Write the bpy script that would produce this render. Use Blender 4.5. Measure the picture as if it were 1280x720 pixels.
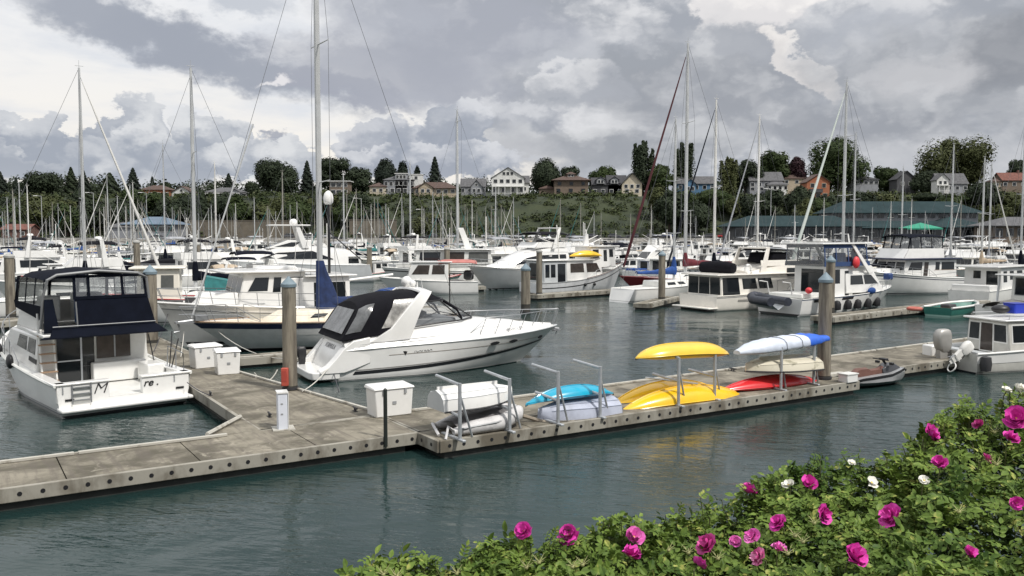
import bpy, bmesh, math, random
from mathutils import Vector, Matrix, noise as mnoise
R = math.radians
sc = bpy.context.scene
for o in list(bpy.data.objects):
    bpy.data.objects.remove(o, do_unlink=True)
col = sc.collection
# ------------------------------------------------------------------ camera, world, sun, exposure
FOC, PITCH, EYE = 1100.0, math.atan(70.0 / 1100.0), 5.0
cam_d = bpy.data.cameras.new('camera'); cam = bpy.data.objects.new('camera', cam_d); col.objects.link(cam)
cam_d.sensor_width = 36.0; cam_d.lens = 36.0 * FOC / 1280.0
cam_d.clip_start = 0.05; cam_d.clip_end = 9000
cam.location = (0, 0, EYE); cam.rotation_euler = (R(90) - PITCH, 0, 0)
sc.camera = cam
SUN_EL, SUN_AZ = R(52), R(128)          # azimuth clockwise from +Y: sun behind the viewer's right shoulder
sun_d = bpy.data.lights.new('sun', 'SUN'); sun = bpy.data.objects.new('sun', sun_d); col.objects.link(sun)
sun_d.energy = 3.5; sun_d.angle = R(4); sun_d.color = (1.0, 0.955, 0.89)
sdir = Vector((math.sin(SUN_AZ) * math.cos(SUN_EL), math.cos(SUN_AZ) * math.cos(SUN_EL), math.sin(SUN_EL)))
sun.rotation_euler = sdir.to_track_quat('Z', 'Y').to_euler()
sun.location = (30, -40, 60)
sc.view_settings.view_transform = 'Standard'
try: sc.view_settings.look = 'None'
except Exception: pass
sc.view_settings.gamma = 1.0; sc.view_settings.exposure = 0.0
try: sc.view_settings.use_curve_mapping = False
except Exception: pass
sc.cycles.max_bounces = 8; sc.cycles.transparent_max_bounces = 12
sc.cycles.caustics_reflective = False; sc.cycles.caustics_refractive = False
sc.cycles.sample_clamp_indirect = 6.0
try: sc.cycles.use_denoising = True
except Exception: pass

world = bpy.data.worlds.new('World'); sc.world = world; world.use_nodes = True
wt = world.node_tree; wt.nodes.clear()
class NG:
    """small helper that writes shader math"""
    def __init__(s, t): s.t = t
    def n(s, k, **kw):
        nd = s.t.nodes.new(k)
        for a, b in kw.items(): setattr(nd, a, b)
        return nd
    def put(s, inp, v):
        if hasattr(v, 'is_output') : s.t.links.new(v, inp)
        else: inp.default_value = v
    def m(s, op, a, b=None, c=None, clamp=False):
        nd = s.n('ShaderNodeMath', operation=op, use_clamp=clamp)
        s.put(nd.inputs[0], a)
        if b is not None: s.put(nd.inputs[1], b)
        if c is not None: s.put(nd.inputs[2], c)
        return nd.outputs[0]
    def sm(s, v, lo, hi, a=0.0, b=1.0):
        nd = s.n('ShaderNodeMapRange', interpolation_type='SMOOTHSTEP')
        s.put(nd.inputs[0], v); s.put(nd.inputs[1], lo); s.put(nd.inputs[2], hi); s.put(nd.inputs[3], a); s.put(nd.inputs[4], b)
        return nd.outputs[0]
    def mix(s, f, a, b):
        nd = s.n('ShaderNodeMix', data_type='RGBA')
        s.put(nd.inputs[0], f); s.put(nd.inputs[6], a); s.put(nd.inputs[7], b)
        return nd.outputs[2]
    def vec(s, x, y, z):
        nd = s.n('ShaderNodeCombineXYZ'); s.put(nd.inputs[0], x); s.put(nd.inputs[1], y); s.put(nd.inputs[2], z); return nd.outputs[0]
    def noise(s, v, scale, detail=4, rough=0.55, dist=0.0, dim='3D', w=None):
        nd = s.n('ShaderNodeTexNoise', noise_dimensions=dim)
        if v is not None: s.put(nd.inputs['Vector'], v)
        s.put(nd.inputs['Scale'], scale); s.put(nd.inputs['Detail'], detail); s.put(nd.inputs['Roughness'], rough); s.put(nd.inputs['Distortion'], dist)
        return nd.outputs[0]
    def scale(s, v, f):
        nd = s.n('ShaderNodeVectorMath', operation='MULTIPLY'); s.put(nd.inputs[0], v); s.put(nd.inputs[1], f); return nd.outputs[0]

def lin(r, g, b, k=1.0):
    f = lambda c: ((c / 255.0) / 12.92 if c / 255.0 <= .04045 else ((c / 255.0 + .055) / 1.055) ** 2.4) * k
    return (f(r), f(g), f(b), 1.0)

def build_sky():
    g = NG(wt)
    out = g.n('ShaderNodeOutputWorld'); bg = g.n('ShaderNodeBackground'); bg.inputs['Strength'].default_value = 0.1
    wt.links.new(bg.outputs[0], out.inputs[0])
    sky = g.n('ShaderNodeTexSky', sky_type='NISHITA', sun_disc=False, sun_elevation=SUN_EL, sun_rotation=SUN_AZ)
    tc = g.n('ShaderNodeTexCoord'); sep = g.n('ShaderNodeSeparateXYZ'); wt.links.new(tc.outputs['Generated'], sep.inputs[0])
    x, y, z = sep.outputs
    az = g.m('ARCTAN2', x, y); el = g.m('ARCSINE', z)
    K = 10.0
    C = lambda r, gg, b: lin(r, gg, b, K)
    # domain warp so that cloud edges billow
    base = g.vec(az, g.m('MULTIPLY', el, 1.5), 0.0)
    w1 = g.noise(base, 6.0, 3, .55); w2 = g.noise(g.vec(az, g.m('MULTIPLY', el, 1.5), 7.3), 6.0, 3, .55)
    w3 = g.noise(base, 24.0, 5, .62); w4 = g.noise(g.vec(az, g.m('MULTIPLY', el, 1.5), 3.1), 24.0, 5, .62)
    wob = lambda a, b, k1, k2: g.m('ADD', g.m('MULTIPLY', g.m('SUBTRACT', a, .5), k1), g.m('MULTIPLY', g.m('SUBTRACT', b, .5), k2))
    azw = g.m('ADD', az, wob(w1, w3, .09, .075)); elw = g.m('ADD', el, wob(w2, w4, .045, .060))
    fb = g.noise(g.vec(az, g.m('MULTIPLY', el, 1.7), 1.7), 9.0, 7, .6, .4)      # cloud texture
    fs = g.noise(g.vec(az, g.m('MULTIPLY', el, 3.6), 4.4), 5.0, 6, .55, .3)       # streaky stratus
    def voro(sc_):
        nd = g.n('ShaderNodeTexVoronoi', feature='SMOOTH_F1'); g.put(nd.inputs['Vector'], g.vec(azw, g.m('MULTIPLY', elw, 1.35), 5.5)); nd.inputs['Scale'].default_value = sc_; nd.inputs['Smoothness'].default_value = .35; nd.inputs['Detail'].default_value = 0
        return nd.outputs['Distance']
    vr = g.m('SUBTRACT', g.m('ADD', g.m('MULTIPLY', voro(17), .65), g.m('MULTIPLY', voro(41), .35)), .42)
    fbc = g.m('SUBTRACT', fb, .5); fsc = g.m('SUBTRACT', fs, .5)
    # thin bright overcast, creamier low on the left
    cream = g.sm(el, 0.02, 0.24, 1.0, 0.0)
    c = g.mix(cream, C(240, 241, 243), C(252, 246, 236))
    c = g.mix(g.sm(g.m('ADD', fs, 0), .42, .66), c, C(222, 226, 233))
    c = g.mix(g.sm(g.m('ADD', fb, g.m('MULTIPLY', fs, .6)), .97, 1.08), c, sky.outputs[0])     # a few thin openings of Nishita sky
    def blob(c, px, py, rx, ry, colour, soft=.35, op=1.0, tex=.0, slant=0.0, light=None):
        a0 = math.atan((px - 640) / 1100.0); e0 = math.atan((290 - py) / 1100.0 * math.cos(a0))
        ra, re = rx / 1100.0, ry / 1100.0
        u = g.m('DIVIDE', g.m('SUBTRACT', azw, a0), ra)
        dv = g.m('SUBTRACT', elw, e0)
        if slant: dv = g.m('SUBTRACT', dv, g.m('MULTIPLY', g.m('SUBTRACT', azw, a0), slant))
        v = g.m('DIVIDE', dv, re)
        d = g.m('SQRT', g.m('ADD', g.m('MULTIPLY', u, u), g.m('MULTIPLY', v, v)))
        if tex: d = g.m('ADD', d, g.m('MULTIPLY', fbc, tex))
        if light: d = g.m('ADD', d, g.m('MULTIPLY', vr, .85))
        mk = g.m('MULTIPLY', g.sm(d, 1.0 + soft, 1.0 - soft), op)
        colr = C(*colour)
        if light:
            sh = g.sm(g.m('ADD', g.m('ADD', v, g.m('MULTIPLY', fbc, 1.6)), g.m('MULTIPLY', vr, -3.2)), -.7, 1.2)
            colr = g.mix(sh, C(*colour), C(*light))
        return g.mix(mk, c, colr)
    # whole right half: grey textured deck
    deckm = g.sm(g.m('ADD', g.m('ADD', azw, g.m('MULTIPLY', fbc, .22)), g.m('MULTIPLY', elw, 1.43)), .10, .19)
    dcol = g.mix(g.sm(g.m('ADD', g.m('ADD', g.m('MULTIPLY', fb, .65), g.m('MULTIPLY', fs, .35)), g.m('MULTIPLY', vr, -.55)), .34, .62), C(166, 171, 180), C(222, 223, 226))
    c = g.mix(deckm, c, dcol)
    # the long slate band, upper left
    G = (163, 169, 181)
    c = blob(c, 175, 42, 125, 24, G, .45, .95, .9, -.25)
    c = blob(c, 310, 88, 130, 26, G, .45, .95, .9, -.28)
    c = blob(c, 430, 118, 90, 16, (168, 172, 184), .35, .9, .8, -.18)
    c = blob(c, 500, 95, 150, 34, (170, 174, 185), .4, .85, .8, -.1)
    c = blob(c, 585, 60, 140, 50, (172, 176, 187), .45, .8, .9)
    c = blob(c, 470, 22, 70, 26, (184, 188, 198), .5, .6, .8)
    c = blob(c, 300, 4, 50, 14, (190, 196, 206), .5, .8, .8)
    c = blob(c, 345, 102, 24, 5, (236, 234, 236), .5, .9, .6)
    # right-hand masses and bright heads
    c = blob(c, 760, 95, 130, 42, (160, 165, 173), .5, .8, .9, 0, (188, 192, 200))
    c = blob(c, 720, 112, 70, 26, (176, 180, 188), .12, .85, .8, 0, (222, 223, 226))
    c = blob(c, 650, 150, 70, 34, (164, 169, 179), .12, .85, .8, 0, (210, 212, 217))
    c = blob(c, 935, 14, 78, 34, (228, 226, 227), .12, 1.0, .7, 0, (251, 248, 245))
    c = blob(c, 885, 115, 125, 66, (158, 162, 170), .4, .85, .9, 0, (203, 205, 209))
    c = blob(c, 940, 62, 60, 22, (172, 176, 184), .3, .8, .8)
    c = blob(c, 1005, 86, 52, 24, (226, 223, 222), .14, .95, .7, -.75, (252, 248, 244))
    c = blob(c, 1090, 45, 70, 40, (190, 194, 202), .5, .7, .8)
    c = blob(c, 1180, 90, 150, 70, (160, 164, 171), .4, .8, .9, 0, (204, 206, 210))
    c = blob(c, 1250, 70, 60, 34, (140, 144, 152), .55, .75, .9)
    c = blob(c, 1150, 95, 40, 22, (214, 214, 217), .55, .6, 1.0)
    c = blob(c, 1060, 160, 150, 36, (158, 162, 170), .35, .85, .8, 0, (205, 207, 211))
    c = blob(c, 1150, 196, 130, 22, (196, 198, 203), .6, .8, .8)
    c = blob(c, 760, 185, 190, 26, (160, 164, 171), .35, .85, .9, 0, (207, 209, 212))
    c = blob(c, 620, 200, 90, 26, (196, 198, 203), .6, .7, .9)
    # cumulus rank along the left horizon
    for (px, py, rx, ry) in ((60, 195, 120, 36), (55, 165, 28, 26), (165, 160, 42, 44), (200, 205, 130, 40), (250, 172, 34, 34), (285, 180, 40, 30), (330, 205, 90, 28)):
        c = blob(c, px, py, rx, ry, (165, 172, 184), .07, .97, .7, 0, (222, 224, 227))
    for (px, py, rx, ry) in ((500, 180, 60, 34), (570, 160, 46, 40), (540, 205, 110, 26)):
        c = blob(c, px, py, rx, ry, (160, 167, 180), .08, .95, .7, 0, (216, 218, 223))
    c = blob(c, 350, 178, 10, 6, (165, 170, 182), .4, .9, 1.0)
    # a paler layer over the far horizon
    c = g.mix(g.sm(g.m('ABSOLUTE', g.m('SUBTRACT', el, .035)), .035, 0.0, 0.0, .35), c, C(203, 207, 212))
    # overhead, out of frame: unseen overcast made brighter to add ambient light
    up = g.sm(el, .46, .80)
    over = g.mix(g.sm(fb, .40, .62), lin(205, 208, 214, K * 1.35), lin(240, 240, 240, K * 1.9))
    c = g.mix(up, c, over)
    c = g.mix(g.sm(el, 0.0, -.05), c, C(110, 116, 118))
    wt.links.new(c, bg.inputs['Color'])
    try:
        world.cycles.sampling_method = 'MANUAL'; world.cycles.sample_map_resolution = 512
    except Exception: pass
build_sky()

# ------------------------------------------------------------------ pixel -> place
CT, ST = math.cos(PITCH), math.sin(PITCH)
def ray(px, py):
    a, b = (px - 640) / FOC, -(py - 360) / FOC
    return Vector((a, CT + b * ST, -ST + b * CT))
def P(px, py, z=0.0):
    d = ray(px, py); k = (z - EYE) / d.z
    return Vector((d.x * k, d.y * k, z))
def Q(px, py, Y):
    d = ray(px, py); k = Y / d.y
    return Vector((d.x * k, Y, EYE + d.z * k))
def pix(p):
    v = Vector(p) - Vector((0, 0, EYE)); f = v.y * CT - v.z * ST; u = v.y * ST + v.z * CT
    return (640 + FOC * v.x / f, 360 - FOC * u / f)

# ------------------------------------------------------------------ materials
MATS = {}
def mat(name, rgb, rough=.5, metal=0.0, var=.0, scale=3.0, bump=0.0, bscale=None, rgb2=None, coat=0.0, alpha=1.0, spec=None, thr=(.4, .6), stretch=None, detail=5):
    if name in MATS: return MATS[name]
    m = bpy.data.materials.new(name); m.use_nodes = True
    t = m.node_tree; g = NG(t); b = t.nodes['Principled BSDF']
    b.inputs['Roughness'].default_value = rough; b.inputs['Metallic'].default_value = metal
    if coat: b.inputs['Coat Weight'].default_value = coat; b.inputs['Coat Roughness'].default_value = .08
    if spec is not None: b.inputs['Specular IOR Level'].default_value = spec
    if alpha < 1: b.inputs['Alpha'].default_value = alpha
    c1 = (*rgb, 1)
    if var or rgb2 or bump:
        tc = g.n('ShaderNodeTexCoord'); v = tc.outputs['Object']
        if stretch: v = g.scale(v, stretch)
        nz = g.noise(v, scale, detail, .6, .2)
    if rgb2: g.put(b.inputs['Base Color'], g.mix(g.sm(nz, *thr), c1, (*rgb2, 1)))
    elif var:
        lo = tuple(max(0, c * (1 - var)) for c in rgb) + (1,); hi = tuple(min(1, c * (1 + var * .5)) for c in rgb) + (1,)
        g.put(b.inputs['Base Color'], g.mix(g.sm(nz, .3, .7), lo, hi))
    else: b.inputs['Base Color'].default_value = c1
    if bump:
        n2 = g.noise(v, bscale or scale * 4, 4, .6)
        bp = g.n('ShaderNodeBump'); bp.inputs['Strength'].default_value = bump; bp.inputs['Distance'].default_value = .02
        t.links.new(n2, bp.inputs['Height']); t.links.new(bp.outputs[0], b.inputs['Normal'])
    MATS[name] = m
    return m
WHITE = mat('gelcoat_white', (.75, .745, .725), .22, var=.06, scale=1.3, coat=.3)
CREAM = mat('gelcoat_cream', (.78, .74, .65), .3, var=.06, scale=1.3, coat=.2)
OFFW = mat('gelcoat_offwhite', (.70, .70, .67), .35, var=.1, scale=2.0)
LGREY = mat('gelcoat_grey', (.50, .52, .53), .3, var=.08, scale=1.5, coat=.2)
MGREY = mat('plastic_grey', (.28, .29, .30), .45, var=.1)
DKGREY = mat('dark_rubber', (.035, .035, .038), .6, var=.2)
BLACK = mat('black_plastic', (.012, .012, .014), .45)
NAVY = mat('navy_stripe', (.018, .024, .06), .3, var=.1)
CNAVY = mat('navy_canvas', (.0045, .0062, .0125), .95, spec=.12, var=.25, scale=2.5, bump=.25, bscale=6)
CBLACK = mat('black_canvas', (.008, .008, .011), .95, spec=.15, var=.25, scale=2.5, bump=.25, bscale=6)
CBLUE = mat('blue_canvas', (.012, .06, .24), .8, var=.25, scale=2.5, bump=.3, bscale=6)
CTEAL = mat('teal_canvas', (.02, .15, .15), .8, var=.25, scale=2.5, bump=.25)
CRED = mat('maroon_canvas', (.12, .012, .02), .8, var=.25, scale=2.5, bump=.25)
CTAN = mat('tan_canvas', (.42, .34, .25), .8, var=.2, scale=2.5, bump=.2)
CGREY = mat('grey_canvas', (.30, .31, .33), .8, var=.2, scale=2.5, bump=.2)
PINK = mat('faded_red_canvas', (.42, .16, .14), .85, var=.2, scale=2.0, bump=.2)
GLASS = mat('dark_glass', (.012, .015, .018), .06, spec=.6)
TINT = mat('brown_glass', (.05, .04, .035), .12, spec=.5, var=.3)
SCREEN = mat('window_screen', (.10, .105, .10), .5, var=.2)
ALU = mat('aluminium', (.46, .48, .50), .5, .55, var=.15, scale=4)
MASTM = mat('mast_aluminium', (.50, .51, .51), .45, .25, var=.1, scale=1.5)
MASTW = mat('mast_white_paint', (.66, .65, .62), .35, var=.06)
STEEL = mat('stainless_tube', (.30, .31, .32), .45, .6)
ROPE = mat('rope_white', (.55, .53, .48), .9, var=.2, scale=20)
ROPED = mat('rope_dark', (.06, .06, .07), .9, var=.3, scale=20)
WIRE = mat('rigging_wire', (.16, .165, .17), .4, .5)
TEAKW = mat('teak', (.30, .20, .13), .55, var=.25, scale=6, stretch=(1, 8, 8))
REDP = mat('red_paint', (.42, .02, .02), .35, var=.15)
BOOT = mat('boot_black', (.014, .015, .018), .4)
BLUEP = mat('blue_paint', (.02, .05, .16), .35, var=.1)
GREENP = mat('green_paint', (.03, .16, .13), .45, var=.15)
def vinyl():
    m = bpy.data.materials.new('clear_vinyl'); m.use_nodes = True; t = m.node_tree; t.nodes.clear(); g = NG(t)
    o = g.n('ShaderNodeOutputMaterial'); mx = g.n('ShaderNodeMixShader'); tr = g.n('ShaderNodeBsdfTransparent'); gl = g.n('ShaderNodeBsdfGlossy')
    tr.inputs[0].default_value = (.82, .83, .83, 1); gl.inputs[0].default_value = (.8, .8, .8, 1); gl.inputs['Roughness'].default_value = .15
    tc = g.n('ShaderNodeTexCoord'); bp = g.n('ShaderNodeBump'); bp.inputs['Strength'].default_value = .5
    t.links.new(g.noise(tc.outputs['Object'], 3.0, 2), bp.inputs['Height']); t.links.new(bp.outputs[0], gl.inputs['Normal'])
    mx.inputs[0].default_value = .16
    t.links.new(tr.outputs[0], mx.inputs[1]); t.links.new(gl.outputs[0], mx.inputs[2]); t.links.new(mx.outputs[0], o.inputs[0])
    return m
VINYL = vinyl()
def dock_mat():
    m = bpy.data.materials.new('weathered_concrete_deck'); m.use_nodes = True; t = m.node_tree; g = NG(t); b = t.nodes['Principled BSDF']
    tc = g.n('ShaderNodeTexCoord'); rt = g.n('ShaderNodeVectorRotate', rotation_type='Z_AXIS'); t.links.new(tc.outputs['Object'], rt.inputs['Vector']); rt.inputs['Angle'].default_value = -R(32.5); v = rt.outputs[0]
    n1 = g.noise(v, .9, 6, .62, .5); n2 = g.noise(v, 5.0, 6, .7); n3 = g.noise(g.scale(v, (3.2, .25, 1)), 2.2, 5, .6, .3)
    c = g.mix(g.sm(n1, .36, .64), (.082, .073, .052, 1), (.235, .212, .165, 1))
    c = g.mix(g.m('MULTIPLY', g.sm(n3, .45, .66), .6), c, (.10, .085, .07, 1))
    c = g.mix(g.m('MULTIPLY', g.sm(n2, .54, .70), .6), c, (.09, .085, .06, 1))
    c = g.mix(g.m('MULTIPLY', g.sm(g.noise(v, 1.7, 5, .7, .8), .57, .70), .7), c, (.33, .30, .24, 1))
    g.put(b.inputs['Base Color'], c); b.inputs['Roughness'].default_value = .85
    bp = g.n('ShaderNodeBump'); bp.inputs['Strength'].default_value = .35; bp.inputs['Distance'].default_value = .01
    t.links.new(g.noise(v, 30, 5, .7), bp.inputs['Height']); t.links.new(bp.outputs[0], b.inputs['Normal'])
    return m
DECKC = dock_mat()
WALER = mat('weathered_waler', (.29, .275, .235), .85, rgb2=(.12, .105, .08), scale=1.6, thr=(.42, .68), bump=.3, stretch=(1, 1, .5))
FLOATC = mat('wet_float_concrete', (.035, .036, .033), .6, var=.4, scale=3)
EDGEW = mat('painted_bullrail', (.42, .405, .36), .8, rgb2=(.20, .18, .145), scale=3, thr=(.5, .72))
PILE = mat('creosote_pile', (.235, .21, .165), .9, rgb2=(.115, .10, .08), scale=2.5, thr=(.35, .65), bump=.7, bscale=9, stretch=(3, 3, .35))
PILEWET = mat('wet_pile_foot', (.045, .042, .036), .6, var=.4, scale=5)
CAPB = mat('pile_cap_blue', (.165, .22, .255), .5, var=.15, scale=5)
CAPG = mat('pile_cap_grey', (.34, .34, .32), .6, var=.15, scale=5)

# ------------------------------------------------------------------ mesh tools
class MB:
    def __init__(s): s.v = []; s.f = []
    def add(s, vs, fs):
        o = len(s.v); s.v += [tuple(p) for p in vs]; s.f += [tuple(i + o for i in f) for f in fs]
    def hexa(s, c):      # 8 corners: bottom 0-3 counter-clockwise, top 4-7
        s.add(c, [(3, 2, 1, 0), (4, 5, 6, 7), (0, 1, 5, 4), (1, 2, 6, 5), (2, 3, 7, 6), (3, 0, 4, 7)])
    def box(s, c, d, rz=0.0, top=1.0):
        x, y, z = d[0] / 2, d[1] / 2, d[2] / 2; ca, sa = math.cos(rz), math.sin(rz); out = []
        for k, zz in ((1, -z), (top, z)):
            for (a, b) in ((-x, -y), (x, -y), (x, y), (-x, y)):
                a *= k; b *= k
                out.append((c[0] + a * ca - b * sa, c[1] + a * sa + b * ca, c[2] + zz))
        s.hexa(out)
    def tube(s, pts, r, n=6, cap=True):
        pts = [Vector(p) for p in pts]; rr = r if isinstance(r, (list, tuple)) else [r] * len(pts); rings = []
        for i, p in enumerate(pts):
            d = (pts[min(i + 1, len(pts) - 1)] - pts[max(i - 1, 0)])
            d = d.normalized() if d.length > 1e-9 else Vector((0, 0, 1))
            a = Vector((0, 0, 1)) if abs(d.z) < .9 else Vector((1, 0, 0))
            u = d.cross(a).normalized(); w = d.cross(u).normalized()
            rings.append([p + (u * math.cos(2 * math.pi * k / n) + w * math.sin(2 * math.pi * k / n)) * rr[i] for k in range(n)])
        s.loft(rings, True, cap)
    def loft(s, rings, closed=True, cap=True):
        n = len(rings[0]); o = len(s.v)
        for r_ in rings: s.v += [tuple(p) for p in r_]
        for i in range(len(rings) - 1):
            for k in range(n if closed else n - 1):
                a = o + i * n + k; b = o + i * n + (k + 1) % n
                s.f.append((a, b, b + n, a + n))
        if cap and closed:
            s.f.append(tuple(o + k for k in range(n))[::-1]); s.f.append(tuple(o + (len(rings) - 1) * n + k for k in range(n)))
    def lathe(s, prof, c=(0, 0, 0), n=16):
        s.loft([[(c[0] + r * math.cos(2 * math.pi * k / n), c[1] + r * math.sin(2 * math.pi * k / n), c[2] + z) for k in range(n)] for r, z in prof])
    def ball(s, c, r, n=10, m=7, sq=(1, 1, 1)):
        s.loft([[(c[0] + sq[0] * r * math.sin(math.pi * (j + .02) / (m + .04)) * math.cos(2 * math.pi * k / n), c[1] + sq[1] * r * math.sin(math.pi * (j + .02) / (m + .04)) * math.sin(2 * math.pi * k / n), c[2] - sq[2] * r * math.cos(math.pi * (j + .02) / (m + .04))) for k in range(n)] for j in range(m + 1)])
    def prism(s, poly, z0, z1):
        n = len(poly); s.add([(p[0], p[1], z0) for p in poly] + [(p[0], p[1], z1) for p in poly],
              [tuple(range(n))[::-1], tuple(range(n, 2 * n))] + [(i, (i + 1) % n, n + (i + 1) % n, n + i) for i in range(n)])
    def slab(s, q, t):      # quad q (4 points) thickened by t along its normal
        q = [Vector(p) for p in q]; nn = (q[1] - q[0]).cross(q[3] - q[0]).normalized() * t
        s.hexa([p for p in q] + [p + nn for p in q])
    def build(s, name, m, parent=None, smooth=40, bevel=0.0, seg=2, fix=True):
        me = bpy.data.meshes.new(name); me.from_pydata(s.v, [], s.f); me.update()
        if fix:
            bm = bmesh.new(); bm.from_mesh(me); bmesh.ops.recalc_face_normals(bm, faces=bm.faces); bm.to_mesh(me); bm.free()
        for mm in (m if isinstance(m, (list, tuple)) else [m]): me.materials.append(mm)
        o = bpy.data.objects.new(name, me); col.objects.link(o)
        if parent: o.parent = parent
        if smooth and len(me.polygons):
            me.polygons.foreach_set('use_smooth', [True] * len(me.polygons))
            try: me.set_sharp_from_angle(angle=R(smooth))
            except Exception: pass
        if bevel:
            b = o.modifiers.new('bevel', 'BEVEL'); b.width = bevel; b.segments = seg; b.limit_method = 'ANGLE'; b.angle_limit = R(35)
        return o
def tag(o, label=None, cat=None, group=None, kind=None):
    if label: o['label'] = label
    if cat: o['category'] = cat
    if group: o['group'] = group
    if kind: o['kind'] = kind
    return o
def empty(name, label, cat, group=None, loc=(0, 0, 0), rz=0.0):
    o = bpy.data.objects.new(name, None); col.objects.link(o); o.location = loc; o.rotation_euler = (0, 0, rz); o.empty_display_size = .3
    return tag(o, label, cat, group)
KIDS = {}
def copy_tree(o, parent=None):
    if not KIDS.get('ok'):
        pass
    c = o.copy(); col.objects.link(c); c.parent = parent
    for ch in o.children: copy_tree(ch, c)
    return c
def fit(root, A, pa, B, pb, fixed=None):
    """stand root on the water so that local points A, B are seen at photo points pa, pb; returns the scale found"""
    s = fixed or 1.0
    for _ in range(12):
        a = P(pa[0], pa[1], A[2] * s); b = P(pb[0], pb[1], B[2] * s)
        dl = Vector((B[0] - A[0], B[1] - A[1])); dw = Vector((b.x - a.x, b.y - a.y))
        if not fixed: s = dw.length / dl.length
    yaw = math.atan2(dw.y, dw.x) - math.atan2(dl.y, dl.x)
    ca, sa = math.cos(yaw), math.sin(yaw)
    root.location = (a.x - s * (A[0] * ca - A[1] * sa), a.y - s * (A[0] * sa + A[1] * ca), 0)
    root.rotation_euler = (0, 0, yaw); root.scale = (s, s, s)
    print('FIT %-24s scale %.2f yaw %.0f at %.1f %.1f' % (root.name, s, math.degrees(yaw), root.location.x, root.location.y))
    return s
def put(root, A, pa, yaw, s=1.0):
    a = P(pa[0], pa[1], A[2] * s); ca, sa = math.cos(yaw), math.sin(yaw)
    root.location = (a.x - s * (A[0] * ca - A[1] * sa), a.y - s * (A[0] * sa + A[1] * ca), 0)
    root.rotation_euler = (0, 0, yaw); root.scale = (s, s, s)
    return root
DK = math.atan2(.538, .843)            # direction the main float runs in
# ------------------------------------------------------------------ the setting: water, far land, near bank
def water_mat():
    m = bpy.data.materials.new('harbour_water'); m.use_nodes = True; t = m.node_tree; g = NG(t); b = t.nodes['Principled BSDF']
    tc = g.n('ShaderNodeTexCoord'); v = tc.outputs['Object']
    rot = g.n('ShaderNodeVectorRotate', rotation_type='Z_AXIS'); t.links.new(v, rot.inputs['Vector']); rot.inputs['Angle'].default_value = R(14)
    vr = rot.outputs[0]
    big = g.noise(v, .09, 3, .5)
    g.put(b.inputs['Base Color'], g.mix(g.sm(big, .35, .65), (.010, .025, .024, 1), (.017, .036, .034, 1)))
    b.inputs['Roughness'].default_value = .07; b.inputs['IOR'].default_value = 1.333; b.inputs['Specular IOR Level'].default_value = .5
    a1 = g.noise(g.scale(vr, (.55, 1.5, 1)), 2.1, 3, .5, .4)
    a2 = g.noise(g.scale(vr, (.8, 2.2, 1)), 4.6, 3, .5, .6)
    a3 = g.noise(g.scale(v, (.6, 1.0, 1)), .45, 2, .5, .3)
    patch = g.sm(g.noise(v, .16, 3, .6, .5), .36, .62, .25, 1.0)
    h = g.m('ADD', g.m('MULTIPLY', g.m('ADD', g.m('MULTIPLY', a1, .062), g.m('MULTIPLY', a2, .022)), patch), g.m('MULTIPLY', a3, .11))
    bp = g.n('ShaderNodeBump'); bp.inputs['Strength'].default_value = .62; bp.inputs['Distance'].default_value = 1.0
    t.links.new(h, bp.inputs['Height']); t.links.new(bp.outputs[0], b.inputs['Normal'])
    return m
mb = MB(); mb.add([(-3000, -60, 0), (3000, -60, 0), (3000, 4000, 0), (-3000, 4000, 0)], [(0, 1, 2, 3)])
tag(mb.build('water', water_mat(), smooth=0), kind='structure')

def sstep(a, b, v):
    t = max(0, min(1, (v - a) / (b - a))); return t * t * (3 - 2 * t)
def land_z(x, y):
    n = mnoise.noise((x * .012, y * .02, 3.3)); n2 = mnoise.noise((x * .05, y * .06, 8.3))
    z = -1.5 + 4.5 * sstep(274, 288, y)
    z += (16 + 2.2 * n) * sstep(313, 366, y + 6 * n2) + (6 + 2 * n) * sstep(366, 480, y) + .5 * n2 * sstep(310, 330, y)
    z += 6 * sstep(480, 1200, y)
    return z
def land_mat():
    m = bpy.data.materials.new('far_land'); m.use_nodes = True; t = m.node_tree; g = NG(t); b = t.nodes['Principled BSDF']
    tc = g.n('ShaderNodeTexCoord'); v = tc.outputs['Object']; sp = g.n('ShaderNodeSeparateXYZ'); t.links.new(v, sp.inputs[0])
    n1 = g.noise(v, .07, 6, .65, .4); n2 = g.noise(v, .5, 5, .7)
    gr = g.mix(g.sm(n1, .38, .62), (.012, .019, .008, 1), (.032, .041, .016, 1))
    gr = g.mix(g.m('MULTIPLY', g.sm(n2, .45, .7), .6), gr, (.025, .038, .016, 1))
    rock = g.mix(g.sm(n2, .4, .6), (.09, .085, .075, 1), (.22, .21, .19, 1))
    asp = g.mix(g.sm(n1, .4, .6), (.06, .06, .06, 1), (.10, .095, .09, 1))
    y = sp.outputs[1]
    c = g.mix(g.sm(y, 287, 289), rock, asp); c = g.mix(g.sm(g.m('ADD', y, g.m('MULTIPLY', n2, 5)), 311, 315), c, gr)
    g.put(b.inputs['Base Color'], c); b.inputs['Roughness'].default_value = .95
    return m
mb = MB()
xs = [-3000, -1500, -800] + [-500 + 8 * i for i in range(126)] + [800, 1500, 3000]
ys = [262, 272, 276, 280, 284, 288, 292, 300, 308] + [312 + 4 * i for i in range(18)] + [390, 400, 420, 440, 460, 480, 520, 600, 900, 1200, 2500, 6000]
mb.v = [(x, y, land_z(x, y)) for y in ys for x in xs]
W_ = len(xs); mb.f = [(j * W_ + i, j * W_ + i + 1, (j + 1) * W_ + i + 1, (j + 1) * W_ + i) for j in range(len(ys) - 1) for i in range(W_ - 1)]
tag(mb.build('terrain', land_mat()), kind='structure')

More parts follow.
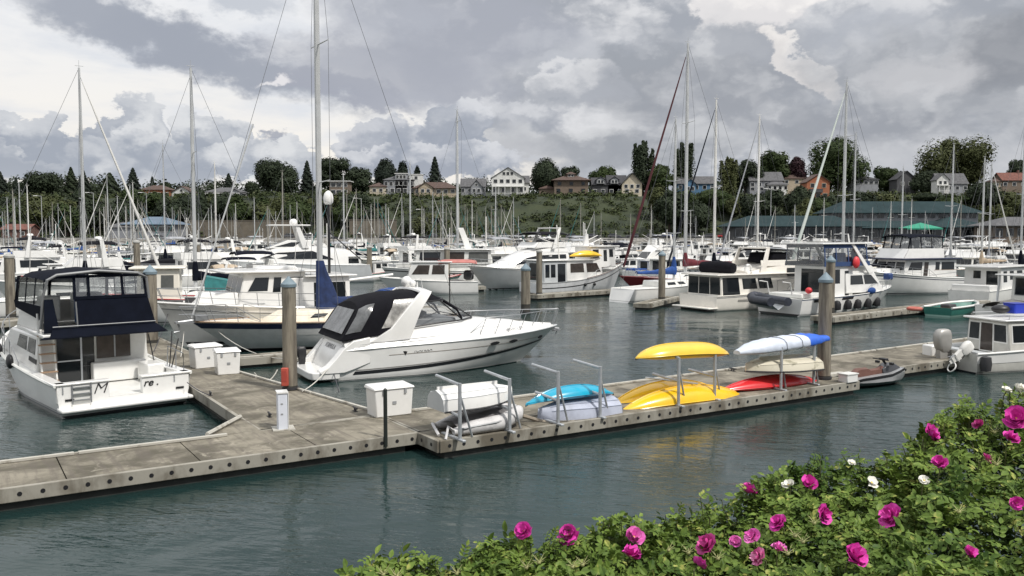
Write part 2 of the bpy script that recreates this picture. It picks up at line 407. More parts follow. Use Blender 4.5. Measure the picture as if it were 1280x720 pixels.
def bank_z(x, y):
    s = max(0, y - 1.8)
    z = 3.35 - .66 * s + .06 * mnoise.noise((x * .9, y * .9, 1)) + max(0, (x - 1.5)) * .12 * math.exp(-((y - 4.0) / 2.0) ** 2)
    return max(z, -1.2)
BANKM = mat('bank_soil', (.075, .055, .035), .95, rgb2=(.03, .035, .018), scale=2.5, bump=.6)
mb = MB(); xs = [-60 + i * 1.0 for i in range(50)] + [-10 + .4 * i for i in range(50)] + [10 + i * 1.5 for i in range(40)]
ys = [-40, -10, -2, 0, 1, 1.8] + [2.2 + .4 * i for i in range(18)] + [10, 12, 14]
mb.v = [(x, y, bank_z(x, y)) for y in ys for x in xs]; W_ = len(xs)
mb.f = [(j * W_ + i, j * W_ + i + 1, (j + 1) * W_ + i + 1, (j + 1) * W_ + i) for j in range(len(ys) - 1) for i in range(W_ - 1)]
tag(mb.build('ground', BANKM), kind='structure')

# ------------------------------------------------------------------ floating docks
DV, NV = Vector((.843, .538, 0)), Vector((-.538, .843, 0))
def SN(s, n, z=0.0):
    p = DV * s + NV * n; return Vector((p.x, p.y, z))
def toSN(p): return (p.x * .843 + p.y * .538, -p.x * .538 + p.y * .843)
ZD = .42
def panel_poly(a, b, gap):
    pass
def float_dock(root, poly, cuts, front=None, holes=0.0, rail=(), ztop=ZD, rows=True):
    """poly: corners in (s, n); cuts: s or n values where deck panels meet; front/rail: edge index lists"""
    pts = [SN(s, n) for s, n in poly]
    d = MB()
    if cuts and len(poly) == 4:
        (s0, n0), (s1, n1), (s2, n2), (s3, n3) = poly
        ts = [0] + cuts + [1]
        for i in range(len(ts) - 1):
            a, b = ts[i], ts[i + 1]
            L = max(.1, math.hypot(s1 - s0, n1 - n0)); e = .012 / L
            a2, b2 = a + e, b - e
            q = lambda t, w: (s0 + (s1 - s0) * t + ((s3 + (s2 - s3) * t) - (s0 + (s1 - s0) * t)) * w, n0 + (n1 - n0) * t + ((n3 + (n2 - n3) * t) - (n0 + (n1 - n0) * t)) * w)
            d.prism([tuple(SN(*q(a2, .005)))[:2], tuple(SN(*q(b2, .005)))[:2], tuple(SN(*q(b2, .995)))[:2], tuple(SN(*q(a2, .995)))[:2]], ztop - .10, ztop)
    else: d.prism([tuple(p)[:2] for p in pts], ztop - .10, ztop)
    d.build('deck', DECKC, root, smooth=0)
    f = MB(); c = sum(pts, Vector()) / len(pts)
    f.prism([tuple(c + (p - c) * .985)[:2] for p in pts], -.35, ztop - .13); f.build('float', FLOATC, root, smooth=0)
    w = MB(); bl = MB()
    for i in range(len(pts)):
        a, b = pts[i], pts[(i + 1) % len(pts)]; dv = (b - a).normalized(); nv = Vector((dv.y, -dv.x, 0))
        L = (b - a).length
        mid = (a + b) / 2 + nv * .05
        w.box((mid.x, mid.y, ztop - .125), (L + .1, .10, .27), math.atan2(dv.y, dv.x))
        if front and i in front:
            k = int(L / holes)
            for j in range(k):
                p = a + dv * ((j + .5) * L / k) + nv * .101
                r_ = [[p + nv * h + dv * (.042 * math.cos(q)) + Vector((0, 0, ztop - .12 + .042 * math.sin(q))) for q in [2 * math.pi * e / 10 for e in range(10)]] for h in (-.03, .006)]
                bl.loft(r_)
                r_ = [[p + nv * h + dv * (.02 * math.cos(q)) + Vector((0, 0, ztop - .12 + .02 * math.sin(q))) for q in [2 * math.pi * e / 6 for e in range(6)]] for h in (-.01, .03)]
    w.build('waler', WALER, root, smooth=0, bevel=.012)
    if bl.v: tag(bl.build('bolt_recesses', BLACK, root, smooth=0), kind='stuff')
    if rail:
        e = MB()
        for i in rail:
            a, b = pts[i], pts[(i + 1) % len(pts)]; dv = (b - a).normalized(); nv = Vector((dv.y, -dv.x, 0)); L = (b - a).length
            k = max(1, int(L / 3.2))
            for j in range(k):
                p = a + dv * ((j + .5) * L / k) - nv * .10
                e.box((p.x, p.y, ztop + .035), (L / k - .09, .09, .06), math.atan2(dv.y, dv.x))
        e.build('edge_rail', EDGEW, root, smooth=0, bevel=.01)
    return root
def dock(name, label, poly, **kw):
    r_ = empty(name, label, 'dock', 'floating dock sections'); return float_dock(r_, poly, **kw)
fr = lambda k: [i / k for i in range(1, k)]
dock('floating_dock', 'long concrete walkway float with bolt holes along its weathered edge beside open water', [(-32, 17.98), (8.9, 17.98), (8.9, 20.05), (-32, 20.0)], cuts=fr(17), front=[0], holes=.37, rail=[])
mb = MB()
dock('floating_dock', 'walkway float running behind the kayak racks to the silver outboard boat', [(8.95, 18.02), (44, 18.02), (44, 21.5), (8.95, 20.2)], cuts=fr(14), rail=[2], front=[0], holes=.37)
dock('floating_dock', 'narrow float along the walkway carrying the kayak racks', [(8.95, 16.96), (23.4, 16.96), (23.4, 17.9), (8.95, 17.9)], cuts=fr(6), front=[0, 3], holes=.36)
dock('floating_dock', 'walkway float with power pedestal leading between the white cruisers', [(5.95, 20.15), (9.1, 20.3), (7.6, 31), (5.98, 31)], cuts=None, rail=[1])
dock('floating_dock', 'continuation of the walkway past the trawler bow', [(5.98, 31.1), (7.6, 31.1), (7.2, 60), (5.5, 60)], cuts=None, rail=[])
dock('floating_dock', 'low slip finger between blue striped sailboat and white express cruiser', [(7.7, 32.4), (19, 32.4), (19, 33.3), (7.7, 33.3)], cuts=fr(4), rail=[0], ztop=.36)
# white edge strip along the left water side of the first float, as separate bull rail lengths
er = MB()
for i in range(12):
    a = SN(-32 + i * 3.1, 19.92, 0); er.box((a.x + DV.x * 1.5, a.y + DV.y * 1.5, ZD + .035), (3.02, .09, .06), DK)
er.build('edge_rail', EDGEW, bpy.data.objects['floating_dock'], smooth=0, bevel=.01)
# corner gusset
g_ = MB(); a, b, c = SN(5.9, 20.05), SN(4.7, 20.05), SN(5.9, 21.6)
g_.prism([(a.x, a.y), (c.x, c.y), (b.x, b.y)], ZD - .3, ZD + .012); g_.build('corner_gusset', DECKC, bpy.data.objects['floating_dock'], smooth=0)
g_ = MB(); g_.tube([SN(4.7, 20.02, ZD + .07), SN(5.86, 21.55, ZD + .07)], .05, 6); g_.build('gusset_rail', EDGEW, bpy.data.objects['floating_dock'])
# far slips
def slip(label, pxs, ztop=.4, w=1.3, rail=True):
    a = P(*pxs[0], ztop); b = P(*pxs[1], ztop); dv = (b - a).normalized(); nv = Vector((-dv.y, dv.x, 0)) * w
    return dock('floating_dock', label, [toSN(a), toSN(b), toSN(b + nv), toSN(a + nv)], cuts=fr(4), ztop=ztop, rail=[0] if rail else [], front=[0], holes=.9)
slip('slip finger under the tug with the yellow kayak', ((672, 369), (812, 360)))
slip('slip finger beside the fendered blue and white cruiser', ((1042, 397), (1236, 376)))
slip('slip finger by the long white motor yacht stern', ((812, 380), (850, 371)), w=1.0)
slip('slip finger below the white cabin trawler with striped sides', ((500, 361), (606, 358)), w=1.0)
slip('dock stub seen past the navy canvas of the flybridge cruiser', ((-60, 408), (40, 400)), w=2.0)
def long_pier(label, y0, x0, x1, ang=DK):
    L = (x1 - x0); c0 = Vector((x0, y0, 0)); dv = Vector((math.cos(ang), math.sin(ang), 0)); b = c0 + dv * L; nv = Vector((-dv.y, dv.x, 0)) * 2.4
    return dock('floating_dock', label, [toSN(c0), toSN(b), toSN(b + nv), toSN(c0 + nv)], cuts=None, rail=[])

# ------------------------------------------------------------------ piles
def pile(label, px, by, ty, wpx, cap, z0=0.0, box=False):
    a = P(px, by, z0); r = wpx * a.y / FOC / 2; zt = Q(px, ty, a.y).z
    o = empty('mooring_pile', label, 'piling', 'timber mooring piles', (a.x, a.y, 0), random.Random(px).random() * 6)
    ch = 1.15 * r if cap else .5 * r
    m = MB(); rd = random.Random(px); n = 14
    zs = [.55] + [.55 + (zt - ch - .55) * i / 8 for i in range(1, 9)]
    m.loft([[((r * (1.03 - .05 * i / 8)) * (1 + .035 * rd.uniform(-1, 1)) * math.cos(2 * math.pi * k / n), (r * (1.03 - .05 * i / 8)) * (1 + .035 * rd.uniform(-1, 1)) * math.sin(2 * math.pi * k / n), z) for k in range(n)] for i, z in enumerate(zs)])
    m.build('shaft', PILE, o, smooth=50)
    m = MB(); m.lathe([(r * 1.04, -2.0), (r * 1.04, .55)], n=14); m.build('wet_foot', PILEWET, o)
    m = MB(); z = zt - ch
    m.lathe([(r * 1.10, z - r * .42), (r * 1.13, z)] + ([(r * .06, zt)] if cap else [(r * .8, z + ch * .6), (r * .2, zt)]), n=14)
    m.build('cap', CAPB if cap else CAPG, o, smooth=30)
    m = MB(); m.loft([[(1.2 * r * math.cos(2 * math.pi * k / 14), 1.2 * r * math.sin(2 * math.pi * k / 14), z) for k in range(14)] for z in (z0 + .02, z0 + .09)])
    m.build('collar', DKGREY, o)
    return o
random.seed(5)
pile('blue capped pile with red extinguisher box beside the express cruiser stern', 363, 487, 345, 17.5, True, ZD)
pile('stout blue capped pile behind the red kayak rack', 1029.5, 474, 340, 16.5, True, ZD)
pile('pile in front of the trawler bow, behind the navy flybridge canvas', 190, 432, 331, 15, True, .3)
pile('grey round topped pile beside the moored flybridge cruiser', 14, 398, 317, 11.5, False, .3)
pile('blue capped pile standing in water past the express cruiser bow rail', 657, 391, 329, 11.5, True)
pile('grey topped pile at the end of the tug slip', 674, 368, 312, 7.5, False, .4)
pile('blue capped pile by the white stern under the blue sail cover', 827, 381, 313, 8.5, True)
pile('grey topped pile against the striped cabin trawler', 559, 358, 309, 7, False)
pile('grey topped pile beside the blue boom cover', 462, 352, 307, 6.5, False)
pile('grey pile just behind the stout blue capped one', 1037, 396, 319, 11, True)
pile('slim grey pile left of the bow of the hilltop side motor yacht', 248, 352, 303, 7.5, False)
pile('grey pile between the covered dark boats', 172, 354, 300, 8, False)
# extinguisher box hung on the first pile
a = P(363, 487, ZD); c_ = a + Vector((-.075, -.30, 0)); z1 = Q(355, 469, a.y).z
m = MB(); m.box((c_.x, c_.y, z1), (.19, .16, .52)); eb = m.build('extinguisher_box', mat('orange_red_box', (.42, .075, .05), .5, var=.15), bevel=.02)
tag(eb, 'orange red extinguisher box fixed low on a blue capped pile', 'extinguisher box')
m = MB(); m.box((c_.x, c_.y - .083, z1 + .03), (.12, .01, .3)); m.build('door', mat('orange_red_box_door', (.36, .06, .045), .4), eb)
# ------------------------------------------------------------------ boats
def lerp(a, b, t): return a + (b - a) * t
def pcurve(t, a, b, p): return 1 - max(0.0, (t - a) / (b - a)) ** p
class Hull:
    def __init__(s, L, B, zs, zb, rake=1.2, trans=.15, fl=.82, full=.5, fw=.30, sheer=2.0, stern=.9, mid=None, pow_=.62):
        s.__dict__.update(L=L, B=B, zs=zs, zb=zb, rake=rake, trans=trans, fl=fl, full=full, fw=fw, sh=sheer, st=stern, pw=pow_)
        s.mid = mid
    def S(s, t):
        v = s.zs + (s.zb - s.zs) * t ** s.sh
        if s.mid: v += s.mid * math.sin(math.pi * t)
        return v
    def bs(s, t): return s.B / 2 * (s.st + (1 - s.st) * min(1, t / .4)) * max(0, pcurve(t, s.full, 1, 2.3)) ** .9
    def bw(s, t): return s.B / 2 * s.fl * (s.st + (1 - s.st) * min(1, t / .4)) * max(0, pcurve(t, s.fw, 1, 1.7))
    def x(s, t, z):
        k = z / s.zb
        x1 = s.L / 2 - s.rake * (1 - max(-.6, min(1, k))); x0 = -s.L / 2 + s.trans * max(0, z / s.zs)
        return x0 + (x1 - x0) * t
    def y(s, t, z):
        S = s.S(t)
        if z >= 0: return lerp(s.bw(t), s.bs(t), max(0, min(1, z / S)) ** s.pw)
        return s.bw(t) * max(0.0, 1 - (-z / .5) ** 2)
    def p(s, t, z, side=1, off=0.0): return (s.x(t, z), side * (s.y(t, z) + off), z)
    def shell(s, mb, nt=20, rows=6, tz=None):
        rings = []
        for i in range(nt + 1):
            t = i / nt; t = 1 - (1 - t) ** 1.25
            S = s.S(t); zz = [-.42, -.2, 0] + [S * j / rows for j in range(1, rows + 1)]
            rings.append([s.p(t, z, 1) for z in zz[::-1]] + [s.p(t, z, -1) for z in zz])
        mb.loft(rings, False, False)
        r0 = rings[0]; n = len(r0); o = len(mb.v); mb.v += r0
        for k in range(n // 2 - 1):
            if tz is not None and r0[k + 1][2] > tz - .01 : continue
            mb.f.append((o + k, o + k + 1, o + n - 2 - k, o + n - 1 - k))
    def band(s, mb, lo, hi, off=.006, t0=0.0, t1=1.0, nt=20, sides=(1, -1), transom=False):
        for sd in sides:
            vs = []
            for i in range(nt + 1):
                t = t0 + (t1 - t0) * (1 - (1 - i / nt) ** 1.2)
                a = lo(t) if callable(lo) else lo; b = hi(t) if callable(hi) else hi
                vs.append([s.p(t, a, sd, off), s.p(t, b, sd, off)])
            mb.loft(vs, False, False)
        if transom:
            q = [s.p(0, lo if not callable(lo) else lo(0), 1), s.p(0, lo if not callable(lo) else lo(0), -1), s.p(0, hi if not callable(hi) else hi(0), -1), s.p(0, hi if not callable(hi) else hi(0), 1)]
            mb.add([(a - off, b, c) for a, b, c in q], [(0, 1, 2, 3)])
    def deck(s, mb, drop=.06, t0=0.0, t1=1.0, nt=16, camber=.06, inset=.02):
        rings = []
        for i in range(nt + 1):
            t = t0 + (t1 - t0) * (1 - (1 - i / nt) ** 1.2); z = s.S(t) - drop; y = max(0, s.y(t, z) - inset); x = s.x(t, z)
            rings.append([(x, y, z), (x, y * .5, z + camber * .75), (x, 0, z + camber), (x, -y * .5, z + camber * .75), (x, -y, z)])
        mb.loft(rings, False, False)
    def rim(s, mb, r=.04, dz=0.0, t0=0.0, t1=1.0, nt=22, off=0.0):
        for sd in (1, -1):
            mb.tube([(s.x(t, s.S(t)), sd * (s.y(t, s.S(t)) + off), s.S(t) + dz) for t in [t0 + (t1 - t0) * (1 - (1 - i / nt) ** 1.2) for i in range(nt + 1)]], r, 6)
    def railing(s, mb, t0, t1, h, r=.014, n=7, inset=.08, mid=False, pulpit=.25):
        top = {}
        for sd in (1, -1):
            pts = []
            for i in range(n + 1):
                t = t0 + (t1 - t0) * i / n; z = s.S(t); x = s.x(t, z); y = sd * max(.02, s.y(t, z) - inset); hh = h * min(1, (i + .0) / 1.0 if i else .15)
                pts.append((x + pulpit * (i / n) ** 2, y, z + hh)); mb.tube([(x, y, z - .03), (x + pulpit * (i / n) ** 2, y, z + hh)], r, 5)
            mb.tube(pts, r, 5); top[sd] = pts
            if mid: mb.tube([(a, b, lerp(c, s.S(t0 + (t1 - t0) * i / n), .5)) for i, (a, b, c) in enumerate(pts)], r * .7, 4)
        mb.tube([top[1][-1], top[-1][-1]], r, 5)
def block_c(x0, x1, hw, z0, z1, fr=.0, ar=.0, tum=.0, hwf=None, z0f=None, z1f=None):
    """cabin corners: aft x0, fore x1, half width hw; fr/ar = rake of front/back over the height; tum = inward lean; hwf = half width at the front"""
    f = hwf if hwf is not None else hw; a = z0f if z0f is not None else z0; b = z1f if z1f is not None else z1
    return [(x0, -hw, z0), (x1, -f, a), (x1, f, a), (x0, hw, z0), (x0 + ar, -hw + tum, z1), (x1 - fr, -f + tum, b), (x1 - fr, f - tum, b), (x0 + ar, hw - tum, z1)]
FACES = {'S': (0, 1, 5, 4), 'F': (1, 2, 6, 5), 'P': (3, 2, 6, 7), 'B': (0, 3, 7, 4), 'T': (4, 5, 6, 7)}
def on_face(c, f, u, v, off=0.0):
    a, b, d, e = [Vector(c[i]) for i in FACES[f]]
    p = a.lerp(b, u).lerp(e.lerp(d, u), v)
    cen = sum((Vector(q) for q in c), Vector()) / 8; n = (b - a).cross(e - a).normalized()
    if n.dot((a + b + d + e) / 4 - cen) < 0: n = -n
    return p + n * off
def pane(mb, c, f, u0, u1, v0, v1, out=.006, th=.02, r=0.0, u2=None, u3=None):
    """window slab; u2/u3 optional u at the top edge"""
    u2 = u0 if u2 is None else u2; u3 = u1 if u3 is None else u3
    q = [on_face(c, f, u0, v0, out), on_face(c, f, u1, v0, out), on_face(c, f, u3, v1, out), on_face(c, f, u2, v1, out)]
    k = [on_face(c, f, u0, v0, out - th), on_face(c, f, u1, v0, out - th), on_face(c, f, u3, v1, out - th), on_face(c, f, u2, v1, out - th)]
    mb.hexa(k + q)
class Boat:
    def __init__(s, name, label, cat='boat', group=None):
        s.o = empty(name, label, cat, group); s.cab = {}
    def hull(s, h, m=WHITE, boot=BOOT, stripe=None, stripez=(.6, .75), deckm=OFFW, rub=None, drop=.06, bootz=.13, nt=20, rubr=.035, decktop=(0, 1), tz=None):
        s.h = h; a = MB(); h.shell(a, nt, tz=tz); s.hull_o = a.build('hull', m, s.o, smooth=50)
        if boot: a = MB(); h.band(a, -.3, bootz, nt=nt, transom=True); a.build('boot_stripe', boot, s.hull_o, smooth=50)
        if stripe: a = MB(); h.band(a, lambda t: h.S(t) * stripez[0], lambda t: h.S(t) * stripez[1], nt=nt); a.build('hull_stripe', stripe, s.hull_o, smooth=50)
        a = MB(); h.deck(a, drop, decktop[0], decktop[1]); s.deck_o = a.build('deck', deckm, s.o, smooth=50)
        if rub is not False: a = MB(); h.rim(a, rubr, 0.0, nt=nt, off=.005); a.build('rub_rail', rub or m, s.hull_o)
        return s
    def block(s, c, m=WHITE, wins=(), glass=GLASS, bevel=.05, name='cabin', parent=None, frame=None):
        a = MB(); a.hexa(c); o = a.build(name, m, parent or s.o, smooth=45, bevel=bevel, seg=2)
        for w in wins:
            f, rest = w[0], w[1:]
            if f == '*':      # both sides
                for ff in 'SP': s._w(c, ff, rest, glass, o, frame)
            else: s._w(c, f, rest, glass, o, frame)
        return o
    def _w(s, c, f, r_, glass, o, frame):
        g = glass
        if not isinstance(r_[-1], (int, float)): g = r_[-1]; r_ = r_[:-1]
        a = MB(); pane(a, c, f, *r_[:4], .012, .03, 0, *(r_[4:6] if len(r_) > 4 else ())); w = a.build('window', g, o, smooth=0)
        if frame:
            b = MB(); du = .05 / max(.2, (on_face(c, f, 1, .5) - on_face(c, f, 0, .5)).length); dv = .05 / max(.2, (on_face(c, f, .5, 1) - on_face(c, f, .5, 0)).length)
            e = r_[4:6] if len(r_) > 4 else (r_[0], r_[1])
            pane(b, c, f, r_[0] - du, r_[1] + du, r_[2] - dv, r_[3] + dv, .007, .02, 0, e[0] - du, e[1] + du); b.build('window_frame', frame, w, smooth=0)
    def roof(s, x0, x1, hw, z, th=.09, m=WHITE, name='roof', hwf=None, zf=None, bevel=.03, parent=None, cam=0.0):
        a = MB(); f = hwf or hw; zf = z if zf is None else zf
        a.hexa([(x0, -hw, z), (x1, -f, zf), (x1, f, zf), (x0, hw, z), (x0, -hw, z + th), (x1, -f, zf + th), (x1, f, zf + th), (x0, hw, z + th)])
        return a.build(name, m, parent or s.o, smooth=45, bevel=bevel)
    def coaming(s, x0, x1, hw, z0, z1, m=WHITE, rake=.3, th=.07, name='flybridge', hwf=None, back=True, aft=0.0):
        a = MB(); f = hwf or hw
        o_ = [(x0, -hw), (x1, -f), (x1, f), (x0, hw)]
        def wall(p, q, rp, rq):
            P0, P1 = Vector((*p, z0)), Vector((*q, z0)); T0, T1 = Vector((p[0] - rp, p[1] * .96, z1)), Vector((q[0] - rq, q[1] * .96, z1))
            n = (P1 - P0).cross(Vector((0, 0, 1))).normalized() * -th
            a.hexa([P0, P1, P1 + n, P0 + n, T0, T1, T1 + n, T0 + n])
        wall(o_[0], o_[1], -aft, rake); wall(o_[1], o_[2], rake, rake); wall(o_[2], o_[3], rake, -aft)
        if back: wall(o_[3], o_[0], -aft, -aft)
        return a.build(name, m, s.o, smooth=45, bevel=.025)
    def tubes(s, name, paths, r, m=STEEL, parent=None, n=6):
        a = MB()
        for p in paths: a.tube(p, r, n)
        return a.build(name, m, parent or s.o)
    def canopy(s, x0, x1, hw, z, m, crown=.14, th=.035, name='canopy', nose=0.0, legs=None, zl=None):
        a = MB(); rings = []
        for i in range(7):
            u = i / 6; x = lerp(x0, x1, u); dz = -.10 * (2 * u - 1) ** 4
            w = [(-1, -.10), (-.9, 0), (-.45, crown * .8), (0, crown), (.45, crown * .8), (.9, 0), (1, -.10)]
            rings.append([(x, hw * k, z + e + dz) for k, e in w] + [(x, hw * k * .98, z + e + dz - th) for k, e in w[::-1]])
        a.loft(rings); o = a.build(name, m, s.o, smooth=60)
        if zl is not None:
            t = MB()
            for x in (legs or (x0 + .1, x1 - .1)):
                t.tube([(lerp(x, (x0 + x1) / 2, .3), -hw * .95, zl), (x, -hw * .97, z - .05), (x, -hw * .5, z + crown * .7), (x, hw * .5, z + crown * .7), (x, hw * .97, z - .05), (lerp(x, (x0 + x1) / 2, .3), hw * .95, zl)], .014, 5)
            t.build('canopy_frame', STEEL, o)
        return o
    def fenders(s, ts, m=WHITE, side=-1, r=.11, L=.55, drop=.55):
        for t in ts:
            z = s.h.S(t); x, y, _ = s.h.p(t, z - drop, side, r + .02)
            a = MB(); a.lathe([(.02, -L / 2), (r * .8, -L / 2 + .06), (r, -L / 2 + .14), (r, L / 2 - .14), (r * .8, L / 2 - .06), (.03, L / 2)], (x, y, z - drop), 10)
            a.tube([(x, y, z - drop + L / 2), (x, y - side * .08, z + .02)], .008, 4)
            a.build('fender', m, s.o)
    def arch(s, x, hw, z0, z1, rake=.5, w=.28, m=WHITE, th=.1):
        a = MB()
        for sd in (1, -1):
            a.hexa([(x, sd * hw - th / 2, z0), (x + w * 1.6, sd * hw - th / 2, z0), (x + w * 1.6, sd * hw + th / 2, z0), (x, sd * hw + th / 2, z0),
                    (x - rake, sd * hw * .9 - th / 2, z1), (x - rake + w, sd * hw * .9 - th / 2, z1), (x - rake + w, sd * hw * .9 + th / 2, z1), (x - rake, sd * hw * .9 + th / 2, z1)])
        a.hexa([(x - rake, -hw * .9 - th / 2, z1 - .02), (x - rake + w, -hw * .9 - th / 2, z1 - .02), (x - rake + w, hw * .9 + th / 2, z1 - .02), (x - rake, hw * .9 + th / 2, z1 - .02)] + [(x - rake, -hw * .9 - th / 2, z1 + th), (x - rake + w, -hw * .9 - th / 2, z1 + th), (x - rake + w, hw * .9 + th / 2, z1 + th), (x - rake, hw * .9 + th / 2, z1 + th)])
        return a.build('radar_arch', m, s.o, smooth=45, bevel=.03)
    def dome(s, x, y, z, r=.28, m=WHITE, name='radar_dome', flat=False):
        a = MB()
        if flat: a.lathe([(r * .6, 0), (r, .05), (r, .16), (r * .7, .24), (.02, .26)], (x, y, z), 14)
        else: a.lathe([(r * .5, 0), (r * .95, .1), (r, .25), (r * .9, .42), (r * .5, .56), (.02, .6)], (x, y, z), 14)
        return a.build(name, m, s.o, smooth=60)
    def antenna(s, pts):
        a = MB()
        for x, y, z, h, rk in pts: a.tube([(x, y, z), (x - rk, y, z + h)], [.014, .007], 4)
        return a.build('antenna', MASTW, s.o)
    def mast(s, x, z0, z1, r=.085, m=MASTM, spreaders=(.5,), spw=.9, boom=None, cover=None, jib=None, jibc=None, back=None, boomz=1.5, shroud=True, wr=.008, beam=None, jibr=.07, boomr=.06):
        a = MB(); a.tube([(x, 0, z0), (x, 0, lerp(z0, z1, .7)), (x, 0, z1)], [r, r * .95, r * .6], 8)
        a.tube([(x, 0, z1), (x, .05, z1 + .45)], .012, 4); a.tube([(x - .22, 0, z1 + .12), (x + .25, 0, z1 + .12)], .016, 4)
        mo = a.build('mast', m, s.o)
        if spreaders:
            b = MB()
            for k in spreaders:
                zz = lerp(z0, z1, k)
                for sd in (1, -1): b.tube([(x, 0, zz), (x - .12, sd * spw, zz + .07)], [.035, .02], 5)
            b.build('spreaders', m, mo)
        if shroud:
            w = MB(); hb = beam or s.h.B * .46
            for sd in (1, -1):
                zt = z1 - .1; pr = (x, 0, zt)
                pts = [(x - .15, sd * hb, s.h.S(.55))] + [(x - .12, sd * spw, lerp(z0, z1, k) + .07) for k in sorted(spreaders)] + [pr]
                w.tube(pts, wr, 3)
                for k in sorted(spreaders)[:1]: w.tube([(x - .8, sd * hb, s.h.S(.5)), (x, 0, lerp(z0, z1, k))], wr, 3); w.tube([(x + .7, sd * hb * .95, s.h.S(.6)), (x, 0, lerp(z0, z1, k))], wr, 3)
            if back is not False: w.tube([(-s.h.L / 2 + .15, 0, s.h.zs), (x, 0, z1)], wr, 3)
            if jib is not None: w.tube([(s.h.L / 2 - .1, 0, s.h.zb), (x, 0, lerp(z0, z1, jib))], wr, 3)
            w.build('rigging', WIRE, mo)
        if jib is not None and jibc:
            f0 = Vector((s.h.L / 2 - .1, 0, s.h.zb)); f1 = Vector((x, 0, lerp(z0, z1, jib))); pts = [f0.lerp(f1, k) for k in (.04, .1, .4, .8, .97)]
            b = MB(); b.tube(pts, [jibr * .8, jibr * 1.3, jibr * 1.1, jibr * .7, jibr * .3], 7); b.build('furled_sail', jibc, mo)
        if boom:
            b = MB(); b.tube([(x, 0, boomz), (x - boom, 0, boomz + .12)], boomr, 7); bo = b.build('boom', m, mo)
            if cover:
                b = MB(); rings = []
                for i in range(9):
                    u = i / 8; xx = x + .12 - (boom + .1) * u; hh = lerp(.62, .2, min(1, u * 1.3) ** .6) + .04 * math.sin(u * 19); ww = lerp(.2, .13, u); zc = boomz - .06 + .12 * u
                    rings.append([(xx, ww * math.cos(q), zc + hh * .5 + hh * .6 * math.sin(q)) for q in [2 * math.pi * k / 10 for k in range(10)]])
                b.loft(rings); b.tube([(x, 0, boomz - .1), (x, 0, boomz + .6), (x, 0, boomz + 1.25)], [.2, .2, .1], 9); b.build('sail_cover', cover, bo, smooth=60)
        return mo

def outboard(parent, c, s=1.0, m=MGREY, tilt=0.0, yaw=0.0, prop=True):
    """outboard motor: cowl, leg, propeller; +x points to the boat"""
    o = bpy.data.objects.new('outboard_motor', None); col.objects.link(o); o.parent = parent; o.location = c; o.rotation_euler = (0, tilt, yaw); o.scale = (s, s, s)
    a = MB(); rings = []
    for z, l, w, x in ((-.10, .17, .12, .0), (.02, .25, .16, -.01), (.22, .28, .175, -.03), (.44, .28, .17, -.04), (.58, .23, .14, -.03), (.63, .14, .09, -.02)):
        rings.append([(x + l * math.copysign(abs(math.cos(q)) ** .45, math.cos(q)), w * math.copysign(abs(math.sin(q)) ** .45, math.sin(q)), z) for q in [2 * math.pi * k / 14 for k in range(14)]])
    a.loft(rings); a.build('cowl', m, o, smooth=60)
    a = MB(); a.hexa(block_c(-.16, .14, .10, -.55, -.05, fr=-.05, ar=-.05)); a.hexa(block_c(-.14, .10, .06, -.75, -.5, fr=-.02, ar=-.02)); a.box((-.02, 0, -.5), (.46, .22, .025)); a.tube([(.16, 0, -.72), (-.05, 0, -.72), (-.24, 0, -.72)], [.02, .06, .045], 8); a.hexa(block_c(-.1, .06, .015, -.92, -.7)); a.build('drive_leg', m, o, smooth=40)
    a = MB(); a.box((.14, 0, -.12), (.1, .2, .36)); a.build('bracket', DKGREY, o)
    if prop:
        a = MB()
        for k in range(3):
            q = 2 * math.pi * k / 3; u = Vector((0, math.cos(q), math.sin(q))); w = Vector((0, -math.sin(q), math.cos(q))); p = Vector((-.26, 0, -.72))
            a.slab([p + u * .03 - w * .02, p + u * .17 - w * .07, p + u * .18 + w * .05 + Vector((.03, 0, 0)), p + u * .03 + w * .03 + Vector((.02, 0, 0))], .008)
        a.tube([(-.20, 0, -.72), (-.31, 0, -.72)], [.035, .02], 8); a.build('propeller', STEEL, o)
    return o
def lettering(parent, txt, size, m, origin, xdir, nrm, shear=.25, th=.004, name='lettering', bold=0.0):
    cu = bpy.data.curves.new(name, 'FONT'); cu.body = txt; cu.size = size; cu.shear = shear; cu.extrude = th; cu.offset = bold
    cu.materials.append(m); tmp = bpy.data.objects.new('lettering_curve', cu); col.objects.link(tmp)
    me = bpy.data.meshes.new_from_object(tmp.evaluated_get(bpy.context.evaluated_depsgraph_get())); bpy.data.objects.remove(tmp)
    o = bpy.data.objects.new(name, me); col.objects.link(o); o.parent = parent
    x = Vector(xdir).normalized(); z = Vector(nrm).normalized(); y = z.cross(x).normalized(); z = x.cross(y)
    o.matrix_local = Matrix(((x.x, y.x, z.x, origin[0]), (x.y, y.y, z.y, origin[1]), (x.z, y.z, z.z, origin[2]), (0, 0, 0, 1)))
    return o
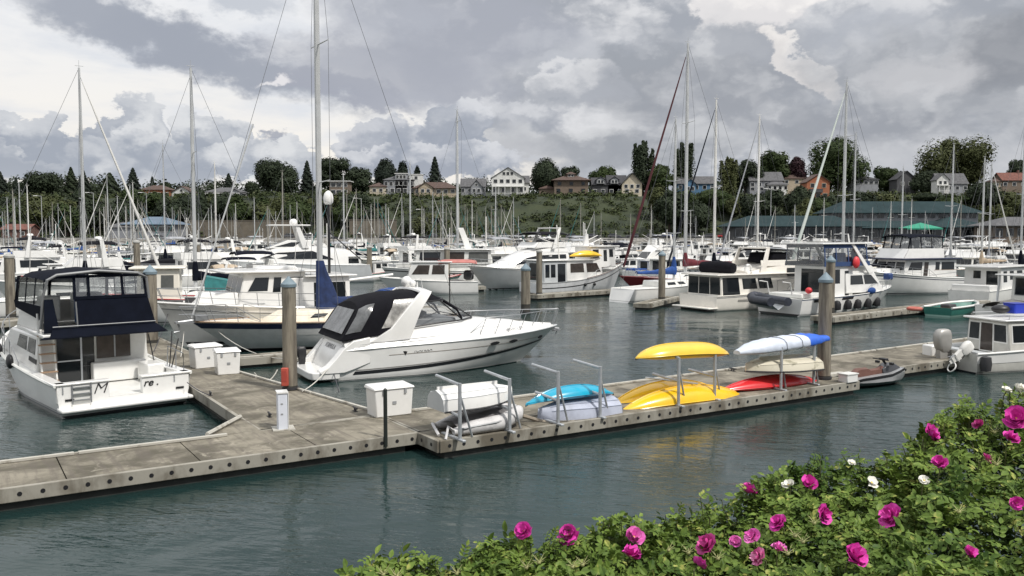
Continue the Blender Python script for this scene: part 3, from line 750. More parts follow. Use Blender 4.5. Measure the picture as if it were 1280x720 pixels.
# ------------------------------------------------------------------ the nearest boats
def express_cruiser():
    b = Boat('express_cruiser', 'long white express cruiser with black cockpit canvas and forward leaning arch', 'motor boat')
    h = Hull(9.8, 3.3, 1.12, 1.38, rake=1.7, trans=.75, fl=.9, full=.45, fw=.36, sheer=1.6, stern=.93, pow_=.8)
    b.hull(h, WHITE, boot=WHITE, bootz=.05, rub=LGREY, rubr=.028, nt=28)
    OX = .35
    for ob in list(b.o.children): ob.location.x += OX
    P_ = lambda t, z, sd=-1, off=.01: (h.x(t, z) + OX, sd * (h.y(t, z) + off), z)
    def band(lo, hi, m, nm, t0=.03, t1=.97, off=.008):
        a = MB(); h.band(a, lo, hi, off, t0, t1, 26); o = a.build(nm, m, b.hull_o, smooth=50); return o
    band(lambda t: .20 + .62 * t ** 2.2, lambda t: .32 + .58 * t ** 2.0, BOOT, 'hull_stripe', .07, .985)
    band(lambda t: .345 + .565 * t ** 2.0, lambda t: .375 + .545 * t ** 2.0, mat('stripe_grey', (.22, .21, .2), .4), 'pin_stripe', .07, .98)
    band(lambda t: .80 + .22 * t ** 1.5, lambda t: .825 + .22 * t ** 1.5, mat('stripe_tan', (.30, .27, .24), .4), 'pin_stripe', .17, .93)
    band(lambda t: -.25, lambda t: .03, BOOT, 'boot_stripe', 0, .97)
    # swim platform
    a = MB(); pl = [(-5.3, -1.1), (-5.22, -1.35), (-4.95, -1.5), (-4.3, -1.5), (-4.3, 1.5), (-4.95, 1.5), (-5.22, 1.35), (-5.3, 1.1)]
    a.prism(pl, .10, .36); a.build('swim_platform', WHITE, b.o, smooth=30, bevel=.04, seg=3)
    # sculpted stern quarters and sloping transom
    a = MB()
    for sd in (1, -1):
        a.loft([[(x, sd * 1.53, z0), (x, sd * 1.53, z1), (x, sd * 1.12, z1 + .02), (x, sd * 1.12, z0)] for x, z0, z1 in ((-5.0, .3, .40), (-4.7, .3, .55), (-4.4, .3, .85), (-4.15, .3, 1.15), (-3.8, .4, 1.40), (-3.2, .6, 1.5))])
    a.loft([[(x, -1.12, z0), (x, 1.12, z0), (x, 1.12, z1), (x, -1.12, z1)] for x, z0, z1 in ((-4.55, .3, .42), (-4.3, .3, .9), (-4.05, .3, 1.32), (-3.7, .5, 1.46))])
    a.build('transom_moulding', WHITE, b.o, smooth=50, bevel=.03)
    # coamings, foredeck
    sec = [(-4.1, 1.54, 1.10, 1.30, 1.34), (-3.3, 1.60, 1.14, 1.34, 1.56), (-1.8, 1.62, 1.18, 1.32, 1.72), (-.4, 1.60, 1.20, 1.22, 1.80), (.7, 1.54, 1.22, 1.05, 1.86), (1.8, 1.36, 1.25, .80, 1.80), (3.0, 1.02, 1.29, .52, 1.66), (4.1, .62, 1.34, .26, 1.50), (4.95, .2, 1.38, .06, 1.42)]
    a = MB(); a.loft([[(x, w, e - .04), (x, w * .96, e + .05), (x, lerp(w, wt, .75), lerp(e, zt, .8)), (x, wt * .85, zt), (x, wt * .4, zt + .05), (x, 0, zt + .06), (x, -wt * .4, zt + .05), (x, -wt * .85, zt), (x, -lerp(w, wt, .75), lerp(e, zt, .8)), (x, -w * .96, e + .05), (x, -w, e - .04)] for x, w, e, wt, zt in sec])
    sup = a.build('foredeck', WHITE, b.o, smooth=50)
    for q, w in (((2.2, 0, 1.845), .5), ((3.4, 0, 1.69), .36)): a = MB(); a.box(q, (w, w, .04)); a.build('deck_hatch', SCREEN, sup, bevel=.02)
    a = MB()      # styling groove along the coaming
    for sd in (1, -1): a.tube([(-3.6, sd * 1.60, 1.26), (-2.0, sd * 1.63, 1.36), (-.6, sd * 1.60, 1.42)], [.008, .022, .008], 5)
    a.build('coaming_groove', mat('groove_grey', (.30, .30, .30), .5), sup)
    # black cockpit enclosure
    prof = [(-1, 0), (-.985, .35), (-.95, .68), (-.80, .9), (-.45, 1.0), (0, 1.04), (.45, 1.0), (.80, .9), (.95, .68), (.985, .35), (1, 0)]
    def ring(xb, xt, hw, zb, zt): return [(lerp(xb, xt, k), hw * w, lerp(zb, zt, k)) for w, k in prof]
    R_ = [(-4.25, -3.45, 1.42, 1.40, 2.62), (-4.0, -3.1, 1.45, 1.44, 2.80), (-3.0, -2.2, 1.45, 1.52, 2.95), (-2.0, -1.15, 1.43, 1.6, 2.98)]
    a = MB(); a.loft([ring(*r) for r in R_], False, False); o0 = len(a.v); a.v += ring(*R_[0]); a.f.append(tuple(range(o0, o0 + 11)))
    can = a.build('cockpit_canvas', CBLACK, b.o, smooth=50)
    def cp(u, k, off=.02):      # point on starboard face of the canvas
        i = min(2, int(u * 3)); f = u * 3 - i; r0, r1 = ring(*R_[i]), ring(*R_[i + 1])
        ks = [q[1] for q in prof[:6]]; j = 0
        while j < 4 and ks[j + 1] < k: j += 1
        g = (k - ks[j]) / (ks[j + 1] - ks[j])
        p0 = Vector(r0[j]).lerp(Vector(r0[j + 1]), g); p1 = Vector(r1[j]).lerp(Vector(r1[j + 1]), g); p = p0.lerp(p1, f); return (p.x, p.y - off, p.z + off * .3)
    smoke = mat('smoked_vinyl', (.13, .135, .14), .12, var=.5, scale=2.2, bump=.15)
    clear = mat('bright_vinyl', (.42, .41, .39), .15, var=.6, scale=3.0, bump=.2)
    for (u0, u1, m) in ((.04, .44, smoke), (.70, .97, clear)):
        a = MB(); a.loft([[cp(lerp(u0, u1, i / 6), lerp(.17, .86, j / 4)) for j in range(5)] for i in range(7)], False, False); a.build('window', m, can, smooth=60)
    a = MB(); q = [Vector((-4.26 + .8 * k, y, 1.40 + 1.22 * k)) + Vector((-.02, 0, .01)) for k, y in ((.18, -1.2), (.18, 1.2), (.84, 1.0), (.84, -1.0))]; a.slab(q, -.01); a.build('window', smoke, can, smooth=0)
    # arch leaning forward
    a = MB()
    for sd in (1, -1):
        a.loft([[(x0, sd * (y - .07), z), (x1, sd * (y - .07), z), (x1, sd * (y + .07), z), (x0, sd * (y + .07), z)] for x0, x1, y, z in ((-3.25, -1.75, 1.47, 1.30), (-2.45, -1.55, 1.47, 1.75), (-1.9, -1.28, 1.43, 2.35), (-1.35, -.88, 1.36, 2.92), (-1.2, -.8, 1.28, 3.03))])
    a.loft([[(-1.22, y, 2.94 + .08 * (1 - (y / 1.3) ** 2)), (-.8, y, 2.94 + .08 * (1 - (y / 1.3) ** 2)), (-.84, y, 3.04 + .08 * (1 - (y / 1.3) ** 2)), (-1.18, y, 3.04 + .08 * (1 - (y / 1.3) ** 2))] for y in [-1.33 + 2.66 * i / 8 for i in range(9)]])
    ar = a.build('radar_arch', WHITE, b.o, smooth=45, bevel=.025)
    a = MB(); a.ball((-1.05, .55, 3.28), .22); a.lathe([(.1, 0), (.1, .1)], (-1.05, .55, 3.08)); a.build('radar_dome', WHITE, ar, smooth=60)
    a = MB(); a.ball((-1.0, .05, 3.24), .13); a.tube([(-1, .05, 3.1), (-1, .05, 3.2)], .05); a.build('antenna_dome', WHITE, ar, smooth=60)
    a = MB(); a.tube([(-1.0, -.4, 3.1), (-1.0, -.4, 3.32)], .025); a.tube([(-.98, -.9, 3.06), (-1.05, -.9, 3.5)], .012, 4); a.build('antenna', WHITE, ar)
    # windscreen
    base = [(-2.05, -1.36, 1.72), (-.6, -1.24, 1.84), (.55, -1.04, 1.90), (1.15, -.55, 1.92), (1.35, 0, 1.93)]; top = [(-1.35, -1.24, 2.62), (-.95, -1.14, 2.64), (-.35, -.98, 2.66), (-.05, -.5, 2.68), (.05, 0, 2.69)]
    full = lambda L: L + [(x, -y, z) for x, y, z in L[-2::-1]]
    a = MB(); a.loft([full(base), full(top)], False, False); ws = a.build('windscreen', VINYL, b.o, smooth=60)
    a = MB(); a.tube(full(base), .03, 6); a.tube(full(top), .03, 6)
    for i in (0, 2, 4, 6, 8): a.tube([full(base)[i], full(top)[i]], .028, 6)
    a.tube([(-1.85, -1.34, 1.9), (-.4, -1.06, 2.25), (.7, -.9, 2.0)], .018, 5)
    a.build('windscreen_frame', BLACK, ws)
    a = MB(); q = [(-1.25, -1.26, 2.60), (-.2, -.95, 2.64), (.08, 0, 2.68), (-.2, .95, 2.64), (-1.25, 1.26, 2.60)]; t_ = [(-1.0, -1.2, 2.93), (-.75, -.8, 2.97), (-.7, 0, 2.99), (-.75, .8, 2.97), (-1.0, 1.2, 2.93)]
    a.loft([q, t_], False, False); a.loft([[(x, y, z + .01) for x, y, z in t_], [(-1.15, y, 2.95) for x, y, z in t_]], False, False)
    for sd in (1, -1): a.tube([(-.2, sd * .97, 2.64), (.3, sd * 1.06, 2.3), (.52, sd * 1.06, 1.95)], [.06, .045, .03], 5)
    a.build('front_canvas', CBLACK, b.o, smooth=60)
    a = MB(); a.hexa(block_c(-1.5, .6, .9, 1.5, 2.0, .3)); a.box((-1.6, -.45, 2.0), (.5, .5, .7)); a.tube([(-.9, -.45, 2.0), (-.8, -.45, 2.25)], .18, 10); a.build('helm_seat', MGREY, b.o, bevel=.06)
    # rails
    a = MB()
    for sd in (1, -1):
        tp = []
        for i in range(8):
            u = i / 7; x = lerp(.6, 5.2, u); k = max(.0, 1.44 * (1 - max(0, (x - 1.2) / 3.75) ** 1.6)); y = sd * max(.05, min(1.38, k)); z = 1.33 + .09 * u
            pt = (x + .12, y, z + (.62 if i else .1)); a.tube([(x - .15, y, z - .02), pt], .013, 5); tp.append(pt)
        a.tube(tp, .016, 6)
    a.tube([tp[-1], (tp[-1][0], -tp[-1][1], tp[-1][2])], .016, 6); a.build('bow_rail', STEEL, b.o)
    for t, w in ((.60, .2), (.70, .2), (.87, .14)):
        z = 1.0 + .12 * (t - .6); c = Vector(P_(t, z)); dv = (Vector(P_(t + .02, z)) - c).normalized()
        for sd in (1, -1):
            a = MB(); cc = Vector((c.x, c.y if sd == -1 else -c.y, c.z))
            dd = Vector((dv.x, dv.y if sd == -1 else -dv.y, 0)); n_ = Vector((dd.y, -dd.x, 0)) * (1 if sd == -1 else -1)
            a.loft([[cc + n_ * o_ + dd * (w * math.cos(q)) + Vector((.3 * w * math.sin(q), 0, .065 * math.sin(q))) for q in [2 * math.pi * k / 12 for k in range(12)]] for o_ in (-.02, .014)]); a.build('porthole', BLACK, b.hull_o)
    a = MB(); a.tube([(4.9, 0, 1.3), (5.35, 0, 1.22)], .05, 6); a.box((5.25, 0, 1.16), (.3, .22, .05)); a.tube([(5.3, 0, 1.2), (5.15, 0, .92)], .025); a.build('anchor', STEEL, b.o)
    c = Vector(P_(.235, .87, -1, .02)); e = Vector(P_(.33, .91, -1, .02)); lettering(b.hull_o, 'FORMULA', .15, BLACK, (c.x - 0, c.y, c.z), e - c, (0, -1, .15), name='lettering')
    c = Vector(P_(.205, .78, -1, .02)); a = MB(); a.prism([(0, 0), (.09, .16), (-.09, .16)], 0, .006); o = a.build('emblem', BLACK, b.hull_o, smooth=0); o.matrix_local = Matrix.Translation(c) @ Matrix.Rotation(R(90), 4, 'X')
    lettering(b.o, 'WN 9177 RH', .15, mat('reg_grey', (.25, .25, .26), .5), (2.35, -1.16, 1.40), (1, .25, .05), (.1, -1, .7), 0, name='registration')
    lettering(b.o, 'FORMULA', .26, mat('reg_grey', (.25, .25, .26), .5), (-4.24, .6, 1.02), (0, -1, 0), (-.8, 0, .5), .2, name='lettering')
    fit(b.o, (-4.95, -1.5, .1), (402, 476), (4.95 + OX, 0, 1.38), (697, 406))
    # small dinghy motor clamped at the stern
    outboard(b.o, (-5.0, .9, .62), .62, BLACK, 0, 0)
    return b
EC = express_cruiser()

def flybridge_cruiser():
    b = Boat('flybridge_cruiser', 'white flybridge cruiser moored stern first with navy blue canvas enclosure', 'motor boat')
    h = Hull(10.8, 3.7, .92, 1.7, rake=1.6, trans=-.02, fl=.92, full=.42, fw=.34, sheer=1.9, stern=.95, pow_=.8)
    b.hull(h, WHITE, BOOT, deckm=OFFW, rub=OFFW, drop=.03, bootz=.06, decktop=(.27, 1), tz=.45, rubr=.045)
    a = MB(); h.band(a, .10, .13, .008, 0, .95); h.band(a, .17, .19, .008, 0, .95); a.build('pin_stripe', mat('pin_dark', (.06, .07, .09), .4), b.hull_o)
    X0 = -5.4; z = .92
    a = MB(); a.box((-4.0, 0, .43), (2.7, 3.3, .06)); a.build('cockpit_floor', OFFW, b.o)
    # transom in two wings with the boarding gap, inner liner
    
    for y0, y1 in ((.42, 1.72), (-1.72, -.42)): a = MB(); a.box((X0 + .07, (y0 + y1) / 2, .66), (.16, y1 - y0, .52)); a.build('transom_panel', WHITE, b.o, bevel=.03)
    a = MB(); a.box((X0 - .12, 0, .24), (.5, 3.42, .12)); a.build('swim_platform', WHITE, b.o, bevel=.05, seg=3)
    a = MB()
    for sd in (1, -1): a.box((-4.0, sd * 1.62, .68), (2.7, .1, .5))
    for sd in (1, -1): a.box((-4.02, sd * 1.66, .95), (2.8, .3, .06))
    for y0, y1 in ((.42, 1.72), (-1.72, -.42)): a.box((X0 + .1, (y0 + y1) / 2, .95), (.3, y1 - y0 + .05, .06))
    a.build('cockpit_coaming', WHITE, b.o, bevel=.02)
    a = MB(); a.box((-5.42, 1.14, .66), (.03, .5, .5)); 
    a.v = []; a.f = []
    for y in (.9, 1.36): a.tube([(X0 - .06, y, .38), (X0 - .06, y, .95)], .018)
    for zz in (.48, .66, .84): a.box((X0 - .06, 1.13, zz), (.06, .46, .03))
    a.build('boarding_ladder', STEEL, b.o)
    a = MB(); a.box((X0 - .015, 1.13, .64), (.02, .42, .4)); a.build('transom_locker', OFFW, b.o)
    for y in (1.42, -1.45): a = MB(); a.box((X0 - .02, y, .5), (.02, .22, .06)); a.build('exhaust_outlet', BLACK, b.o)
    a = MB(); a.box((X0 - .02, 1.58, .78), (.02, .03, .2)); a.box((X0 - .02, -1.3, .8), (.02, .03, .2)); a.build('drain_slot', MGREY, b.o)
    lettering(b.o, 'M', .44, BLACK, (X0 - .02, .86, .60), (0, -1, 0), (-1, 0, 0), .35, bold=-.006); lettering(b.o, 're .', .30, BLACK, (X0 - .02, -.45, .66), (0, -1, 0), (-1, 0, 0), .3, bold=.004)
    # deckhouse
    c = block_c(-2.65, 1.6, 1.58, .85, 2.05, fr=1.0, tum=.10, z0f=1.2)
    hs = b.block(c, WHITE, [('*', .30, .60, .50, .90, .34, .60, GLASS), ('*', .05, .27, .50, .90, .05, .27, GLASS), ('F', .05, .48, .1, .9), ('F', .52, .95, .1, .9)], bevel=.06, name='deckhouse')
    a = MB(); pane(a, c, 'P', .0, .2, .28, .40, .012); a.build('vent', BLACK, hs)
    c2 = block_c(-2.66, -2.6, 1.5, .45, 2.02)
    b.block(c2, OFFW, [('B', .50, .735, .04, .98), ('B', .18, .46, .52, .97)], bevel=0, name='aft_bulkhead')
    def bw(y0, y1, z0, z1, m, nm, x=-2.70):
        a = MB(); a.box((x, (y0 + y1) / 2, (z0 + z1) / 2), (.04, y1 - y0, z1 - z0)); return a.build(nm, m, b.o)
    bw(.40, 1.02, .48, 1.98, GLASS, 'sliding_door', -2.72); a = MB(); a.box((-2.745, .71, 1.22), (.03, .62, .04)); a.box((-2.745, .38, 1.2), (.03, .05, 1.55)); a.build('door_frame', ALU, b.o)
    bw(-1.0, -.05, 1.22, 1.92, TINT, 'cabin_window', -2.72); a = MB(); a.box((-2.745, -.55, 1.57), (.02, .04, .7)); a.build('window_bar', MGREY, b.o)
    bw(-.42, .06, .5, 1.12, mat('locker_grey', (.42, .40, .37), .6), 'locker_door', -2.9)
    a = MB(); a.box((-2.85, -.62, .8), (.3, 1.5, .62)); a.build('cockpit_locker', WHITE, b.o, bevel=.03)
    a = MB(); a.box((-3.6, -1.3, .78), (.9, .5, .6)); a.build('bait_station', WHITE, b.o, bevel=.04)
    a = MB()
    for y in (1.14, 1.50): a.tube([(-3.2, y, .48), (-2.82, y, 2.1), (-2.75, y, 2.75)], .03)
    ld = a.build('ladder', OFFW, b.o); a = MB()
    for i in range(6): zz = .72 + i * .27; a.box((-3.2 + .235 * (zz - .48) , 1.32, zz), (.17, .42, .04))
    a.build('tread', TEAKW, ld); a = MB()
    for i in range(6): zz = .60 + i * .27; a.box((-3.06 + .235 * (zz - .48), 1.32, zz), (.02, .34, .2))
    a.build('ladder_back', WHITE, ld)
    # fishing rods & rail clutter in the quarter
    for q in ([(-4.4, -1.6, .95), (-4.6, -1.75, 1.9)], [(-4.2, -1.62, .95), (-4.25, -1.7, 2.1)], [(-3.3, -1.5, 1.0), (-3.0, -1.45, 1.9)]): b.tubes('rod', [q], .018, DKGREY)
    b.tubes('quarter_rail', [[(-5.2, -1.66, .95), (-5.15, -1.66, 1.5), (-4.0, -1.66, 1.6), (-3.9, -1.66, .95)], [(-4.6, -1.66, .95), (-4.6, -1.66, 1.55)]], .016, STEEL)
    # flybridge deck, sides
    a = MB(); a.hexa([(-3.5, -1.55, 2.05), (.2, -1.4, 2.05), (.2, 1.4, 2.05), (-3.5, 1.55, 2.05), (-3.5, -1.55, 2.16), (.2, -1.4, 2.16), (.2, 1.4, 2.16), (-3.5, 1.55, 2.16)]); a.build('flybridge_deck', WHITE, b.o, bevel=.03)
    b.coaming(-2.4, .3, 1.38, 2.16, 2.95, WHITE, .55, back=False)
    # navy canvas: aft skirt, aft panel, top, side panels
    a = MB(); a.loft([[(-3.75, -1.75, 2.08), (-3.75, 1.45, 2.08)], [(-3.42, -1.50, 2.34), (-3.42, 1.28, 2.34)]], False, False); a.slab([(-3.8, -1.75, 2.07), (-3.8, 1.7, 2.07), (-3.4, 1.45, 2.10), (-3.4, -1.5, 2.10)], .02); a.build('canvas_skirt', CNAVY, b.o)
    a = MB(); a.slab([(-3.42, -1.52, 2.34), (-3.42, .62, 2.34), (-3.20, .62, 3.18), (-3.20, -1.38, 3.18)], .03); a.build('canvas_panel', CNAVY, b.o)
    a = MB(); a.slab([(-3.42, 1.10, 2.2), (-3.42, 1.5, 2.2), (-3.2, 1.42, 3.2), (-3.2, 1.2, 3.2)], .03); a.build('canvas_panel', CNAVY, b.o)
    zt = 3.98
    a = MB(); a.loft([[(x, -1.38 * w, zt - .18 - d_), (x, -1.2 * w, zt - .02 - d_), (x, 0, zt + .10 - d_), (x, 1.2 * w, zt - .02 - d_), (x, 1.38 * w, zt - .18 - d_)] for x, w, d_ in ((-3.12, 1, .06), (-2.6, 1, 0), (-1.0, 1, 0), (.0, .96, .12), (.25, .94, .24))], False, False); a.build('canvas_top', CNAVY, b.o, smooth=60)
    vp = MB()
    for (y0, y1) in ((-1.30, -.72), (-.64, .22), (.30, .62)): vp.slab([(-3.2, y0, 3.24), (-3.2, y1, 3.24), (-3.14, y1 * .98, 3.82), (-3.14, y0 * .98, 3.82)], .006)
    vp.build('vinyl_window', VINYL, b.o, smooth=0)
    vp = MB()
    for sd in (1, -1):
        for x0, x1 in ((-2.95, -2.1), (-2.0, -1.1), (-1.0, -.1)): vp.slab([(x0, sd * 1.43, 2.98), (x1, sd * 1.42, 2.98), (x1 - .1, sd * 1.36, 3.78), (x0 - .05, sd * 1.36, 3.78)], .006)
    for y0, y1 in ((-1.3, -.45), (-.4, .4), (.45, 1.3)): vp.slab([(.42, y0, 2.95), (.42, y1, 2.95), (.22, y1 * .95, 3.74), (.22, y0 * .95, 3.74)], .006)
    vp.build('vinyl_window', VINYL, b.o, smooth=0)
    a = MB()
    for y in (-1.34, -.68, .26, .64): a.slab([(-3.23, y - .04, 3.16), (-3.23, y + .04, 3.16), (-3.16, y * .98 + .04, 3.86), (-3.16, y * .98 - .04, 3.86)], .012)
    a.box((-3.21, -.35, 3.2), (.03, 2.0, .10)); a.box((-3.16, -.05, 3.86), (.03, 2.6, .08))
    for sd in (1, -1):
        for x in (-2.98, -2.05, -1.05, -.05): a.slab([(x - .05, sd * 1.435, 2.9), (x + .05, sd * 1.435, 2.9), (x - .04, sd * 1.37, 3.8), (x - .12, sd * 1.37, 3.8)], .012)
        a.slab([(-3.3, sd * 1.47, 2.3), (.2, sd * 1.42, 2.3), (.3, sd * 1.43, 2.98), (-3.1, sd * 1.45, 2.98)], .012) if sd == -1 else a.slab([(-3.0, sd * 1.47, 2.55), (.2, sd * 1.42, 2.75), (.3, sd * 1.43, 2.98), (-3.1, sd * 1.45, 2.98)], .012)
    for y in (-1.33, -.42, .42, 1.33): a.slab([(.45, y - .05, 2.9), (.45, y + .05, 2.9), (.24, y * .96 + .05, 3.78), (.24, y * .96 - .05, 3.78)], .012)
    a.build('canvas_border', CNAVY, b.o, smooth=0)
    a = MB(); p_ = [(-3.0, 1.48, 2.3), (-3.18, 1.44, 3.3), (-3.26, 1.34, 3.78), (-3.28, 1.1, 3.93), (-3.28, 0, 4.03), (-3.28, -1.1, 3.93), (-3.26, -1.34, 3.78), (-3.2, -1.42, 3.1)]
    a.tube(p_, .042, 8); a.tube([(-3.5, 1.3, 2.38), (-3.5, -1.5, 2.38)], .02); a.tube([(-3.4, .62, 2.2), (-3.4, .66, 3.1), (-3.0, .66, 3.1)], .022); a.build('canopy_frame', mat('tube_grey', (.20, .205, .21), .5, .2), b.o)
    a = MB(); a.box((-.6, -.4, 2.75), (.6, .8, .9)); a.box((-.9, .75, 2.75), (.5, .55, .8)); a.build('helm_console', OFFW, b.o, bevel=.05)
    a = MB(); a.tube([(-.98, -.45, 3.0), (-1.02, -.45, 3.02)], .22, 14); a.build('steering_wheel', DKGREY, b.o)
    a = MB(); a.box((-1.7, -.3, 2.7), (.5, 1.0, .9)); a.build('helm_seat', mat('seat_blue', (.05, .10, .22), .7), b.o, bevel=.06)
    b.antenna([(-.3, 1.1, 3.9, 1.5, .3), (-.5, -.9, 3.9, 1.2, .2)])
    a = MB()
    for t in (.60, .42):
        x, y, zz = h.p(t, h.S(t) + .06, 1); a = MB(); a.ball((x, y + .04, zz), .24, sq=(1, .4, 1)); a.build('round_fender', BLACK, b.o, smooth=60)
    a = MB(); h.railing(a, .38, .96, .65, n=6); a.build('bow_rail', STEEL, b.o)
    fit(b.o, (-5.4, 1.70, 0), (73, 524), (-5.4, -1.70, 0), (236, 503)); b.o.scale.z *= .925
    return b
FC = flybridge_cruiser()

def trawler():
    b = Boat('trawler_yacht', 'white pilothouse trawler with pale grey topsides lying behind the striped sailboat', 'trawler')
    h = Hull(12.5, 4.2, 1.45, 1.98, rake=1.0, trans=0, fl=.88, full=.45, fw=.35, sheer=1.7, stern=.92)
    b.hull(h, mat('topsides_grey', (.56, .57, .56), .3, var=.1, scale=1.2, coat=.2), BOOT, deckm=WHITE, rub=WHITE, bootz=.2, rubr=.06)
    a = MB(); h.band(a, lambda t: h.S(t) - .30, lambda t: h.S(t) - .26, .012); a.build('hull_stripe', mat('stripe_slate', (.18, .19, .2), .4), b.hull_o)
    a = MB(); h.band(a, lambda t: h.S(t) - .26, lambda t: h.S(t) + .02, .01); a.build('bulwark', WHITE, b.hull_o, smooth=50)
    c = block_c(-4.4, 3.35, 1.62, 1.4, 3.18, fr=-.12, tum=.05, hwf=1.5)
    dh = b.block(block_c(-1.9, 1.0, 1.62, 1.4, 2.95, tum=.06), WHITE, [('*', .40, .60, .12, .85), ('*', .08, .3, .4, .85)], name='deckhouse')
    ph = b.block(block_c(.2, 3.2, 1.58, 1.7, 3.2, fr=.35, tum=.06, hwf=1.3), WHITE,
            [('*', .60, .90, .46, .86, .60, .82), ('*', .40, .52, .42, .86), ('*', .05, .30, .05, .86), ('F', .04, .32, .42, .86), ('F', .36, .64, .42, .86), ('F', .68, .96, .42, .86)], name='pilothouse', frame=OFFW)
    b.roof(-.4, 3.75, 1.78, 3.2, .10, WHITE, hwf=1.45, bevel=.04); b.roof(-2.2, .3, 1.75, 2.97, .08)
    a = MB(); a.hexa(block_c(.2, 1.9, .7, 3.29, 3.46, .2, .2)); a.build('roof_locker', WHITE, b.o, bevel=.06); a = MB(); a.box((1.0, -.72, 3.36), (1.0, .02, .1)); a.build('roof_hatch', TINT, b.o)
    b.block(block_c(3.1, 5.0, 1.15, 1.8, 2.35, fr=.6, tum=.12, hwf=.6), WHITE, [], name='trunk_cabin')
    a = MB(); h.railing(a, .42, .98, .62, n=8, mid=True, r=.016); a.build('bow_rail', STEEL, b.o)
    a = MB(); a.tube([(-1.5, 0, 2.95), (-1.5, 0, 6.3)], .07, 8); a.tube([(-1.5, 0, 5.0), (-3.2, 0, 3.6)], .03, 5); pm = a.build('mast', BLACK, b.o)
    a = MB(); a.lathe([(.15, 0), (.22, .1), (.24, .3), (.2, .5), (.1, .62), (.02, .66)], (-1.5, 0, 6.3), 14); a.build('radar_dome', WHITE, pm, smooth=60)
    a = MB(); a.tube([(-1.5, 0, 2.6), (-4.8, 0, 2.9)], .06, 6); a.build('boom', MASTW, pm)
    a = MB(); a.box((4.9, 0, 2.0), (.4, .3, .28)); a.tube([(5.2, 0, 2.0), (6.5, 0, 2.0)], .05); a.tube([(6.45, 0, 2.02), (6.3, 0, 1.6)], .04); a.build('anchor_windlass', DKGREY, b.o)
    b.tubes('grab_rail', [[(.3, -1.62, 2.1), (2.9, -1.48, 2.1)], [(-1.8, -1.68, 2.0), (0, -1.68, 2.0)]], .018)
    b.antenna([(.5, .9, 3.3, 2.2, .15), (2.6, -.6, 3.3, .5, 0)])
    put(b.o, (6.25, 0, 1.98), (197, 378), math.pi + DK); return b
TR = trawler()

def sailboat_main():
    b = Boat('sailboat', 'cream decked sailboat with navy sheer stripe and tall mast over the express cruiser', 'sailboat')
    h = Hull(12.6, 3.9, 1.12, 1.36, rake=1.9, trans=.5, fl=.92, full=.42, fw=.32, sheer=1.8, stern=.72, pow_=.5)
    b.hull(h, mat('hull_palegrey', (.68, .68, .67), .25, var=.08, coat=.3), BOOT, stripe=NAVY, stripez=(.78, .96), deckm=mat('deck_cream', (.66, .58, .45), .6, var=.15), rub=TEAKW, rubr=.035)
    a = MB(); h.band(a, lambda t: .56 * h.S(t), lambda t: .60 * h.S(t), .007, .2, .8); a.build('hull_stripe', WHITE, b.hull_o)
    b.block(block_c(-2.6, 3.4, 1.15, 1.15, 1.62, fr=.9, tum=.12, hwf=.7), mat('coach_cream', (.70, .64, .53), .5, var=.1), [('*', .62, .73, .35, .72), ('*', .40, .50, .35, .72), ('*', .15, .3, .35, .72)], name='coachroof')
    b.coaming(-5.2, -2.4, 1.2, 1.1, 1.5, WHITE, 0, name='cockpit_coaming')
    a = MB(); h.railing(a, .80, .995, .62, n=3, mid=True, r=.017, pulpit=.5); a.build('pulpit', STEEL, b.o)
    a = MB(); h.railing(a, .05, .80, .6, n=8, mid=True, r=.011, pulpit=0); a.build('lifeline', STEEL, b.o)
    a = MB(); a.box((6.35, 0, 1.34), (1.1, .28, .08)); a.tube([(6.8, .08, 1.36), (6.2, .08, 1.42)], .05); a.tube([(6.8, 0, 1.36), (6.7, 0, 1.0), (6.95, 0, .95)], .045); a.box((5.9, .1, 1.5), (.5, .35, .2)); a.build('anchor_gear', STEEL, b.o)
    b.mast(.78, 1.6, 19.5, .135, MASTM, (.31, .64), 1.05, boom=4.2, cover=mat('navy_blue_canvas', (.012, .028, .095), .85, var=.35, scale=3, bump=.5, bscale=5), boomz=1.75, jib=.98, jibc=None, wr=.011, shroud=True)
    a = MB(); a.loft([[(.95 - .02 * i, .30 * math.cos(q) * (1 - .06 * i), z + 0 * q) if math.cos(q) > 9 else (.78 - k * max(0, -math.cos(q)) + .18 * max(0, math.cos(q)), (.24 - .02 * i) * math.sin(q), z) for q in [2 * math.pi * j / 12 for j in range(12)]] for i, (z, k) in enumerate(((1.25, .95), (1.8, .90), (2.3, .75), (2.8, .55), (3.3, .32), (3.75, .18)))]); a.build('bunched_cover', mat('navy_blue_canvas', (.012, .028, .095), .85, var=.35, scale=3, bump=.5, bscale=5), b.o, smooth=60)
    b.tubes('furling_gear', [[(6.25, 0, 1.5), (6.05, 0, 2.1)], [(6.05, 0, 2.1), (3.6, 0, 9.5)]], .035, MASTM)
    a = MB(); a.box((.78 + .02, -.16, 15.5), (.05, .2, .9)); a.tube([(.78, -.3, 15.2), (.78, -.3, 16.2)], .02); a.build('radar_reflector', MASTW, b.o)
    b.canopy(-3.6, -2.2, 1.1, 2.3, CBLUE, zl=1.5, name='spray_hood')
    a = MB(); a.tube([(-5.9, -.4, 1.5), (-5.9, -.4, 3.0)], .03); a.build('stern_pole', BLACK, b.o)
    put(b.o, (6.3, 0, 1.36), (238, 402), math.pi + DK); return b
SB = sailboat_main()

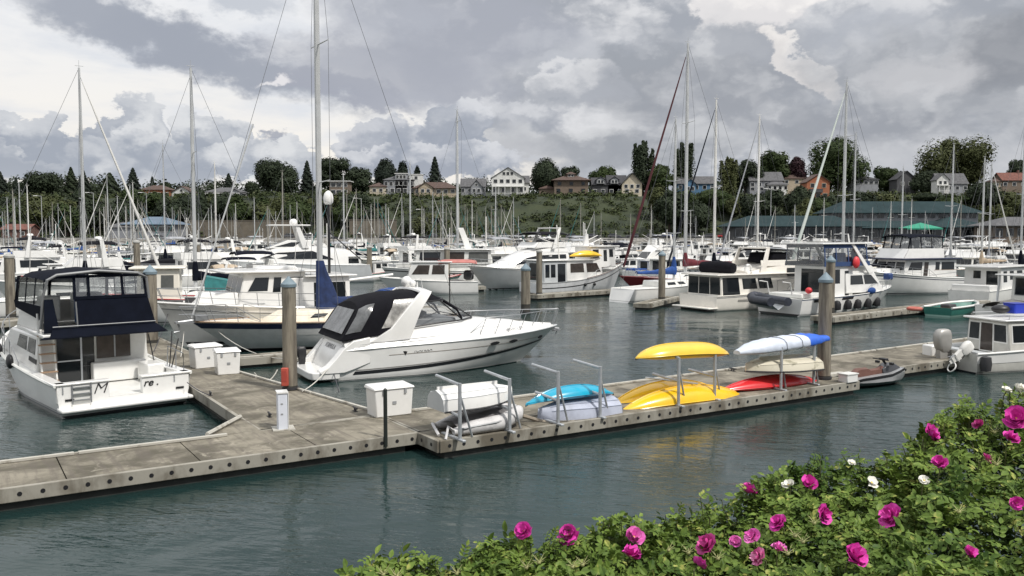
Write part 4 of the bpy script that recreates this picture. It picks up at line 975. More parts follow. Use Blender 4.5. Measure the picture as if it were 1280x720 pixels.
def silver_outboard_boat():
    b = Boat('cabin_boat', 'small grey cabin boat with large silver outboard and tilted kicker motor', 'motor boat')
    h = Hull(7.2, 2.5, .72, 1.15, rake=1.0, trans=-.08, fl=.92, full=.45, fw=.36, sheer=1.7, stern=.95)
    b.hull(h, mat('hull_warmgrey', (.55, .54, .50), .3, var=.1, coat=.2), BOOT, deckm=OFFW, rub=WHITE, bootz=.05, rubr=.05, decktop=(.42, 1), drop=.02)
    a = MB(); h.band(a, lambda t: h.S(t) * .50, lambda t: h.S(t) * .98, .012, .0, 1); a.build('hull_stripe', WHITE, b.hull_o, smooth=50)
    a = MB(); a.box((-2.4, 0, .45), (2.2, 2.1, .05)); a.build('cockpit_floor', OFFW, b.o)
    a = MB(); a.box((-3.2, 0, .6), (.4, 2.2, .28)); [a.box((-2.4, sd * 1.12, .66), (2.4, .14, .14)) for sd in (1, -1)]; a.build('cockpit_coaming', LGREY, b.o, bevel=.03)
    c = block_c(-2.1, 1.7, 1.02, .62, 1.78, fr=.55, tum=.10)
    b.block(c, mat('cabin_warmgrey', (.50, .49, .45), .35, var=.1), [('*', .05, .21, .36, .88), ('*', .26, .42, .10, .88, TINT), ('*', .46, .66, .42, .88), ('*', .70, .93, .42, .88, .70, .88), ('B', .06, .34, .36, .88), ('B', .38, .66, .03, .9, TINT), ('B', .7, .94, .36, .88)], frame=OFFW)
    b.roof(-2.3, 1.45, 1.0, 1.79, .07, WHITE)
    a = MB(); [a.tube([(-2.0, sd * .85, 1.86), (-2.0, sd * .85, 1.98), (.9, sd * .85, 1.98), (.9, sd * .85, 1.86)], .018) for sd in (1, -1)]; a.build('roof_rack', STEEL, b.o)
    outboard(b.o, (-3.95, .12, .78), 1.12, mat('outboard_silver', (.36, .35, .33), .35, .3, var=.1))
    outboard(b.o, (-3.85, -.72, .75), .72, mat('kicker_white', (.66, .65, .62), .35), .95)
    a = MB(); a.tube([(-4.32 + .17 * math.cos(q) * .5, -.72 + .17 * math.sin(q), .22 + .15 * math.cos(q)) for q in [2 * math.pi * k / 14 for k in range(15)]], .025, 6); a.build('propeller_guard', WHITE, b.o)
    a = MB(); a.lathe([(.02, -.28), (.17, -.24), (.2, 0), (.17, .24), (.02, .28)], (-3.4, -1.30, .38), 12); a.build('fender', DKGREY, b.o)
    a = MB(); a.box((-3.7, .95, .55), (.5, .5, .5)); a.build('stern_seat', WHITE, b.o, bevel=.05)
    b.railing_o = None
    a = MB(); h.railing(a, .5, .97, .5, n=5); a.build('bow_rail', STEEL, b.o)
    fit(b.o, (-3.6, -1.15, 0), (1222, 468), (3.3, -.3, .9), (1392, 424), fixed=1.0)
    # crate and bundle on the roof are things of their own
    M_ = Matrix.Translation(b.o.location) @ b.o.rotation_euler.to_matrix().to_4x4()
    p = M_ @ Vector((-.75, .1, 1.99)); t = empty('storage_crate', 'blue plastic crate lashed on the grey cabin boat roof', 'crate', None, p, b.o.rotation_euler.z)
    a = MB(); w, d, hh = .62, .5, .34
    a.box((0, 0, .02), (w, d, .04)); [a.box((sx * w / 2, 0, hh / 2), (.03, d, hh)) for sx in (1, -1)]; [a.box((0, sy * d / 2, hh / 2), (w - .04, .03, hh)) for sy in (1, -1)]
    a.build('body', mat('crate_blue', (.02, .045, .42), .45), t); a = MB(); a.box((0, 0, hh + .015), (w + .05, d + .05, .035)); a.build('lid', mat('crate_lid', (.015, .03, .30), .45), t)
    p = M_ @ Vector((-1.45, .1, 1.99)); a = MB(); a.ball((0, 0, .16), .3, 12, 8, (1.1, .9, .55)); o = a.build('duffel_bag', BLACK, None, smooth=60); o.location = p; tag(o, 'black bag slumped beside the blue roof crate', 'bag')
    return b
OB = silver_outboard_boat()

def grey_stern_boat():
    b = Boat('sport_fisher', 'large white cruiser cut off by the frame behind the silver outboard boat', 'motor boat')
    h = Hull(11, 3.8, 1.05, 1.8, rake=1.4, trans=0, fl=.92, full=.42, fw=.34, stern=.95)
    b.hull(h, OFFW, BOOT, deckm=OFFW, rub=MGREY, drop=.05)
    b.block(block_c(-2.8, 2.2, 1.6, 1.0, 2.75, fr=1.1, tum=.1), OFFW, [('*', .06, .26, .30, .85), ('*', .32, .62, .45, .85), ('B', .3, .62, .2, .9), ('B', .68, .92, .35, .9)], frame=MGREY)
    b.roof(-4.2, 1.2, 1.6, 2.76, .08, WHITE); [b.tubes('roof_post', [[(-4.1, sd * 1.5, 1.0), (-3.9, sd * 1.5, 2.75)]], .07, LGREY) for sd in (1, -1)]
    b.coaming(-1.8, .9, 1.3, 2.84, 3.5, WHITE, .4); b.canopy(-2.2, .4, 1.35, 4.9, WHITE, zl=3.4, name='hardtop')
    b.block(block_c(-.2, .7, 1.1, 3.5, 4.1, .3), CBLACK, [], name='enclosure')
    a = MB(); a.loft([[(-5.7, 1.2 * math.cos(q), .95 + .42 * math.sin(q)) for q in [math.pi * k / 10 for k in range(11)]], [(-4.5, 1.2 * math.cos(q), .95 + .5 * math.sin(q)) for q in [math.pi * k / 10 for k in range(11)]]], False, False); a.build('cockpit_cover', mat('grey_brown_canvas', (.16, .15, .14), .8, var=.2), b.o, smooth=60)
    put(b.o, (-5.5, 1.7, 0), (1220, 404), R(24), .95); return b
GS = grey_stern_boat()

def jet_ski():
    o = empty('jet_ski', 'grey and black jet ski with brown seat floating off the end of the kayak float', 'jet ski')
    sec = [(-1.45, .36, .12, .30), (-1.2, .48, .10, .38), (-.5, .52, .08, .42), (.3, .50, .08, .46), (.9, .38, .10, .56), (1.3, .2, .2, .60), (1.5, .05, .36, .56)]
    ring = lambda x, w, z0, z1: [(x, 0, z0 - .12), (x, w * .6, z0), (x, w, z0 + .14), (x, w * .96, z1), (x, w * .6, z1 + .03), (x, -w * .6, z1 + .03), (x, -w * .96, z1), (x, -w, z0 + .14), (x, -w * .6, z0)]
    a = MB(); a.loft([ring(*q) for q in sec]); a.build('hull', mat('ski_grey', (.26, .265, .27), .3, var=.1, coat=.3), o, smooth=50)
    a = MB(); a.loft([[(x, w * 1.01, z1 - .06), (x, w * 1.03, z1 + .0), (x, w * 1.01, z1 + .04)] for x, w, z0, z1 in sec], False, False); a.loft([[(x, -w * 1.01, z1 - .06), (x, -w * 1.03, z1 + .0), (x, -w * 1.01, z1 + .04)] for x, w, z0, z1 in sec], False, False); a.build('bumper', BLACK, o)
    a = MB(); a.loft([[(x, w, z0), (x, w * .7, z1), (x, -w * .7, z1), (x, -w, z0)] for x, w, z0, z1 in ((.15, .24, .4, .66), (.5, .27, .45, .84), (.8, .22, .5, .82), (1.2, .1, .55, .66))]); a.build('hood', mat('ski_charcoal', (.05, .052, .058), .3, coat=.3), o, smooth=40, bevel=.03)
    a = MB(); a.loft([[(x, w, z0), (x, w * .8, z1), (x, 0, z1 + .04), (x, -w * .8, z1), (x, -w, z0)] for x, w, z0, z1 in ((-1.25, .16, .4, .58), (-1.0, .2, .4, .70), (-.6, .2, .4, .70), (-.45, .18, .4, .62), (.1, .17, .4, .64), (.25, .14, .45, .72))]); a.build('seat', mat('ski_seat_brown', (.13, .06, .045), .6, var=.2), o, smooth=60)
    a = MB(); a.tube([(.5, 0, .8), (.32, 0, .98)], .05); a.tube([(.2, -.38, 1.0), (.34, -.1, .98), (.34, .1, .98), (.2, .38, 1.0)], .026); a.box((.36, 0, 1.0), (.2, .3, .08)); a.build('handlebar', BLACK, o, bevel=.01)
    for sd in (1, -1): a = MB(); a.box((.42, sd * .34, .86), (.12, .16, .1)); a.build('mirror', BLACK, o, bevel=.02)
    return fit(o, (-1.4, -.4, .1), (1072, 484), (1.5, 0, .5), (1130, 463)), o
JS = jet_ski()
# ------------------------------------------------------------------ things on the kayak float
def rack(label, px, by, ty, arms, back=.62):
    a = P(px, by, ZD); H = Q(px, ty, a.y).z - ZD
    o = empty('rack_stand', label, 'kayak rack', 'aluminium rack stands on the kayak float', (a.x, a.y, ZD), DK)
    m = MB(); m.tube([(0, 0, 0), (0, 0, H)], .042, 8); m.build('post', ALU, o)
    m = MB(); m.tube([(.40, .16, .02), (0.02, .03, H * .80)], .026, 6); m.build('brace', ALU, o)
    m = MB(); m.box((0, .3, .025), (.09, 1.0, .05)); m.build('foot', ALU, o, bevel=.01)
    for h, L in arms: m = MB(); m.tube([(0, 0, H * h), (0, L, H * h + .06)], .037, 8); m.build('arm', ALU, o)
    return o, a, H
RK = []
for args in (('bare armed stand at the transom end of the white dinghy', 575, 551, 479, [(.97, 1.1), (.42, .95)]), ('bare armed stand at the rounded bow of the white dinghy', 637, 540, 473, [(.97, 1.1), (.42, .95)]),
             ('bare armed stand at the drooping end of the turquoise kayak', 697.5, 531, 464, [(.97, 1.1), (.45, .95)]), ('bare armed stand at the thin tip of the turquoise kayak', 750, 522, 458, [(.97, 1.1), (.45, .95)]),
             ('stand under the blunt end of the raised yellow kayak', 848, 508, 447, [(.99, .9), (.52, 1.0)]), ('stand under the curved tip of the raised yellow kayak', 893, 500, 443, [(.99, .9), (.52, 1.0)]),
             ('stand under the middle of the tarp wrapped kayak', 976, 488, 434, [(.99, .9), (.45, .9)]), ('stand under the blue end of the tarp wrapped kayak', 1017, 481, 428, [(.99, .9), (.45, .9)])):
    RK.append(rack(*args))
KY = lambda nm, c: mat(nm, c, .28, var=.08, scale=2, coat=.3)
YEL = KY('kayak_yellow', (.80, .49, .015)); YEL2 = KY('kayak_yellow_pale', (.74, .50, .04)); TUR = KY('kayak_turquoise', (.0, .33, .50)); RED = KY('kayak_red', (.62, .025, .03))
def ends(o, a, b, L):
    a, b = Vector(a), Vector(b); c = (a + b) / 2; d = b - a
    o.location = c; o.rotation_euler = (0, -math.atan2(d.z, math.hypot(d.x, d.y)), math.atan2(d.y, d.x)); k = d.length / L; o.scale = (k, k ** .5, k ** .5)
    print('ENDS %s %.2f' % (o['label'], d.length))
def kayak(label, a, b, m, w=.36, hgt=.20, inv=False, cockpits=1, rocker=.12, roll=0.0, full=2.0):
    L = 3.2; o = empty('kayak', label, 'kayak', 'kayaks stored on the racks')
    def sec(u, f=1.0):
        x = (u - .5) * L; k = max(.012, (1 - abs(2 * u - 1) ** full)) ** .85; zz = rocker * abs(2 * u - 1) ** 2.4
        ww = w * k * f; return [(x, ww * math.cos(q), zz + (hgt * .9 * k * math.sin(q) if q < math.pi + .01 else hgt * k * .9 * math.sin(q) * 1.25)) for q in [2 * math.pi * j / 16 for j in range(16)]]
    r = [sec(i / 22) for i in range(23)]
    s_ = -1 if inv else 1
    hb = MB(); hb.loft([[(x, y, s_ * z) for x, y, z in q[8:] + q[:1]] for q in r], False, False); hb.build('hull', m, o, smooth=70)
    dk = MB(); dk.loft([[(x, y, s_ * z * .75) for x, y, z in q[:9]] for q in r], False, False); dk.build('deck', m, o, smooth=70)
    e = MB(); [e.tube([(q[k][0], q[k][1], s_ * q[k][2]) for q in r], .012, 5) for k in (0, 8)]; e.build('seam_rim', m, o)
    for sx in (0, 22):
        x = r[sx][4][0] * .97; z = s_ * (rocker * .9); c = MB(); c.tube([(x, -.05, z), (x + (.05 if sx else -.05), 0, z - .05), (x, .05, z)], .012, 5); c.build('grab_handle', BLACK, o)
    c = MB(); c.tube([(q[12][0], 0, s_ * (q[12][2] - .004)) for q in r[2:21]], .012, 5); c.build('keel_strip', m, o)
    for i in range(cockpits):
        x = (i - (cockpits - 1) / 2) * .9 - .1; q = []; c = MB()
        c.tube([(x + .42 * math.cos(t), .21 * math.sin(t), s_ * (hgt * .70)) for t in [2 * math.pi * j / 14 for j in range(15)]], .03, 5); c.build('cockpit_rim', BLACK, o)
        c = MB(); c.prism([(x + .40 * math.cos(t), .19 * math.sin(t)) for t in [2 * math.pi * j / 14 for j in range(14)]], s_ * hgt * .66, s_ * hgt * .69); c.build('cockpit', BLACK, o)
    ends(o, a, b, L); 
    if roll: o.rotation_euler.x = roll
    return o
def at_n(px, py, nn, z=None):
    """point on a vertical plane n = const seen at a pixel"""
    d = ray(px, py); den = d.x * NV.x + d.y * NV.y; k = nn / den
    return Vector((d.x * k, d.y * k, EYE + d.z * k))
def dock_n(o): return toSN(o[1])[1]
kayak('turquoise kayak lying on the lower arms above the blue grey dinghy', at_n(657, 499, 17.55), at_n(767, 485, 17.55), TUR, .38, .2, True, 0, .16)
kayak('bright yellow kayak raised on top of the rack arms', at_n(795, 443, 17.45), at_n(911, 438, 17.45), YEL2, .42, .23, True, 0, .10, 0.0, 3.4)
kayak('orange yellow kayak lying on the float beside the rack posts', at_n(774, 508, 17.45), at_n(933, 490, 17.45), YEL, .38, .27, True, 0, .14)
kayak('second yellow kayak partly hidden against its twin on the deck', at_n(760, 502, 18.25), at_n(900, 484, 18.25), YEL, .38, .30, True, 0, .14)
kayak('long red kayak lying under the rack with tarp wrapped boat', at_n(900, 486, 17.7), at_n(1023, 474, 17.7), RED, .36, .2, True, 0, .05)

def dinghy(label, a, b, m, w=.62, hgt=.42, trm=None, cat='dinghy', twod=None, rot=0.0, inner=False):
    """upturned hard dinghy: transom at a, bow at b; local L 2.6"""
    L = 2.6; o = empty('dinghy', label, cat, 'dinghies stored on the kayak float')
    def sec(u):
        x = (u - .5) * L; k = (.84 + .16 * min(1, u / .4)) * max(.03, 1 - max(0, (u - .35) / .65) ** 2.4); hh = hgt * (1.0 - .35 * max(0, (u - .55) / .45) ** 2) ; ww = w * k
        return [(x, ww, 0), (x, ww * .97, hh * .30), (x, ww * .90, hh * .60), (x, ww * .60, hh * .84), (x, ww * .12, hh * .98), (x, 0, hh * 1.0), (x, -ww * .12, hh * .98), (x, -ww * .60, hh * .84), (x, -ww * .90, hh * .60), (x, -ww * .97, hh * .30), (x, -ww, 0)]
    r = [sec(i / 16) for i in range(17)]
    s_ = MB(); s_.loft(r, False, False); n = len(s_.v); s_.v += r[-1]; s_.f.append(tuple(range(n, n + 11))); s_.build('hull', m, o, smooth=22)
    t = MB(); t.add([(x - .012, y, z) for x, y, z in r[0]] + [(x + .012, y, z) for x, y, z in r[0]], [tuple(range(11)), tuple(range(11, 22))] + [(i, (i + 1) % 11, 11 + (i + 1) % 11, 11 + i) for i in range(11)]); t.build('transom', trm or m, o, smooth=0)
    g = MB(); [g.tube([(q[k][0], q[k][1] * 1.02, .0) for q in r], .025, 5) for k in (0, 10)]; g.build('gunwale', DKGREY if twod is None else twod, o)
    g = MB(); [g.tube([(q[k][0], q[k][1] * 1.01, q[k][2] + .004) for q in r[:15]], .010, 4) for k in (2, 3, 7, 8)]; g.build('strake', twod or trm or m, o)
    k_ = MB(); k_.hexa([(-L * .48, -.03, hgt * .95), (L * .3, -.015, hgt * .9), (L * .3, .015, hgt * .9), (-L * .48, .03, hgt * .95), (-L * .48, -.02, hgt * 1.16), (L * .3, -.01, hgt * 1.08), (L * .3, .01, hgt * 1.08), (-L * .48, .02, hgt * 1.16)]); k_.build('skeg', m, o)
    ends(o, a, b, L); return o
dinghy('upturned white dinghy resting on the lower rack arms', at_n(545, 512, 17.5), at_n(640, 498, 17.5), WHITE, .55, .50, LGREY)
GB = mat('dinghy_bluegrey', (.22, .25, .33), .55, var=.2, scale=3); GBL = mat('dinghy_paleblue', (.40, .43, .52), .5, var=.15)
dinghy('upturned blue grey dinghy on the deck under the turquoise kayak', at_n(765, 517, 17.5), at_n(672, 526, 17.5), GBL, .52, .50, GB)
dinghy('upturned cream dinghy hung under the tarp wrapped kayak', at_n(1012, 459, 17.6), at_n(932, 464, 17.6), mat('dinghy_cream', (.60, .56, .45), .5, var=.2, rgb2=(.30, .28, .2), thr=(.55, .7)), .6, .36)
def inflatable():
    o = empty('inflatable_tender', 'deflated pale grey inflatable tender folded at the rack foot', 'inflatable boat')
    m = mat('hypalon_paleGrey'.lower(), (.55, .54, .54), .6, var=.2, scale=4, bump=.15); L = 2.2
    for sd in (1, -1):
        t = MB(); t.tube([(-1.15, sd * .42, .12), (-.6, sd * .44, .17), (.3, sd * .46, .26 + .06 * sd), (.85, sd * .34, .32), (1.12, sd * .05, .34)], [.08, .17, .2, .18, .13], 12); t.build('tube', m, o, smooth=70)
    t = MB(); t.loft([[(x, -.4, z), (x, -.1, z + .10), (x, .2, z + .06), (x, .42, z)] for x, z in ((-1.0, .20), (-.4, .30), (.2, .36), (.8, .40))], False, False); t.build('floor', mat('tender_floor_grey', (.16, .155, .16), .7, var=.3), o, smooth=60)
    t = MB(); t.tube([(-1.15, .3, .1), (-1.45, .1, .26), (-1.5, -.3, .06)], .04, 6); t.tube([(-1.1, -.4, .12), (-1.35, -.5, .28), (-1.5, -.62, .02)], .035, 6); t.build('folded_strap', m, o, smooth=60)
    t = MB(); t.tube([(-1.0, -.56, .2), (0, -.64, .26), (.8, -.5, .33)], .025, 5); t.build('rub_strake', MGREY, o)
    ends(o, at_n(556, 548, 17.5) * 1 , at_n(648, 530, 17.55), 2.3); o.location.z = ZD; o.rotation_euler.y = 0; return o
inflatable()
def wrapped():
    o = empty('wrapped_kayak', 'kayak wrapped in pale tarp with bright blue end on the top arms', 'kayak')
    def sec(u, w=.40, h=.26):
        x = (u - .5) * 3.2; k = max(.12, 1 - abs(2 * u - 1) ** 3.2) ** .7; k = max(k, .30 if u < .5 else .45)
        wr = .012 * math.sin(u * 60) ; return [(x, (w * k + wr) * math.copysign(abs(math.cos(q)) ** .7, math.cos(q)), (h * k + wr) * (math.copysign(abs(math.sin(q)) ** .7, math.sin(q)) if math.sin(q) > 0 else .35 * math.sin(q)) - .10 * (1 - u)) for q in [2 * math.pi * j / 14 for j in range(14)]]
    t = MB(); t.loft([sec(i / 20) for i in range(15)]); t.build('pale_tarp', mat('tarp_pale', (.56, .61, .70), .55, var=.12, scale=5, bump=.3), o, smooth=60)
    t = MB(); t.loft([sec(i / 20, .405, .27) for i in range(14, 21)]); t.build('blue_tarp', mat('tarp_blue', (.03, .13, .62), .5, var=.15, scale=5, bump=.3), o, smooth=60)
    t = MB()
    for u in (.42, .60): q = sec(u, .415, .275); t.tube(q + [q[0]], .008, 4)
    t.build('lashing', ROPED, o)
    ends(o, at_n(921, 437, 17.5), at_n(1031, 424, 17.5), 3.2)
wrapped()
# loose pole lying across the yellow rack, oar by the dinghy
def stick(name, label, cat, a, b, r, m):
    a, b = Vector(a), Vector(b); t = MB(); t.tube([Vector(), b - a], r, 7); o = t.build(name, m); o.location = a; tag(o, label, cat); return o
stick('paddle_shaft', 'grey pole lying behind the yellow kayaks', 'pole', at_n(807, 472, 18.6), at_n(872, 480, 17.3), .025, ALU)
stick('timber_skid', 'weathered timber skid at the bow of the blue grey dinghy', 'timber', at_n(654, 520, 17.6) * 1, at_n(695, 532, 17.2), .05, mat('timber_grey', (.28, .24, .19), .9, var=.3))
# dock boxes
def dock_box(label, pts, w, d, h, rz, m=WHITE, n=1):
    p = P(*pts, ZD); o = empty('dock_box', label, 'dock box', 'white dock boxes', (p.x, p.y, ZD), rz)
    t = MB(); t.hexa([(-w * .46, -d * .45, 0), (w * .46, -d * .45, 0), (w * .46, d * .45, 0), (-w * .46, d * .45, 0), (-w / 2 * .98, -d / 2 * .98, h * .88), (w / 2 * .98, -d / 2 * .98, h * .88), (w / 2 * .98, d / 2 * .98, h * .88), (-w / 2 * .98, d / 2 * .98, h * .88)]); t.build('body', m, o, bevel=.03)
    t = MB(); t.hexa([(-w / 2 - .03, -d / 2 - .03, h * .885), (w / 2 + .03, -d / 2 - .03, h * .885), (w / 2 + .03, d / 2 + .03, h * .885), (-w / 2 - .03, d / 2 + .03, h * .885), (-w / 2, -d / 2, h * .95), (w / 2, -d / 2, h * .95), (w / 2, d / 2, h), (-w / 2, d / 2, h)]); t.build('lid', m, o, bevel=.02)
    for x in (-w * .28, w * .28): t = MB(); t.box((x, -d * .5 - .005, h * .80), (.06, .03, .12)); t.build('latch', MGREY, o)
    t = MB(); t.box((0, -d * .475, h * .45), (.10, .03, .07)); t.build('handle', MGREY, o)
    return o
dock_box('large white dock box beside the black post', (487, 518), 1.05, .62, .78, DK)
dock_box('white dock box standing farther along the walkway edge', (257, 459), .95, .6, .80, DK + R(8))
dock_box('smaller white dock box in front of its neighbour on the walkway', (284, 467), .75, .6, .82, DK - R(4))
p = P(482, 547, ZD); H = Q(482, 487, p.y).z
t = MB(); t.tube([(0, 0, -.2), (0, 0, H - ZD)], .045, 10); t.tube([(0, 0, H - ZD), (0, 0, H - ZD + .03)], [.045, .02], 10); o = t.build('steel_post', mat('post_black', (.015, .02, .017), .5)); o.location = (p.x, p.y, ZD); tag(o, 'thin black post at the float edge in front of the dock box', 'post')
p = P(353, 536, ZD); o = empty('power_pedestal', 'white power pedestal standing where the two walkways meet', 'power pedestal', None, (p.x, p.y, ZD), DK - R(12))
t = MB(); t.hexa(block_c(-.11, .11, .17, 0, .86, .01, .0)); t.build('housing', mat('pedestal_bluegrey', (.62, .65, .72), .45), o, bevel=.015)
t = MB(); t.box((.125, 0, .43), (.02, .10, .84)); t.build('trim', MGREY, o); t = MB(); t.box((.135, 0, .43), (.03, .055, .84)); t.box((0, 0, .875), (.26, .38, .03)); t.build('cap', WHITE, o)
t = MB(); t.box((.02, 0, .012), (.5, .5, .025)); t.build('base_plate', EDGEW, o)
for z in (.62, .38): t = MB(); t.box((-.02, -.172, z), (.05, .015, .03)); t.build('socket', MGREY, o)
p = P(1060, 476, .45); o = empty('foam_block', 'small white box at the end of the kayak float by the jet ski', 'box', None, (p.x, p.y, ZD), DK)
t = MB(); t.box((0, 0, .12), (.5, .34, .24)); t.build('body', WHITE, o, bevel=.02); t = MB(); t.box((0, 0, .255), (.54, .38, .03)); t.build('lid', OFFW, o)
t = MB(); t.box((0, 0, .05), (1.2, .25, .09)); o = t.build('timber_fender', EDGEW, bevel=.01); o.location = tuple(P(1041, 470, ZD)); o.rotation_euler.z = DK; tag(o, 'pale timber baulk beside the stout pile', 'timber')

# mooring lines
def line(label, a, b, sag, r=.018, m=ROPE, cat='mooring line'):
    a, b = Vector(a), Vector(b); t = MB(); t.tube([a.lerp(b, i / 10) - Vector((0, 0, sag * 4 * (i / 10) * (1 - i / 10))) - a for i in range(11)], r, 5); o = t.build('mooring_line', m, smooth=60); o.location = a
    return tag(o, label, cat, 'mooring lines')
line('white line from the express cruiser stern to the extinguisher pile', P(378, 489, ZD + .05), Q(414, 455, 29.6), .10)
line('dark spring line hanging from the express cruiser swim platform', Q(412, 448, 30.5), P(424, 490, .0), .02, .016, ROPED)
line('white bow line of the striped sailboat running to its slip finger', Q(262, 405, 36.6), P(372, 448, .5), .45)
line('rope hanging from the sailboat bow to the walkway', Q(230, 415, 36.0), P(226, 446, ZD), .05)
line('slack line from the trawler bow to the walkway', Q(212, 385, 38.5), P(192, 440, ZD), .1, .016, ROPED)
line('looped hose hanging from the slip finger', P(318, 466, .3), P(347, 462, .3), .35, .022)
line('stern line from the flybridge cruiser to the walkway cleat', Q(234, 478, 25.4), P(262, 494, ZD + .05), .04, .014, ROPED)
def cleat(label, px, py):
    p = P(px, py, ZD); o = empty('dock_cleat', label, 'cleat', 'dock cleats', (p.x, p.y, ZD), R(118)); t = MB(); t.tube([(-.16, 0, .09), (.16, 0, .09)], .022); [t.tube([(x, 0, 0), (x, 0, .09)], .022) for x in (-.05, .05)]; t.box((0, 0, .006), (.2, .08, .012)); t.build('horn', DKGREY, o)
cleat('dark cleat tied with the flybridge cruiser stern line', 263, 494); cleat('dark cleat on the edge rail between pile and dock box', 444, 514); cleat('dark cleat by the corner gusset', 337, 521); cleat('dark cleat on the far edge behind the yellow kayaks', 916, 464)

# ------------------------------------------------------------------ boats across the fairway
HD = lambda deg: R(deg)
def motor(name, label, L, B, zs, zb, hullm=WHITE, stripe=None, cat='motor boat', **k):
    b = Boat(name, label, cat, k.get('group'))
    h = Hull(L, B, zs, zb, rake=k.get('rake', 1.3), trans=k.get('trans', .05), fl=k.get('fl', .9), full=k.get('full', .44), fw=k.get('fw', .34), sheer=k.get('sheer', 1.8), stern=.94, mid=k.get('mid'))
    b.hull(h, hullm, k.get('boot', BOOT), stripe, k.get('stripez', (.78, .88)), k.get('deckm', OFFW), k.get('rub', None), bootz=k.get('bootz', .14), nt=k.get('nt', 16))
    return b, h
def tug():
    b, h = motor('tug_yacht', 'white tug style yacht with a yellow kayak on its roof', 10.4, 3.5, 1.0, 2.5, mat('tug_hull', (.60, .61, .62), .3, var=.1), cat='trawler', rub=MGREY, rake=1.2, sheer=2.6)
    a = MB(); h.band(a, lambda t: h.S(t) - .50, lambda t: h.S(t) - .42, .012); a.build('hull_stripe', BOOT, b.hull_o)
    a = MB(); h.band(a, lambda t: h.S(t) - .04, lambda t: h.S(t) + .1, .012, .5, 1); a.build('bulwark_cap', mat('cap_brown', (.13, .06, .04), .5), b.hull_o)
    b.block(block_c(-4.6, -2.2, 1.45, 1.0, 2.85, tum=.05), LGREY, [('*', .06, .24, .25, .85), ('*', .3, .5, .25, .85), ('*', .6, .94, .02, .88), ('B', .2, .8, .1, .9)])
    b.block(block_c(-2.2, 2.0, 1.45, 1.1, 2.9, fr=.4, tum=.05, hwf=1.3), WHITE, [('*', .10, .48, .40, .85, TINT), ('*', .56, .95, .40, .85, .56, .87, TINT), ('F', .1, .9, .45, .85)], frame=WHITE)
    b.block(block_c(.6, 3.6, 1.3, 2.2, 4.05, fr=.1, tum=.06, hwf=1.0), WHITE, [('*', .50, .64, .30, .85), ('*', .74, .90, .5, .88), ('*', .05, .3, .48, .88), ('F', .05, .34, .5, .9), ('F', .37, .63, .5, .9), ('F', .66, .95, .5, .9)], name='pilothouse')
    b.roof(.3, 3.9, 1.4, 4.05, .1, WHITE, hwf=1.15); b.roof(-4.8, .8, 1.55, 2.88, .08, WHITE)
    a = MB(); a.tube([(1.2, 0, 4.1), (.9, 0, 5.6)], .06); a.hexa(block_c(.6, 1.2, .1, 4.1, 5.2, .1, .3)); a.build('mast', WHITE, b.o); b.dome(1.5, 0, 4.15, .26, flat=True)
    a = MB(); a.tube([(-2.0, 0, 2.95), (-2.3, 0, 6.0)], .05); a.tube([(-2.1, 0, 4.2), (-4.2, 0, 4.9)], .04); a.build('boom', MASTW, b.o)
    a = MB(); h.railing(a, .55, .97, .55, n=6); a.build('bow_rail', STEEL, b.o)
    a = MB(); [a.tube([(-4.7, sd * 1.45, 2.95), (-4.7, sd * 1.45, 3.6), (.3, sd * 1.45, 3.6)], .016) for sd in (1, -1)]; a.build('roof_rail', STEEL, b.o)
    for t in (.62, .5): x, y, z = h.p(t, .75, -1); a = MB(); a.ball((x, y - .05, z), .14); a.build('fender', BLACK, b.o)
    put(b.o, (-5.2, -1.6, 0), (674, 369), R(32), .93)
    M_ = Matrix.Translation(b.o.location) @ b.o.rotation_euler.to_matrix().to_4x4(); s = b.o.scale.x
    p0, p1 = M_ @ Vector((-1.9 * s, -1.35 * s, 3.36 * s)), M_ @ Vector((1.7 * s, -1.35 * s, 3.36 * s)); kayak('plump yellow kayak strapped along the white tug roof', p0, p1, YEL, .42, .3, True, 0, .1)
    bpy.data.objects['kayak'] and None
tug()
